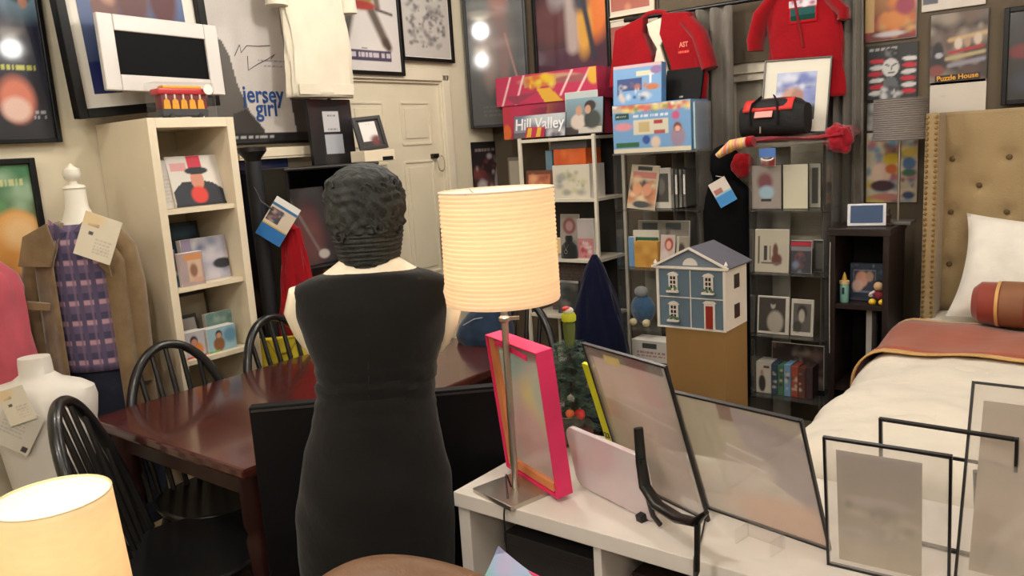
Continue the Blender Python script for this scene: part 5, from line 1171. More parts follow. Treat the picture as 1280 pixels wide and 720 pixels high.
standing('framed_photo', 'black framed photo of a couple leaning at the right of the pink box', 'picture frame', (p.x+0.005, -0.30, UT+0.0005), 0, W, H, 0.014, [('g', (90, 84, 70), (130, 160, 176)), ('r', 0, 0.0, 1, 0.22, (60, 54, 54)), ('r', 0.35, 0.03, 0.98, 0.2, (190, 184, 176)), ('e', 0.34, 0.36, 0.2, 0.22, (206, 190, 180), 0.3), ('e', 0.36, 0.66, 0.09, 0.14, (190, 146, 120), 0.3), ('e', 0.72, 0.4, 0.22, 0.26, (50, 60, 60), 0.3), ('e', 0.66, 0.78, 0.15, 0.15, (44, 30, 26), 0.3), ('e', 0.60, 0.68, 0.08, 0.12, (196, 150, 126), 0.3)], edge=BLACK, lean=radians(6), m=GLAZED, res=0.003)
bx_('white_card', 'white card standing behind the couple photo on the pink box side', 'card', 706, 747, 114, 126, 0.262, 0.004, [('bg', (190, 200, 200))], base=UT+0.0005)

# ================================================================== glass display tower one
def tower(name, label, px0, px1, pytop, off, zs, dp=0.30):
    a_, c_ = at_back(px0, 240, off).x, at_back(px1, 240, off).x; top = at_back((px0+px1)/2, pytop, off).z
    t = thing(name, label, 'display shelf', ((a_+c_)/2, -off+dp/2, 0)); w_ = c_-a_
    for s in (-1, 1): MB().box((s*(w_/2-0.003), 0, top/2+0.02), (0.006, dp, top-0.04)).build('side_pane', ACRYL, t)
    for z in zs+[0.05]: MB().box((0, 0, z-0.003), (w_-0.014, dp-0.01, 0.006)).build('glass_shelf', ACRYL, t)
    for s in (-1, 1):
        for z in zs: MB().box((s*(w_/2-0.012), -dp/2+0.02, z-0.009), (0.02, 0.03, 0.006)).build('shelf_clip', BLACK, t)
    MB().box((0, 0, top-0.004), (w_+0.004, dp+0.004, 0.008)).build('top_pane', ACRYL_HAZE, t)
    MB().box((0, 0, 0.02), (w_, dp, 0.04), bev=0.002).build('plinth', wm, t)
    MB().box((-w_/2+0.05, dp/2-0.006, top/2), (0.09, 0.008, top-0.05)).build('back_strip', mat('grey_strip', (130, 126, 116), 0.6), t)
    return t, (a_+c_)/2, w_, top
TZ1 = [at_back(800, yy, 0.36).z for yy in (262, 335, 410)]
t1, tx1, tw1, tt1 = tower('glass_tower', 'clear glass display tower with magazines, left of the black hooded figure', 768, 872, 190, 0.40, TZ1)
tz = [z+0.0006 for z in TZ1]
MAG = [('bg', (190, 176, 150)), ('r', 0.25, 0.88, 0.75, 0.97, (50, 50, 54)), ('r', 0.1, 0.7, 0.95, 0.84, (190, 120, 110)), ('n', [(190, 120, 80), (90, 50, 40), (222, 190, 150), (60, 60, 66)], 36, 0.12, 6, (0.05, 0.1, 0.95, 0.68)), ('e', 0.3, 0.45, 0.16, 0.14, (214, 150, 110), 0.3), ('e', 0.66, 0.45, 0.16, 0.14, (206, 140, 110), 0.3), ('e', 0.5, 0.1, 0.3, 0.08, (60, 66, 70), 0.3)]
bx_('magazine', 'colour cover magazine leaning on the top inner shelf of the left glass tower', 'magazine', 782, 817, 206, 258, 0.34, 0.008, MAG, base=tz[0], lean=radians(10), roll=radians(5))
bx_('framed_photo', 'white framed grey portrait beside the colour magazine in the left glass tower', 'picture frame', 819, 838, 210, 256, 0.30, 0.012, [('bg', (196, 190, 178)), ('r', 0.0, 0.16, 0.86, 0.86, (70, 68, 64)), ('e', 0.4, 0.55, 0.25, 0.2, (110, 106, 98), 0.5)], base=tz[0])
for k in range(4):
    p = at_back(842+k*5, 256, 0.28)
    q = thing('slim_case', ['leftmost slim grey case beside the white framed portrait', 'second slim grey case from the white framed portrait', 'third slim grey case from the white framed portrait', 'rightmost slim grey case in the left glass tower'][k], 'case', (p.x, -0.29, tz[0]), 0, 'slim grey cases in the left glass tower')
    MB().box((0, 0.07, 0.10), (0.013, 0.14, 0.20-0.004*k), bev=0.001).build('case', mat('case_grey%d' % (k % 2), (120-30*(k % 2), 118-30*(k % 2), 112-30*(k % 2)), 0.5), q)
    MB().box((0, -0.0008, 0.12), (0.010, 0.002, 0.10)).build('spine_label', PAPER if k % 2 else GREYMETAL, q)
bx_('magazine', 'wide grey magazine behind the yellow box in the left glass tower', 'magazine', 797, 861, 276, 333, 0.22, 0.012, [('bg', (130, 124, 112)), ('r', 0.08, 0.8, 0.38, 0.95, (60, 64, 62)), ('r', 0.55, 0.8, 0.85, 0.95, (60, 64, 62)), ('n', [(160, 150, 140), (90, 84, 76)], 30, 0.1, 4, (0, 0, 1, 0.75))], base=tz[1], lean=radians(4))
bx_('yellow_box', 'ochre yellow box on black feet in the left glass tower', 'box', 793, 822, 302, 330, 0.34, 0.05, [('bg', (196, 146, 66)), ('n', [(206, 160, 80), (176, 126, 54)], 10, 0.2, 4)], base=tz[1], edge=mat('ochre', (190, 140, 62), 0.6))
bx_('book', 'green and white book behind the ochre box in the left glass tower', 'book', 792, 824, 288, 333, 0.28, 0.02, [('bg', (206, 200, 190)), ('r', 0, 0.62, 1, 0.82, (30, 96, 66)), ('r', 0, 0.5, 1, 0.6, (40, 40, 44))], base=tz[1])
bx_('magazine', 'pale magazine with a red haired figure beside the ochre box', 'magazine', 824, 842, 294, 331, 0.33, 0.006, [('bg', (190, 172, 166)), ('e', 0.6, 0.72, 0.3, 0.2, (150, 50, 40), 0.3), ('e', 0.58, 0.7, 0.18, 0.13, (214, 160, 140), 0.3), ('e', 0.3, 0.3, 0.3, 0.25, (206, 190, 186), 0.5)], base=tz[1], lean=radians(8))
bx_('magazine', 'pale magazine with a dark haired figure at the right of the left glass tower', 'magazine', 844, 860, 296, 332, 0.31, 0.006, [('bg', (150, 140, 124)), ('e', 0.4, 0.5, 0.3, 0.3, (60, 50, 46), 0.4), ('r', 0.0, 0, 0.2, 1, (196, 190, 170))], base=tz[1], lean=radians(8))
bx_('blue_book', 'light blue edged book at the far left of the ochre box', 'book', 786, 793, 296, 332, 0.32, 0.02, [('bg', (110, 150, 190))], base=tz[1])
t = thing('blue_plush', 'soft blue plush with cream paws on the lower shelf of the left glass tower', 'plush toy', (at_back(803, 400, 0.30).x, -0.29, tz[2]))
MB().ball((0, 0, 0.09), 0.07, 3, (1, 0.7, 1.15)).build('plush_body', mat('plush_blue', (44, 80, 112), 0.95, bump=0.4, bscale=50, sheen=0.5), t, smooth=True)
MB().ball((0.0, -0.01, 0.185), 0.035, 3, (1.1, 0.9, 0.9)).build('plush_head', mat('plush_white', (130, 132, 132), 0.95, sheen=0.5), t, smooth=True)
for s in (-1, 1): MB().ball((s*0.04, -0.04, 0.022), 0.022, 2, (1, 1.2, 0.95)).build('paw', mat('plush_cream', (190, 176, 140), 0.95), t, smooth=True)
bx_('label_box', 'white box with a dark label at the bottom of the left glass tower', 'box', 790, 834, 426, 452, 0.36, 0.12, [('bg', (200, 194, 186)), ('r', 0.3, 0.62, 0.72, 0.88, (60, 66, 66)), ('t', 0.15, 0.2, 0.95, 0.5, (150, 90, 90), 2, 3)])
t = thing('riser_box', 'black riser under the white labelled box in the left glass tower', 'box', (at_back(812, 455, 0.36).x, -0.30, 0.056))
p, W, H = spot_back(790, 426, 834, 452, 0.36)
MB().box((0, 0, (p.z-0.056)/2), (W, 0.12, p.z-0.056-0.001)).build('riser', MATTEBLACK, t)
# stacked blue game boxes on tower one
BLUE = mat('box_blue', (96, 140, 186), 0.5)
p, W, H = spot_back(766, 128, 864, 190, 0.40)
t = thing('game_box', 'big pale blue illustrated game box lying on the left glass tower', 'box', (p.x, -0.30, tt1+0.0006))
H = at_back(815, 128, 0.40).z-tt1
MB().box((0, 0, H/2), (W, 0.20, H), bev=0.002).build('box_body', BLUE, t)
art('front_print', W*0.99, H*0.98, [('bg', (112, 156, 200)), ('r', 0, 0.86, 1, 1, (190, 170, 150)), ('n', [(206, 90, 80), (230, 210, 120), (90, 140, 90), (236, 230, 220)], 40, 0.03, 3, (0, 0.86, 1, 1)), ('r', 0.03, 0.70, 0.22, 0.84, (30, 70, 66)), ('t', 0.05, 0.74, 0.2, 0.8, (200, 210, 200), 1, 4), ('r', 0.28, 0.36, 0.72, 0.68, (206, 200, 180)), ('r', 0.34, 0.42, 0.48, 0.62, (190, 170, 120)), ('r', 0.54, 0.58, 0.66, 0.66, (170, 50, 60)), ('r', 0.54, 0.38, 0.68, 0.44, (170, 80, 80)), ('e', 0.14, 0.55, 0.12, 0.08, (214, 140, 150), 0.5), ('e', 0.82, 0.72, 0.05, 0.09, (190, 90, 130), 0.4), ('e', 0.44, 0.26, 0.05, 0.09, (50, 80, 150), 0.2), ('e', 0.84, 0.30, 0.09, 0.22, (150, 130, 150), 0.4), ('e', 0.84, 0.48, 0.05, 0.10, (120, 60, 50), 0.3), ('e', 0.84, 0.45, 0.035, 0.06, (220, 170, 150), 0.3), ('r', 0.03, 0.12, 0.35, 0.22, (50, 100, 66)), ('r', 0, 0, 1, 0.08, (214, 204, 180)), ('e', 0.56, 0.2, 0.06, 0.12, (214, 190, 170), 0.5), ('t', 0.28, 0.72, 0.72, 0.80, (230, 234, 236), 1, 6)], t, y=-0.1012, z=0.001)
bh = H
t = thing('plastic_bag', 'clear plastic sleeve with pale blue edge right of the big blue box', 'bag', (p.x+W/2+0.016, -0.31, tt1+0.0006))
MB().box((0, 0, H*0.48), (0.024, 0.17, H*0.96), bev=0.006).build('sleeve', ACRYL_HAZE, t)
MB().box((0.0, -0.087, H*0.48), (0.007, 0.003, H*0.9)).build('blue_edge', mat('edge_blue', (150, 190, 206), 0.5), t)
p, W, H = spot_back(763, 80, 824, 128, 0.39)
t = standing('game_box', 'smaller blue illustrated box standing on the big pale blue game box', 'box', (p.x, -0.37, tt1+bh+0.0012), 0, W, at_back(794, 80, .38).z-tt1-bh, 0.05, [('bg', (120, 162, 206)), ('r', 0.08, 0.34, 0.60, 0.66, (60, 80, 130)), ('r', 0, 0.92, 1, 1, (214, 170, 170)), ('n', [(214, 190, 170), (190, 120, 90), (206, 214, 220), (50, 70, 120)], 22, 0.05, 5, (0.1, 0.08, 0.7, 0.5)), ('r', 0.48, 0.7, 0.86, 0.82, (206, 206, 180)), ('e', 0.9, 0.82, 0.12, 0.1, (140, 110, 160), 0.3), ('e', 0.82, 0.4, 0.14, 0.08, (190, 120, 80), 0.5), ('l', 0.78, 0.7, 0.78, 0.52, 0.04, (226, 226, 230))], edge=BLUE, lean=radians(4))
p, W, H = spot_back(815, 90, 862, 124, 0.36)
t = thing('black_case', 'flat black case leaning behind the smaller blue box, under the red jacket', 'case', (p.x+0.01, -0.27, tt1+bh+0.001), 0, None, radians(20))
MB().box((0, 0.01, 0.085), (W, 0.02, 0.17), bev=0.003).build('case', MATTEBLACK, t)
MB().box((0, -0.0015, 0.02), (0.02, 0.003, 0.01)).build('clasp', GREYMETAL, t)

# ================================================================== red jacket with white shirt on a hanger
p, W, H = spot_back(772, 18, 882, 118, 0.16)
t = thing('red_jacket', 'red jacket open over a white shirt on a dark hanger above the blue boxes', 'jacket', (p.x, -0.17, p.z))
zt_ = H
jb = MB()
def slab(pts, y0, y1, name, m, parent, bulge=0.0, bev=0.006):
    o = MB().prism(pts, y0, y1).build(name, m, parent, bevel=bev); return o
hw_ = W/2
slab([(-0.07, zt_), (-hw_*0.95, zt_-0.05), (-hw_*1.15, zt_-0.34), (-0.02, zt_-0.335), (-0.03, zt_-0.20), (-0.075, zt_-0.08)], -0.035, 0.03, 'front_panel', RED, t)
slab([(0.04, zt_), (hw_*0.75, zt_-0.015), (hw_*0.95, zt_-0.2), (hw_*0.80, zt_-0.40), (0.10, zt_-0.40), (0.075, zt_-0.25), (0.02, zt_-0.10)], -0.035, 0.03, 'front_panel', RED, t)
MB().tube([(hw_*0.62, 0, zt_-0.05), (hw_*0.92, -0.01, zt_-0.13), (hw_*1.06, -0.01, zt_-0.24), (hw_*1.12, -0.01, zt_-0.30)], [0.05, 0.06, 0.06, 0.06], 20, r2=0.04).build('sleeve', RED, t, smooth=True)
MB().tube([(hw_*0.86, 0, zt_-0.24), (hw_*0.95, 0, zt_-0.34), (hw_*0.90, 0, zt_-0.44)], [0.045, 0.04, 0.03], 16, r2=0.03).build('sleeve_cuff', RED, t, smooth=True)
slab([(-0.055, zt_-0.04), (0.03, zt_-0.02), (0.04, zt_-0.13), (0.02, zt_-0.16), (0.085, zt_-0.38), (-0.055, zt_-0.38), (0.0, zt_-0.17), (-0.04, zt_-0.10)], -0.028, 0.0, 'white_shirt', sh, t)
MB().tube([(-0.10, 0, zt_-0.015), (-0.05, -0.01, zt_+0.012), (0.0, -0.012, zt_+0.014), (0.05, 0, zt_+0.0)], [0.012]*4, 10, r2=0.012).build('collar', RED, t, smooth=True)
MB().tube([(0.0, 0.01, zt_+0.03), (0.0, 0.01, zt_+0.075), (0.015, 0.03, zt_+0.09), (0.025, 0.05, zt_+0.075)], 0.004, 8).build('hanger_hook', BLACK, t, smooth=True)
lettering('chest_emblem', 'AST', 0.034, mat('emblem_orange', (230, 120, 100), 0.6), t, (hw_*0.62, -0.037, zt_-0.17), sx=0.8, bold=0.001)
art('chest_stitching', 0.06, 0.02, [('bg', (176, 10, 24)), ('t', 0, 0, 1, 1, (230, 120, 100), 1, 2)], t, y=-0.0375, x=hw_*0.62, z=zt_-0.215, m=CLOTHPRINT, res=0.003)

# ================================================================== red T-shirt
p, W, H = spot_back(946, -30, 1056, 124, 0.17)
t = thing('red_tshirt', 'red short sleeved shirt with a green and white chest emblem hanging before the window', 'shirt', (p.x, -0.175, p.z))
b = MB(); rows = []
for k in range(34):
    q = k/33; z = H*q
    sk = 0.045*(1-q)
    rows.append((sk*1.0, 0, z+0.0, (W/2)*(0.70+0.08*sin(q*pi*0.9)+0.08*(1-q)), 0.030))
b.loft(rows, 72, cap=False, wr=0.035, wf=5, power=0.8).build('shirt_body', RED, t, smooth=True, solid=0.003)
for s in (-1, 1):
    MB().tube([(s*W*0.26+0.0, 0, H*0.86), (s*W*0.42, -0.005, H*0.72), (s*W*0.50, -0.01, H*0.52 if s < 0 else H*0.66), (s*W*0.50, -0.01, H*0.44 if s < 0 else H*0.60)], [0.05, 0.068, 0.062, 0.05], 20, r2=0.028).build('sleeve', RED, t, smooth=True)
MB().tube([(-0.02, -0.034, H*0.92), (0.012, -0.036, H*0.6), (0.03, -0.032, H*0.42)], 0.006, 8).build('front_fold', mat('red_cloth_shade', (120, 6, 16), 0.9), t, smooth=True)  # darker red tube paints the shade along a fold
MB().tube([(0.03, 0, H*0.98), (0.03, 0.0, H+0.25), (0.03, 0.06, H+0.27)], 0.004, 8).build('hanger_hook', BLACK, t, smooth=True)
e1 = at_back(998, 8, 0.27)
art('chest_emblem', 0.125, 0.13, [('bg', (176, 10, 24)), ('r', 0.05, 0.82, 0.9, 1.0, (70, 30, 80)), ('r', 0.0, 0.54, 0.98, 0.76, (206, 196, 206)), ('n', [(150, 60, 90), (230, 226, 230)], 6, 0.1, 4, (0.1, 0.55, 0.9, 0.74)), ('r', 0.04, 0.28, 0.95, 0.52, (40, 84, 84)), ('r', 0.04, 0.08, 0.95, 0.28, (20, 60, 52))], t, y=-0.036, x=e1.x-p.x, z=e1.z-p.z-0.065, m=CLOTHPRINT, res=0.004)

# ================================================================== glass display tower two and its load
TZ2 = [at_back(985, yy, 0.38).z for yy in (262, 342, 420, 497)]
t2, tx2, tw2_, tt2 = tower('glass_tower', 'clear glass display tower with photos and books beside the nightstand', 936, 1034, 178, 0.42, TZ2, 0.30)
z0, z1, z2, z3 = [z+0.0006 for z in TZ2]
bx_('framed_photo', 'grey framed card with a red and blue blot left of the blank cream card', 'picture frame', 940, 977, 206, 259, 0.36, 0.012, [('bg', (140, 130, 122)), ('r', 0.04, 0.04, 0.96, 0.96, (150, 140, 134)), ('e', 0.45, 0.62, 0.25, 0.2, (120, 70, 76), 0.6), ('e', 0.5, 0.38, 0.25, 0.15, (150, 180, 196), 0.5), ('r', 0.3, 0.18, 0.65, 0.23, (40, 44, 46))], base=z0, edge=BLACK)
bx_('blank_card', 'blank cream card on the top inner shelf of the right glass tower', 'card', 979, 1010, 205, 259, 0.35, 0.012, [('g', (206, 202, 176), (190, 184, 166))], base=z0, edge=BLACK)
bx_('framed_photo', 'narrow grey edged frame at the right of the blank cream card', 'picture frame', 1012, 1026, 204, 250, 0.30, 0.012, [('bg', (150, 146, 134)), ('r', 0.25, 0.1, 0.75, 0.9, (60, 60, 56))], base=z0, edge=BLACK)
t = thing('glass_vase', 'small clear glass tumbler under the red and blue card in the right tower', 'glass', (at_back(966, 290, 0.30).x, -0.28, z1))
MB().lathe([(0.03, 0.0), (0.034, 0.004), (0.034, 0.17), (0.031, 0.17), (0.031, 0.01), (0.001, 0.008)], 24).build('glass', ACRYL_HAZE, t, smooth=True)
bx_('souvenir_card', 'cream card with dark silhouettes on the second shelf of the right glass tower', 'card', 943, 985, 287, 340, 0.37, 0.012, [('bg', (176, 168, 152)), ('r', 0.1, 0.2, 0.14, 0.85, (80, 76, 70)), ('r', 0.26, 0.28, 0.38, 0.62, (50, 48, 46)), ('r', 0.44, 0.3, 0.48, 0.62, (70, 66, 60)), ('e', 0.62, 0.5, 0.08, 0.18, (96, 60, 46), 0.4), ('e', 0.66, 0.3, 0.16, 0.14, (90, 50, 40), 0.4), ('r', 0.2, 0.2, 0.8, 0.24, (100, 90, 80))], base=z1, lean=radians(4))
bx_('magazine', 'dark magazine with a red banner on the second shelf of the right glass tower', 'magazine', 988, 1014, 301, 340, 0.36, 0.01, [('bg', (50, 52, 60)), ('r', 0, 0.84, 1, 0.96, (176, 24, 46)), ('r', 0, 0.7, 1, 0.82, (120, 116, 120)), ('e', 0.45, 0.4, 0.25, 0.25, (120, 70, 66), 0.5), ('n', [(110, 120, 140), (40, 40, 50)], 10, 0.15, 3, (0, 0, 1, 0.6))], base=z1, lean=radians(4))
bx_('dark_photo', 'dark grey photo card at the right of the red banner magazine', 'picture frame', 1017, 1029, 300, 340, 0.30, 0.01, [('bg', (50, 48, 46)), ('r', 0.3, 0.1, 0.9, 0.9, (90, 88, 84))], base=z1)
bx_('framed_photo', 'white bordered black and white photo of a figure in a pale robe', 'picture frame', 946, 985, 371, 419, 0.37, 0.012, [('bg', (196, 190, 178)), ('r', 0.05, 0.05, 0.9, 0.97, (56, 52, 48)), ('e', 0.58, 0.32, 0.26, 0.3, (160, 154, 142), 0.3), ('e', 0.5, 0.78, 0.08, 0.11, (170, 160, 148), 0.3), ('e', 0.5, 0.85, 0.09, 0.07, (50, 46, 42), 0.3)], base=z2, lean=radians(6))
bx_('framed_photo', 'smaller white bordered monochrome portrait right of the pale robed figure', 'picture frame', 988, 1016, 375, 416, 0.36, 0.012, [('bg', (190, 184, 172)), ('r', 0.1, 0.1, 0.88, 0.9, (90, 86, 80)), ('e', 0.5, 0.65, 0.22, 0.2, (40, 38, 36), 0.4), ('e', 0.48, 0.55, 0.14, 0.18, (176, 168, 156), 0.4), ('e', 0.3, 0.25, 0.2, 0.16, (60, 56, 52), 0.4)], base=z2, lean=radians(6))
bx_('photo_strip', 'row of brown grey photo prints behind the upright books', 'picture frame', 965, 1030, 430, 462, 0.27, 0.01, [('bg', (60, 44, 40)), ('n', [(120, 90, 80), (90, 80, 76), (150, 136, 124), (50, 36, 34)], 40, 0.08, 4)], base=z3+0.02)
t = thing('photo_riser', 'black riser block under the row of brown grey prints', 'box', (at_back(998, 480, 0.27).x, -0.24, z3))
MB().box((0, -0.02, 0.0095), (0.26, 0.06, 0.019)).build('riser', MATTEBLACK, t)
cols = [((176, 170, 160), 'grey book with a small dark figure on its cover, first in the upright row', 0.040), ((50, 70, 90), 'dark blue spined book next to the grey book with a figure', 0.016), ((70, 110, 80), 'green spined book in the upright row', 0.016), ((110, 150, 180), 'light blue spined book in the upright row', 0.018), ((150, 70, 54), 'rust red spined book in the upright row', 0.018), ((96, 54, 44), 'dark brown spined book at the bed end of the upright row', 0.018), ((60, 40, 44), 'blackish spined book nearest the bed in the upright row', 0.018)]
xx = at_back(945, 475, 0.36).x
for i, (c, lab, w_) in enumerate(cols):
    w_ = w_*1.9; hB = 0.155-0.004*(i % 3)
    q = thing('book', lab, 'book', (xx+w_/2, -0.36, z3), 0, 'books upright on the lowest shelf of the right glass tower')
    MB().box((0, 0.05, hB/2), (w_-0.002, 0.10, hB), bev=0.0012).build('cover', mat('book_%d' % i, c, 0.6), q)
    ops = [('bg', c), ('n', [(200, 190, 170), (60, 50, 50), c], 10, 0.3, i, (0.1, 0.2, 0.9, 0.9))]
    if i == 0: ops = [('bg', (190, 184, 170)), ('e', 0.4, 0.3, 0.25, 0.3, (50, 44, 44), 0.3), ('e', 0.4, 0.68, 0.12, 0.1, (170, 130, 110), 0.3), ('r', 0.5, 0.85, 0.9, 0.93, (90, 60, 70))]
    art('spine_print', w_-0.006, hB-0.012, ops, q, y=-0.0008, z=0.006, res=0.004)
    xx += w_
# bag, frame, red cloth on tower two
zt2_ = tt2+0.0006
RCY = 0.035
t = thing('red_cloth', 'dark red cloth draped over the top of the right glass tower, under the black bag', 'cloth', (tx2, -0.27, zt2_))
b = MB(); rings = []
for k in range(30):
    q = k/29; x = -tw2_/2-0.02+q*(tw2_+0.08); h_ = 0.022+0.006*sin(6*q)+ (0.03*(q-0.75)/0.25 if q > 0.75 else 0)
    rings.append([Vector((x, 0.15*cos(a*pi/12)*(0.95+0.05*sin(7*q+a)), h_*(0.55+0.5*sin(a*pi/12)) + 0.004*sin(5*a+9*q)+0.004)) for a in range(24)])
b.ring_loft(rings).build('cloth', mat('crimson_cloth', (138, 12, 30), 0.9, var=0.15, bump=0.3, bscale=30, sheen=0.3, spec=0.15), t, smooth=True)
hf = MB().ball((tw2_/2+0.035, -0.10, 0.005), 0.058, 4, (1.0, 0.7, 1.15)).build('bunched_end', MATS['crimson_cloth'], t, smooth=True)
q = hf.modifiers.new('folds', 'DISPLACE'); tx2 = bpy.data.textures.new('folds', 'CLOUDS'); tx2.noise_scale = 0.035; q.texture = tx2; q.strength = 0.05; q.mid_level = 0.5; q.texture_coords = 'LOCAL'
p, W, H = spot_back(951, 68, 1034, 166, 0.27)
framed('framed_print', 'silver framed blue sky landscape drawing leaning behind the black bag', 'picture frame', (p.x+0.0, -0.275, zt2_+0.036), radians(4), W, at_back(993, 72, .25).z-zt2_-0.036, 0.007, 0.014, mat('dark_silver', (90, 86, 84), 0.35, metal=0.7),
       [('g', (90, 96, 90), (176, 186, 220)), ('n', [(96, 110, 180), (210, 214, 232), (130, 140, 200)], 46, 0.09, 3, (0, 0.3, 1, 1)), ('e', 0.4, 0.42, 0.26, 0.26, (196, 150, 130), 0.4), ('e', 0.55, 0.5, 0.15, 0.15, (170, 120, 104), 0.5), ('e', 0.4, 0.2, 0.2, 0.12, (84, 104, 70), 0.4), ('e', 0.85, 0.12, 0.3, 0.2, (70, 74, 80), 0.5)], matw=0.055, matc=(216, 210, 196), lean=radians(9), roll=radians(2))
t = thing('gym_bag', 'small black barrel gym bag with a red panel on top of the red cloth', 'bag', (at_back(970, 170, 0.34).x, -0.355, zt2_+0.032), radians(-6))
bkm = mat('bag_nylon', (16, 15, 17), 0.75, bump=0.25, bscale=70)
R = []
for k in range(17):
    q = k/16; x = -0.155+0.31*q; e = (1-(abs(2*q-1))**5)**0.5 if abs(2*q-1) < 1 else 0.0
    e = max(e, 0.6)
    ring = []
    for a in range(28):
        th = 2*pi*a/28; c_, s_ = cos(th), sin(th)
        ring.append(Vector((x, 0.075*e*math.copysign(abs(c_)**0.8, c_), 0.085+0.085*e*math.copysign(abs(s_)**0.7, s_)*(1 if s_ > 0 else 1/max(e, .6)))))
    R.append(ring)
MB().ring_loft(R).build('bag_body', bkm, t, smooth=True)
rp_ = mat('bag_red', (200, 44, 40), 0.7)
R = [[Vector((x, -0.0785*cos(th), 0.085+0.0875*sin(th))) for th in [radians(18+8*i) for i in range(7)]] for x in [-0.12+0.235*i/12 for i in range(13)]]
b = MB(); V = [[b.bm.verts.new(v) for v in r] for r in R]
for i in range(12):
    for j in range(6): b.bm.faces.new((V[i][j], V[i+1][j], V[i+1][j+1], V[i][j+1]))
b.build('red_panel', rp_, t, smooth=True, solid=0.003)
MB().box((-0.015, -0.082, 0.097), (0.085, 0.006, 0.03), Matrix.Rotation(radians(-25), 3, 'X'), bev=0.002).build('bag_label', mat('label_pink', (222, 150, 140), 0.6), t)
for s in (-1, 1): MB().tube([(s*0.065-0.015, -0.080, 0.05), (s*0.067-0.015, -0.082, 0.10), (s*0.06-0.015, -0.070, 0.145), (s*0.03-0.015, -0.035, 0.178)], [0.011]*4, 8, r2=0.003).build('strap', bkm, t, smooth=True)
MB().box((-0.03, -0.083, 0.03), (0.006, 0.004, 0.03)).build('zip_pull', CHROME, t)
# tie-dye cloth, blue ribbon card
p = at_back(926, 186, 0.44)
t = thing('tie_dye_cloth', 'small rainbow tie dye cloth with red cuffs at the left end of the tower top', 'cloth', (p.x, -0.38, tt2-0.01))
m = bpy.data.materials.new('tie_dye'); m.use_nodes = True; nt = m.node_tree; bs = nt.nodes['Principled BSDF']; bs.inputs['Roughness'].default_value = 0.9
tc = nt.nodes.new('ShaderNodeTexCoord'); wv = nt.nodes.new('ShaderNodeTexWave'); wv.inputs['Scale'].default_value = 6; wv.inputs['Distortion'].default_value = 4; nt.links.new(tc.outputs['Object'], wv.inputs['Vector'])
rp2 = nt.nodes.new('ShaderNodeValToRGB'); els = rp2.color_ramp.elements
els[0].color = (*s2l((226, 120, 90)), 1); els[1].color = (*s2l((236, 200, 110)), 1)
for ps, c in ((0.3, (230, 170, 140)), (0.5, (150, 196, 214)), (0.7, (236, 150, 60))): e_ = els.new(ps); e_.color = (*s2l(c), 1)
nt.links.new(wv.outputs['Fac'], rp2.inputs[0]); nt.links.new(rp2.outputs[0], bs.inputs['Base Color'])
MB().tube([(-0.10, -0.09, -0.035), (-0.03, -0.085, 0.012), (0.04, -0.08, 0.022)], [0.022, 0.034, 0.028], 18, r2=[0.012, 0.026, 0.024]).build('cloth', m, t, smooth=True)
MB().tube([(0.04, -0.08, 0.022), (0.07, -0.08, 0.024)], [0.029, 0.029], 18, r2=0.025).build('red_cuff', RED, t, smooth=True)
p = at_back(960, 191, 0.44)
t = thing('ribbon_card', 'small blue and white card hanging on the front edge of the right tower top', 'card', (p.x, -0.448, p.z-0.02))
MB().box((0, 0, 0.02), (0.075, 0.004, 0.04), bev=0.001).build('card', mat('card_blue', (70, 110, 176), 0.5), t)
MB().tube([(0.028*cos(a*pi/12+pi), -0.003, -0.002+0.012*sin(a*pi/12+pi)) for a in range(13)], 0.004, 8).build('white_arc', PAPER, t, smooth=True)
bx_('red_white_card', 'small red and white patterned card below the blue card on the right tower', 'card', 951, 969, 193, 208, 0.40, 0.003, [('bg', (170, 150, 146)), ('n', [(160, 50, 60), (206, 200, 196), (120, 80, 80)], 14, 0.2, 4)])

# ================================================================== black hooded figure with red scarf
hp = at_back(905, 300, 0.45)
t = thing('hooded_form', 'dress form in a black hooded cloak between the two glass towers', 'mannequin', (1.695, -0.30, 0), radians(20))
bl = mat('cloak_black', (11, 11, 13), 0.95, bump=0.2, bscale=30, spec=0.1)
zt_ = at_back(895, 181, 0.33).z
rows = [(0, 0, 0.30, 0.12, 0.10), (0, 0, 0.8, 0.12, 0.10), (0, 0, 1.05, 0.125, 0.10), (0, 0, 1.22, 0.125, 0.09), (0, 0, 1.30, 0.115, 0.08), (-0.01, 0, 1.345, 0.09, 0.07), (-0.015, 0, 1.375, 0.062, 0.06), (-0.02, 0, 1.43, 0.072, 0.075), (-0.02, 0, zt_-0.05, 0.066, 0.07), (-0.02, 0, zt_-0.015, 0.042, 0.05), (-0.02, 0, zt_, 0.008, 0.01)]
b = MB(); fine = []
for a_, c_ in zip(rows, rows[1:]):
    for k in range(5): fine.append(tuple(a_[i]+(c_[i]-a_[i])*k/5 for i in range(5)))
fine.append(rows[-1])
b.loft(fine, 48, wr=0.02, wf=6).build('cloak', bl, t, smooth=True)
MB().lathe([(0.11, 0), (0.11, 0.012), (0.02, 0.025), (0.015, 0.32)], 24).build('stand', BLACK, t, smooth=True)
sq = at_plane(920, 207, (1.695, -0.385, 0), radians(20)); sx_ = (sq.x-1.695)/cos(radians(20))
hf = MB().ball((sx_, -0.075, sq.z), 0.052, 4, (1.05, 0.55, 1.1)).build('red_scarf', RED, t, smooth=True)
q = hf.modifiers.new('folds', 'DISPLACE'); tx2 = bpy.data.textures.new('folds', 'CLOUDS'); tx2.noise_scale = 0.04; q.texture = tx2; q.strength = 0.03; q.mid_level = 0.5; q.texture_coords = 'LOCAL'
MB().tube([(-0.06, -0.065, 1.40), (-0.03, -0.082, 1.395)], 0.002, 6).build('hood_cord', CHROME, t)
hc = at_plane(911, 254, (1.695, -0.42, 0), radians(20))
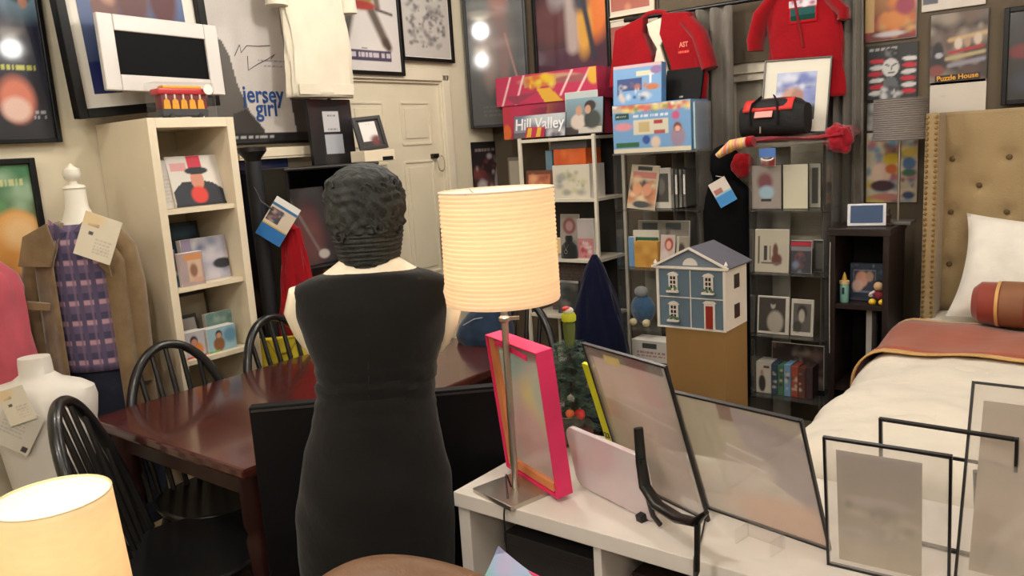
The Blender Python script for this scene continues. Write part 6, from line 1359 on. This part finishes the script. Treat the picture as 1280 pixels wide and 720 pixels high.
tag_card('blue and white tag card hanging on the black hooded form', (hc.x+0.01, hc.y-0.02, hc.z), radians(20), 0.085, 0.125, radians(-28), [('bg', (216, 206, 196)), ('r', 0, 0, 1, 0.42, (60, 140, 206)), ('r', 0.08, 0.5, 0.55, 0.7, (176, 110, 100)), ('r', 0, 0.42, 1, 0.5, (150, 190, 214))])

# ================================================================== navy garment
t = thing('navy_cloak', 'dark navy cloak hanging on a low stand below the left glass tower side', 'garment', (1.08, -0.58, 0), radians(30))
nv = mat('navy_cloth', (10, 14, 40), 0.95, var=0.15, bump=0.2, bscale=24, sheen=0.15, spec=0.1)
znv = at_plane(750, 318, (1.08, -0.58, 0), radians(30)).z
rows = [(0, 0, 0.12, 0.20, 0.12), (0, 0, 0.45, 0.165, 0.10), (0, 0, 0.66, 0.135, 0.09), (0, 0, 0.84, 0.09, 0.07), (0, 0, znv-0.06, 0.045, 0.04), (0, 0, znv, 0.012, 0.012)]
fine = []
for a_, c_ in zip(rows, rows[1:]):
    for k in range(6): fine.append(tuple(a_[i]+(c_[i]-a_[i])*k/6 for i in range(5)))
fine.append(rows[-1])
MB().loft(fine, 60, wr=0.06, wf=7).build('cloak', nv, t, smooth=True)
MB().lathe([(0.14, 0), (0.14, 0.012), (0.012, 0.02), (0.012, 0.14)], 24).build('stand', BLACK, t, smooth=True)

# ================================================================== nightstand things
nz = NZ+0.0006
p = at_back(1083, 275, 0.38)
t = thing('digital_picture_frame', 'white edged small digital frame with a dark blue screen on the nightstand', 'picture frame', (p.x, -0.38, nz), radians(12), None, radians(14))
W = 0.155; H = 0.098
MB().box((0, 0.008, H/2+0.004), (W, 0.014, H), bev=0.004).build('bezel', mat('bezel_white', (206, 204, 208), 0.4), t)
MB().box((0, -0.0002, H/2+0.006), (W-0.026, 0.003, H-0.022)).build('screen', emit_mat('screen_blue', (26, 52, 84), 0.35), t)
MB().box((0, 0.035, 0.012), (0.09, 0.05, 0.016), bev=0.005).build('foot', mat('foot_grey', (90, 90, 96), 0.5), t)
p = at_back(1125, 276, 0.20)
t = thing('bedside_lamp', 'unlit bedside lamp with grey drum shade on the nightstand', 'table lamp', (at_back(1124, 200, 0.25).x, -0.25, nz))
MB().box((0, 0, 0.007), (0.125, 0.11, 0.014), bev=0.002).build('base', GREYMETAL, t)
zs_ = at_back(1125, 175, 0.25).z-nz; ze_ = at_back(1125, 123, 0.25).z-nz
MB().tube([(0, 0, 0.01), (0, 0, zs_+0.12)], 0.005, 12).build('pole', CHROME, t, smooth=True)
rw = (at_back(1157, 148, .25).x-at_back(1091, 148, .25).x)/2
b = MB(); rings = []
for k in range(40):
    z = zs_+(ze_-zs_)*k/39; r_ = rw+(0.0014 if k % 2 else -0.0014)
    rings.append([Vector((r_*cos(2*pi*j/64), r_*sin(2*pi*j/64), z)) for j in range(64)])
b.ring_loft(rings, cap=False).build('lamp_shade', mat('grey_shade', (120, 112, 108), 0.85, var=0.04), t, solid=0.002)
b = MB()
for a in (0, 2*pi/3, 4*pi/3): b.bar((0, 0, zs_+0.11), ((rw-0.002)*cos(a), (rw-0.002)*sin(a), zs_+0.11), 0.003)
b.build('shade_spider', CHROME, t)
t = thing('black_figurine', 'small dark figurine beside the lamp base on the nightstand', 'figurine', (at_back(1109, 270, 0.33).x, -0.33, nz))
MB().lathe([(0.022, 0), (0.024, 0.006), (0.012, 0.012), (0.014, 0.03), (0.018, 0.045), (0.010, 0.055), (0.012, 0.066), (0.008, 0.076), (0.001, 0.08)], 20).build('figurine', mat('figurine_brown', (44, 26, 24), 0.5), t, smooth=True)
MB().box((0, 0, 0.003), (0.05, 0.04, 0.006)).build('plinth', BLACK, t)
ns = NSH[2]+0.0106
p = at_back(1054, 366, 0.40)
t = thing('baby_bottle', 'small pale green bottle with a yellow cone top in the nightstand', 'bottle', (p.x+0.005, -0.40, ns))
MB().lathe([(0.016, 0), (0.019, 0.004), (0.019, 0.075), (0.015, 0.086)], 24).build('bottle', mat('bottle_green', (120, 170, 160), 0.4), t, smooth=True)
MB().lathe([(0.021, 0.084), (0.021, 0.098), (0.012, 0.10)], 24).build('collar', mat('bottle_cream', (196, 176, 130), 0.5), t, smooth=True)
MB().lathe([(0.012, 0.10), (0.006, 0.125), (0.001, 0.137)], 20).build('cone_top', mat('bottle_yellow', (190, 150, 60), 0.5), t, smooth=True)
MB().box((0, -0.019, 0.055), (0.010, 0.003, 0.03)).build('mark', mat('bottle_mark', (30, 50, 54), 0.5), t)
bx_('patterned_picture', 'blue patterned picture frame with a smiling face photo inside the nightstand', 'picture frame', 1062, 1112, 330, 366, 0.34, 0.02, [('bg', (34, 50, 70)), ('n', [(60, 90, 110), (90, 70, 90), (30, 34, 50), (110, 130, 130)], 30, 0.06, 4), ('r', 0.08, 0.22, 0.66, 0.84, (110, 116, 130)), ('r', 0.1, 0.26, 0.64, 0.80, (50, 56, 76)), ('e', 0.3, 0.58, 0.16, 0.22, (206, 150, 130), 0.3), ('e', 0.2, 0.4, 0.14, 0.16, (206, 170, 160), 0.4), ('e', 0.5, 0.66, 0.1, 0.14, (176, 140, 120), 0.4)], base=ns, edge=MATS['navy_cloth'], lean=radians(3), res=0.003)
t = thing('plush_doll', 'small seated doll in plain maroon with yellow shoes inside the nightstand', 'toy', (at_back(1098, 366, 0.40).x, -0.40, ns))
ys = mat('shoe_yellow', (220, 180, 40), 0.5)
MB().ball((0, 0.01, 0.04), 0.022, 3, (1, 0.8, 1.1)).build('torso', mat('doll_maroon', (120, 30, 44), 0.8), t, smooth=True)
MB().ball((0, 0.005, 0.08), 0.021, 3).build('head', mat('doll_skin', (206, 170, 130), 0.7), t, smooth=True)
MB().ball((0, 0.013, 0.088), 0.022, 3, (1, 0.9, 0.85)).build('hair', mat('doll_hair', (30, 24, 24), 0.9), t, smooth=True)
for s in (-1, 1):
    MB().ball((s*0.020, -0.018, 0.014), 0.014, 3, (1.1, 1.3, 0.95)).build('shoe', ys, t, smooth=True)
    MB().tube([(s*0.018, 0.008, 0.055), (s*0.03, -0.004, 0.045), (s*0.03, -0.012, 0.04)], [0.006, 0.007, 0.009], 10).build('arm', mat('doll_pale', (206, 196, 196), 0.8), t, smooth=True)
    MB().tube([(s*0.010, 0.0, 0.022), (s*0.018, -0.012, 0.014)], 0.006, 8).build('leg', BLACK, t, smooth=True)
bx_('white_booklet', 'thin white upright booklet on the middle nightstand shelf', 'book', 1083, 1090, 381, 402, 0.36, 0.10, [('bg', (190, 186, 178))], base=NSH[1]+0.0106)
# cords beside the nightstand doors
o = cord('', [(NX0+0.004, -0.4535, NZ-0.06), (NX0+0.002, -0.4535, 0.9), (NX0+0.004, -0.4535, 0.6)], r=0.002)
tag(o, 'thin pale cord running down the left front edge of the nightstand', 'cord'); o.data.materials.clear(); o.data.materials.append(mat('pale_cord', (170, 166, 160), 0.6))

# ================================================================== dollhouse on a tall cardboard box
DB = Vector((2.02, -1.37, 0)); DY = 0.0
kraft = mat('cardboard', (142, 108, 62), 0.85, var=0.06, scale=3)
def ond(px, py, d=0.0): return at_plane(px, py, DB+Vector((sin(DY), -cos(DY), 0))*d, DY)
exd = Vector((cos(DY), sin(DY), 0))
fx0, fx1 = (ond(833, 440, 0.10)-DB).dot(exd), (ond(907, 440, 0.10)-DB).dot(exd)
zb_ = ond(868, 412, 0.10).z
t = thing('cardboard_box', 'tall plain cardboard box under the blue dollhouse', 'box', (DB.x, DB.y, 0), DY)
cwid = fx1-fx0; cx_ = (fx0+fx1)/2
MB().box((cx_, 0.0, zb_/2), (cwid, 0.20, zb_), bev=0.002).build('carton', kraft, t)
t = thing('dollhouse', 'light blue wooden dollhouse with white trim, red door and grey roof', 'dollhouse', (DB.x, DB.y, zb_), DY)
h0, h1 = (ond(822, 380, 0.097)-DB).dot(exd), (ond(908, 380, 0.097)-DB).dot(exd)
HW = h1-h0; hx = (h0+h1)/2; EH = ond(865, 336, 0.097).z-zb_; RH = ond(863, 312, 0.097).z-zb_
bl_ = mat('dollhouse_blue', (92, 112, 128), 0.6, var=0.04); wt = mat('dollhouse_white', (222, 214, 206), 0.55, var=0.02); gr = mat('dollhouse_roof', (84, 84, 96), 0.7, var=0.08)
DD = 0.19
MB().box((hx, 0, EH/2), (HW-0.004, DD, EH), bev=0.001).build('house_body', wt, t)
MB().box((hx, -DD/2-0.001, EH/2), (HW-0.018, 0.004, EH-0.012)).build('front_wall', bl_, t)
b = MB()
for s in (-1, 1): b.box((hx+s*(HW/2-0.005), -DD/2-0.003, EH/2), (0.010, 0.008, EH))
b.box((hx, -DD/2-0.003, 0.003), (HW, 0.010, 0.006)); b.box((hx, -DD/2-0.003, EH*0.52), (HW, 0.006, 0.003)); b.box((hx, -DD/2-0.003, EH/2), (0.003, 0.006, EH))
b.build('front_trim', wt, t)
MB().box((hx, -0.004, EH+0.003), (HW+0.016, DD+0.018, 0.008), bev=0.001).build('cornice', wt, t)
for s in (-1, 1): MB().lathe([(0.006, 0), (0.004, 0.006), (0.0065, 0.012), (0.004, 0.018), (0.001, 0.024)], 14, (hx+s*(HW/2+0.002), -DD/2-0.006, EH+0.006)).build('finial', wt, t, smooth=True)
MB().prism([(hx-HW/2, EH+0.007), (hx+HW/2, EH+0.007), (hx, RH)], -DD/2, DD/2).build('gable', mat('gable_blue', (112, 124, 138), 0.6), t)
for s in (-1, 1):
    a_ = Vector((hx+s*(HW/2+0.014), 0, EH+0.004)); c_ = Vector((hx, 0, RH+0.006)); mid_ = (a_+c_)/2; L_ = (c_-a_).length; ang = math.atan2((c_-a_).z, abs((c_-a_).x))
    MB().box(mid_, (L_, DD+0.024, 0.006), Matrix.Rotation(s*ang, 3, 'Y')).build('roof_slope', gr, t)
    MB().box(mid_+Vector((0, -DD/2-0.013, 0)), (L_, 0.004, 0.008), Matrix.Rotation(s*ang, 3, 'Y')).build('barge_board', wt, t)
MB().prism([(hx+0.028*cos(a*pi/12), EH+0.012+0.026*sin(a*pi/12)) for a in range(13)], -DD/2-0.004, -DD/2).build('fanlight', wt, t)
def dwin(cx, cz):
    f = MB().box((cx, -DD/2-0.005, cz), (0.034, 0.006, 0.056)).build('window', wt, t)
    b = MB(); b.prism([(cx-0.022, cz+0.028), (cx+0.022, cz+0.028), (cx+0.014, cz+0.036), (cx, cz+0.040), (cx-0.014, cz+0.036)], -DD/2-0.010, -DD/2-0.003); b.build('window_head', wt, f)
    b = MB()
    for i in (-1, 1):
        for k in range(3): b.box((cx+i*0.006, -DD/2-0.0085, cz-0.014+k*0.016), (0.008, 0.002, 0.011))
    b.build('dark_panes', mat('pane_dark', (34, 26, 26), 0.3), f)
    MB().box((cx, -DD/2-0.012, cz-0.031), (0.044, 0.014, 0.007)).build('window_box', wt, f)
    b = MB(); rg = random.Random(int(cx*1000+cz*77))
    for k in range(14): b.ball((cx-0.019+0.038*rg.random(), -DD/2-0.013, cz-0.025+0.010*rg.random()), 0.0042, 1)
    b.build('greenery', mat('tiny_greens', (86, 116, 80), 0.8), f)
zu, zl = EH*0.76, EH*0.27
dwin(hx-HW*0.25, zu); dwin(hx+HW*0.26, zu); dwin(hx-HW*0.25, zl)
f = MB().box((hx+HW*0.27, -DD/2-0.005, EH*0.24), (0.040, 0.006, EH*0.44)).build('door_frame', wt, t)
MB().box((hx+HW*0.27, -DD/2-0.0088, EH*0.225), (0.026, 0.003, EH*0.37)).build('red_door', mat('dollhouse_red', (140, 34, 24), 0.5), f)
MB().prism([(hx+HW*0.27-0.025, EH*0.455), (hx+HW*0.27+0.025, EH*0.455), (hx+HW*0.27+0.014, EH*0.49), (hx+HW*0.27-0.014, EH*0.49)], -DD/2-0.012, -DD/2-0.002).build('door_head', wt, f)
for z in (zu, zl): MB().box((hx+HW/2-0.0015, 0.0, z), (0.004, 0.045, 0.05)).build('side_window', MATS['pane_dark'], t)

# ================================================================== denim bag on the table end
q = at_z(592, 432, TZ+0.0)
t = thing('denim_bag', 'rumpled dark denim bag on the far end of the mahogany table', 'bag', (q.x+0.0, q.y+0.08, TZ+0.0006), radians(30))
dn = mat('dark_denim', (34, 50, 72), 0.9, var=0.35, scale=10, bump=0.5, bscale=16, sheen=0.2, spec=0.15)
rows = [(0, 0, 0.0, 0.115, 0.085), (0, 0, 0.03, 0.12, 0.09), (0.005, 0, 0.07, 0.112, 0.085), (0.02, 0, 0.12, 0.09, 0.065), (0.04, 0, 0.155, 0.055, 0.04), (0.05, 0, 0.165, 0.015, 0.015)]
fine = []
for a_, c_ in zip(rows, rows[1:]):
    for k in range(4): fine.append(tuple(a_[i]+(c_[i]-a_[i])*k/4 for i in range(5)))
fine.append(rows[-1])
MB().loft(fine, 48, wr=0.035, wf=4, seed=2).build('bag_body', dn, t, smooth=True)
b = MB(); b.tube([(-0.08, -0.062, 0.085), (-0.03, -0.072, 0.112), (0.03, -0.06, 0.118), (0.07, -0.04, 0.10)], 0.0022, 6); b.build('pale_seam', mat('denim_seam', (150, 160, 170), 0.8), t, smooth=True)
MB().tube([(0.085, -0.03, 0.09), (0.095, -0.05, 0.05), (0.09, -0.06, 0.02)], [0.008, 0.010, 0.008], 8, r2=0.004).build('strap', dn, t, smooth=True)
# ================================================================== things standing on the white shelf unit (they face the bed, so we see their backs)
bz = BZ+0.0006
def back_panel(name, label, cat, x, y, yaw, W, H, lean, z=bz):   # lean < 0 leans towards the bench front edge
    return thing(name, label, cat, (x, y, z), yaw, None, lean)
def rim(t, W, H, bw, d, m, name='frame'):
    b = MB()
    for s in (-1, 1): b.box((s*(W/2-bw/2), 0, H/2), (bw, d, H))
    for z in (bw/2, H-bw/2): b.box((0, 0, z), (W-2*bw, d, bw))
    return b.build(name, m, t, bevel=min(0.001, bw/4))
# pink wrapped canvas, seen from behind with its stretcher bars
t = back_panel('pink_canvas', 'stretched canvas with bright pink edges seen from behind, next to the ribbed lamp pole', 'canvas', 2.122, -2.560, -0.40, 0.262, 0.362, -0.10, bz+0.0125)
CW, CH_, CT = 0.245, 0.362, 0.045
PKE = mat('canvas_pink', (222, 44, 100), 0.6, var=0.08)
rim(t, CW, CH_, 0.004, CT, PKE, 'wrapped_edge')
so = mat('stretcher_orange', (222, 140, 86), 0.7, var=0.08); spm = mat('stretcher_pale', (214, 196, 188), 0.7, var=0.05)
MB().box((-(CW/2-0.018), -0.002, CH_/2), (0.026, CT-0.016, CH_-0.012), bev=0.001).build('stretcher_bar', so, t)
MB().box(((CW/2-0.012), 0.006, CH_/2), (0.014, CT-0.030, CH_-0.012), bev=0.001).build('stretcher_bar', spm, t)
MB().box((0, -0.002, 0.018), (CW-0.05, CT-0.018, 0.022), bev=0.001).build('stretcher_bar', so, t)
MB().box((0, 0.006, CH_-0.012), (CW-0.05, CT-0.030, 0.014), bev=0.001).build('stretcher_bar', spm, t)
art('canvas_back', CW-0.01, CH_-0.01, [('bg', (206, 190, 186)), ('e', 0.25, 0.85, 0.4, 0.12, (176, 196, 190), 0.8), ('e', 0.75, 0.6, 0.3, 0.18, (224, 206, 150), 0.8), ('e', 0.5, 0.35, 0.4, 0.2, (214, 176, 176), 0.8), ('e', 0.9, 0.7, 0.2, 0.2, (200, 204, 190), 0.8)], t, y=-0.006, z=0.005, m=SHEET)
for k in range(3): MB().box((-0.05+0.05*k, -CT/2+0.001, CH_-0.012-0.004*k), (0.05, 0.003, 0.012), Matrix.Rotation(0.1*(k-1), 3, 'Y')).build('folded_flap', PKE, t)
# white rounded panel on a black foot
t = back_panel('white_tablet', 'white glossy rounded panel with a black foot between pink canvas and black easel', 'panel', 2.345, -2.560, -0.332, 0.26, 0.163, -0.20, bz+0.004)
pts = []
PW_, PH_, rr = 0.275, 0.165, 0.028
for cx, cz, a0 in ((PW_/2-rr, PH_-rr, 0), (-PW_/2+rr, PH_-rr, 90), (-PW_/2+rr, rr, 180), (PW_/2-rr, rr, 270)):
    for k in range(7): a = radians(a0+15*k); pts.append((cx+rr*cos(a), cz+rr*sin(a)))
MB().prism(pts, -0.006, 0.006).build('panel_shell', mat('glossy_white', (214, 200, 204), 0.12, var=0.03, coat=0.5), t, bevel=0.002)
MB().box((0.10, -0.008, 0.002), (0.018, 0.030, 0.026), bev=0.002).build('foot', BLACK, t)
# black easel
EO = Vector((2.515, -2.672, bz)); EYW = radians(-30)
t = thing('black_easel', 'black plastic easel with a curled hook holding the tall glass panel', 'easel', EO, EYW)
ez = mat('easel_black', (12, 12, 13), 0.35)
def el(px, py, dy=0.0):
    q = at_plane(px, py, EO, EYW)-EO; return (q.x*cos(EYW)+q.y*sin(EYW), dy, q.z)
ep = [el(798, 535), el(801, 575), el(806, 608), el(822, 632), el(848, 648), el(872, 652, -0.004), el(884, 640, -0.002)]
MB().tube(ep, [0.011, 0.0125, 0.014, 0.015, 0.015, 0.013, 0.006], 12, r2=[0.008, 0.009, 0.010, 0.010, 0.010, 0.009, 0.004]).build('curved_arm', ez, t, smooth=True)
a_ = el(874, 650); MB().tube([(a_[0], -0.004, a_[2]), (a_[0]+0.006, -0.012, 0.010), (a_[0]+0.012, -0.02, 0.004)], [0.007, 0.006, 0.004], 10, r2=0.005).build('front_foot', ez, t, smooth=True)
MB().tube([(ep[2][0], 0.0, ep[2][2]), (ep[2][0]-0.004, 0.02, 0.03), (ep[2][0], 0.035, 0.007)], [0.008, 0.007, 0.0065], 10, r2=0.006).build('rear_foot', ez, t, smooth=True)
MB().box((ep[1][0], 0.0, ep[1][2]), (0.024, 0.012, 0.010), bev=0.002).build('ratchet_tooth', ez, t)
# glass panels
BR = mat('thin_black_metal', (16, 15, 17), 0.35)
def glazed_panel(label, x, y, yaw, W, H, lean, ops, z=bz, bw=0.005, sheet=None, name='glass_picture'):
    t = back_panel(name, label, 'picture frame', x, y, yaw, W, H, lean, z)
    rim(t, W, H, bw, 0.009, BR)
    MB().box((0, -0.002, H/2), (W-2*bw, 0.0025, H-2*bw)).build('glass_pane', ACRYL_HAZE, t)
    if ops: 
        sw_, sh_, sx_, sz_ = sheet or (W-2*bw-0.002, H-2*bw-0.002, 0, bw+0.001)
        art('sheet', sw_, sh_, ops, t, y=0.002, x=sx_, z=sz_, m=SHEET, res=0.004)
    return t
A = 0.80
glazed_panel('tall glass panel with pinkish paper and dark brown top band behind the black easel', 2.432, -2.487, -0.357, 0.28, 0.39, -0.293,
    [('bg', (196, 176, 170, 0.86)), ('e', 0.3, 0.7, 0.5, 0.3, (206, 180, 176, 0.9), 0.9), ('e', 0.45, 0.18, 0.2, 0.12, (150, 138, 136, 0.8), 0.9), ('l', 0.05, 0.66, 0.9, 0.58, 0.03, (216, 200, 194, 0.9)), ('l', 0.1, 0.5, 0.8, 0.4, 0.02, (210, 190, 184, 0.9)), ('r', 0, 0.93, 1, 1, (52, 34, 36, 0.97)), ('r', 0, 0, 0.05, 0.93, (120, 110, 100, 0.7)), ('r', 0.95, 0, 1.0, 1.0, (190, 184, 174, 0.6)), ('r', 0.22, 0.905, 0.42, 0.96, (210, 190, 80, 0.95)), ('e', 0.9, 0.04, 0.2, 0.05, (206, 196, 190, 0.5), 0.5)])
glazed_panel('wide glass panel with lavender grey and peach sheet, second from the black easel', 2.675, -2.504, -0.188, 0.291, 0.325, -0.359,
    [('g', (214, 178, 160), (190, 188, 166)), ('bg', (196, 184, 168, 0.72)), ('e', 0.05, 0.7, 0.35, 0.35, (200, 196, 164, 0.55), 0.6), ('p', [(0.42, 1.0), (1.0, 0.85), (1.0, 0.22), (0.62, 0.45), (0.5, 0.7)], (166, 154, 158, 0.92)), ('e', 0.75, 0.12, 0.5, 0.18, (222, 184, 164, 0.9), 0.6), ('e', 0.45, 0.5, 0.22, 0.16, (206, 192, 184, 0.8), 0.8), ('r', 0.34, 0.86, 0.45, 1.0, (130, 96, 80, 0.85)), ('l', 0.35, 0.66, 0.62, 0.6, 0.02, (226, 220, 212, 0.9)), ('l', 0.3, 0.56, 0.62, 0.5, 0.015, (226, 220, 212, 0.9))])
glazed_panel('clear glass panel with a grey beige paper, third panel from the black easel', 2.931, -2.581, 0.043, 0.21, 0.276, -0.143,
    [('g', (190, 180, 158), (160, 150, 148)), ('e', 0.4, 0.3, 0.4, 0.12, (170, 158, 148, 0.9), 0.8), ('e', 0.5, 0.58, 0.4, 0.05, (190, 180, 176), 0.6), ('n', [(150, 140, 132), (200, 192, 180)], 16, 0.08, 4, (0.1, 0.25, 0.9, 0.55)), ('bg', (170, 160, 150, 0.0))][:4], sheet=(0.142, 0.235, -0.012, 0.016))
glazed_panel('tall clear glass panel with a pinkish grey paper at the right edge', 3.125, -2.52, -0.005, 0.185, 0.364, 0.35,
    [('g', (196, 178, 168), (190, 176, 166)), ('l', 0.1, 0.1, 0.9, 0.55, 0.14, (206, 192, 184)), ('e', 0.3, 0.1, 0.4, 0.08, (176, 166, 156), 0.8)], sheet=(0.142, 0.31, 0.0, 0.02))
# plain inner frame between the third and fourth panels
t = back_panel('empty_picture', 'empty thin black frame standing behind the third and fourth glass panels', 'picture frame', 3.00, -2.42, -0.02, 0.24, 0.26, -0.10)
rim(t, 0.235, 0.262, 0.006, 0.010, BR)
MB().box((0, 0.002, 0.20), (0.22, 0.004, 0.006)).build('cross_bar', BR, t)
MB().tube([(0.05, 0.005, 0.18), (0.05, 0.05, 0.0)], 0.005, 8).build('rear_strut', BR, t)
t = thing('acrylic_easel', 'small clear acrylic easel under the wide lavender grey glass panel', 'easel', (2.69, -2.585, bz), radians(-12))
for s in (-1, 1): MB().prism([(0, 0), (0.004, 0), (0.004, 0.03), (0.0, 0.03)], -0.022, 0.022).build('side_plate', ACRYL, t).location.x = s*0.04
MB().box((0.003, 0.024, 0.016), (0.085, 0.003, 0.032)).build('back_plate', ACRYL, t)
# lime panel edge
t = back_panel('lime_board', 'lime yellow board with a small black number behind the tall glass panel', 'panel', 2.31, -2.385, -0.36, 0.20, 0.30, -0.29)
MB().box((0, 0, 0.15), (0.20, 0.010, 0.30), bev=0.001).build('board', mat('lime_yellow', (206, 214, 30), 0.6, var=0.05), t)
lettering('number', '23', 0.022, ink, t, (-0.085, -0.0055, 0.09), bold=0.0005)
# glass jar with wire rim
jp = at_z(722, 553, BZ)
t = thing('glass_jar', 'clear glass jar with metal rim in front of the small christmas tree', 'jar', (jp.x-0.02, jp.y-0.01, bz))
MB().lathe([(0.035, 0), (0.045, 0.005), (0.047, 0.05), (0.044, 0.085), (0.042, 0.085), (0.043, 0.05), (0.041, 0.010), (0.001, 0.008)], 32).build('jar', ACRYL_HAZE, t, smooth=True)
MB().tube([(0.045*cos(a*pi/16), 0.045*sin(a*pi/16), 0.086) for a in range(33)], 0.002, 6).build('rim', CHROME, t, smooth=True)
# small christmas tree
tp = at_z(722, 556, BZ)
TB = Vector((2.045, -2.275, bz))
t = thing('christmas_tree', 'small artificial christmas tree behind the pink canvas', 'christmas tree', TB)
MB().lathe([(0.035, 0), (0.05, 0.005), (0.056, 0.05), (0.052, 0.055), (0.03, 0.05)], 28).build('pot', mat('pot_red', (96, 20, 26), 0.5), t, smooth=True)
MB().tube([(0, 0, 0.04), (0, 0, 0.30)], [0.006, 0.003], 8).build('trunk', BROWNMAT, t)
b = MB(); rg = random.Random(11)
for k in range(300):
    q = rg.random(); z = 0.055+0.235*q; L_ = 0.115*(1-q)**0.5+0.02; a = rg.random()*2*pi
    d = Vector((cos(a), sin(a), -0.10+0.3*rg.random())).normalized(); base = Vector((0, 0, z))
    sd = d.cross(Vector((0, 0, 1))).normalized(); up_ = sd.cross(d)
    nn = int(L_/0.0045)
    for i in range(nn):
        pz = base+d*(L_*i/nn)
        for s in (-1, 1):
            tip = pz+d*0.012+(sd*s*(0.8+0.4*rg.random())+up_*(rg.random()-0.5)*1.2)*0.012
            v = [b.bm.verts.new(x) for x in (pz-d*0.0012, pz+d*0.0012, tip)]; b.bm.faces.new(v)
b.build('foliage', mat('fir_green', (70, 92, 76), 0.8, var=0.4, scale=40), t)
def ball(label, off, r, m, extra=None):
    q = thing('tree_ornament', label, 'ornament', TB+Vector(off), 0, 'ornaments on the small christmas tree')
    MB().ball((0, 0, 0), r, 3).build('ball', m, q, smooth=True)
    MB().tube([(0, 0, r*0.95), (0, 0, r*1.25)], r*0.2, 8).build('cap', CHROME, q)
    if extra: extra(q)
rdm = mat('ornament_red', (216, 50, 50), 0.3); orm = mat('ornament_orange', (236, 120, 70), 0.35); sv = mat('ornament_silver', (190, 190, 186), 0.25, metal=0.6)
fx = Vector((0.616, -0.788, 0)).normalized()
sd_ = Vector((0.788, 0.616, 0))
def vw(s, f, z): return sd_*s+fx*f+Vector((0, 0, z))
ball('red ball ornament low on the front of the small christmas tree', vw(0.012, 0.075, 0.105), 0.015, rdm)
ball('orange ball ornament touching the red one low on the small christmas tree', vw(-0.015, 0.078, 0.11), 0.012, orm)
ball('salmon ball ornament at the left side of the small christmas tree', vw(-0.065, 0.05, 0.14), 0.013, mat('ornament_salmon', (232, 130, 100), 0.4))
ball('silver ball ornament in the middle of the small christmas tree', vw(-0.01, 0.07, 0.15), 0.011, sv)
ball('silver ball ornament at the right side of the small christmas tree', vw(0.045, 0.06, 0.18), 0.010, sv)
ball('dark glass ball ornament high on the small christmas tree', vw(-0.03, 0.05, 0.20), 0.010, mat('ornament_dark', (40, 60, 56), 0.2))
q = thing('tree_topper', 'lime green cup shaped topper with a red and white cap on the small christmas tree', 'ornament', TB+Vector((0.0, 0, 0.295)))
MB().lathe([(0.012, -0.02), (0.014, 0.0), (0.017, 0.03), (0.017, 0.05)], 24).build('green_stem', mat('topper_green', (90, 104, 50), 0.6), q, smooth=True)
MB().lathe([(0.010, 0.048), (0.020, 0.055), (0.021, 0.068), (0.017, 0.076), (0.001, 0.078)], 24).build('lime_cup', mat('topper_lime', (190, 200, 40), 0.5), q, smooth=True)
MB().ball((0, 0, 0.083), 0.0145, 3, (1, 1, 0.7)).build('white_cap', PAPER, q, smooth=True)
MB().ball((-0.004, -0.003, 0.088), 0.0125, 3, (1, 1, 0.6)).build('red_cap', rdm, q, smooth=True)
# cords and cushion
cord('black cord hanging over the shelf unit edge below the black easel', [(2.555, -2.54, bz+0.006), (2.575, -2.60, bz+0.003), (2.60, -2.68, bz+0.003), (2.605, -2.706, BZ-0.012), (2.607, -2.709, 0.55), (2.61, -2.712, 0.2), (2.62, -2.74, 0.004)], r=0.0018)
# pastel cushion on the armchair
cu = at_z(636, 705, 0.66)
o = pillow_bm(0.32, 0.32, 0.09, 20)
m = bpy.data.materials.new('pastel_cloth'); m.use_nodes = True; nt = m.node_tree; bs = nt.nodes['Principled BSDF']; bs.inputs['Roughness'].default_value = 0.85
tc = nt.nodes.new('ShaderNodeTexCoord'); nn_ = nt.nodes.new('ShaderNodeTexNoise'); nn_.inputs['Scale'].default_value = 7; nt.links.new(tc.outputs['Object'], nn_.inputs['Vector'])
rp3 = nt.nodes.new('ShaderNodeValToRGB'); els = rp3.color_ramp.elements; els[0].position = 0.3; els[1].position = 0.7
els[0].color = (*s2l((130, 200, 190)), 1); els[1].color = (*s2l((220, 170, 210)), 1); e_ = els.new(0.5); e_.color = (*s2l((170, 190, 226)), 1)
nt.links.new(nn_.outputs['Fac'], rp3.inputs[0]); nt.links.new(rp3.outputs[0], bs.inputs['Base Color'])
cq = at_z(650, 692, 0.90)
t = thing('throw_cushion', 'pastel blue and lilac cushion with pink piping at the bottom edge of the photo', 'cushion', (cq.x, cq.y, 0.90-0.215), radians(38), None, radians(0), radians(36))
c_o = o.build('cushion', m, t, smooth=True)
pts = []
for i in range(65):
    a = 2*pi*i/64; c_, s_ = cos(a), sin(a); k = 1/max(abs(c_), abs(s_))**0.82
    pts.append((0.156*c_*k, 0, 0.156*s_*k))
MB().tube(pts, 0.0035, 6).build('piping', mat('piping_pink', (226, 70, 120), 0.6), t, smooth=True)
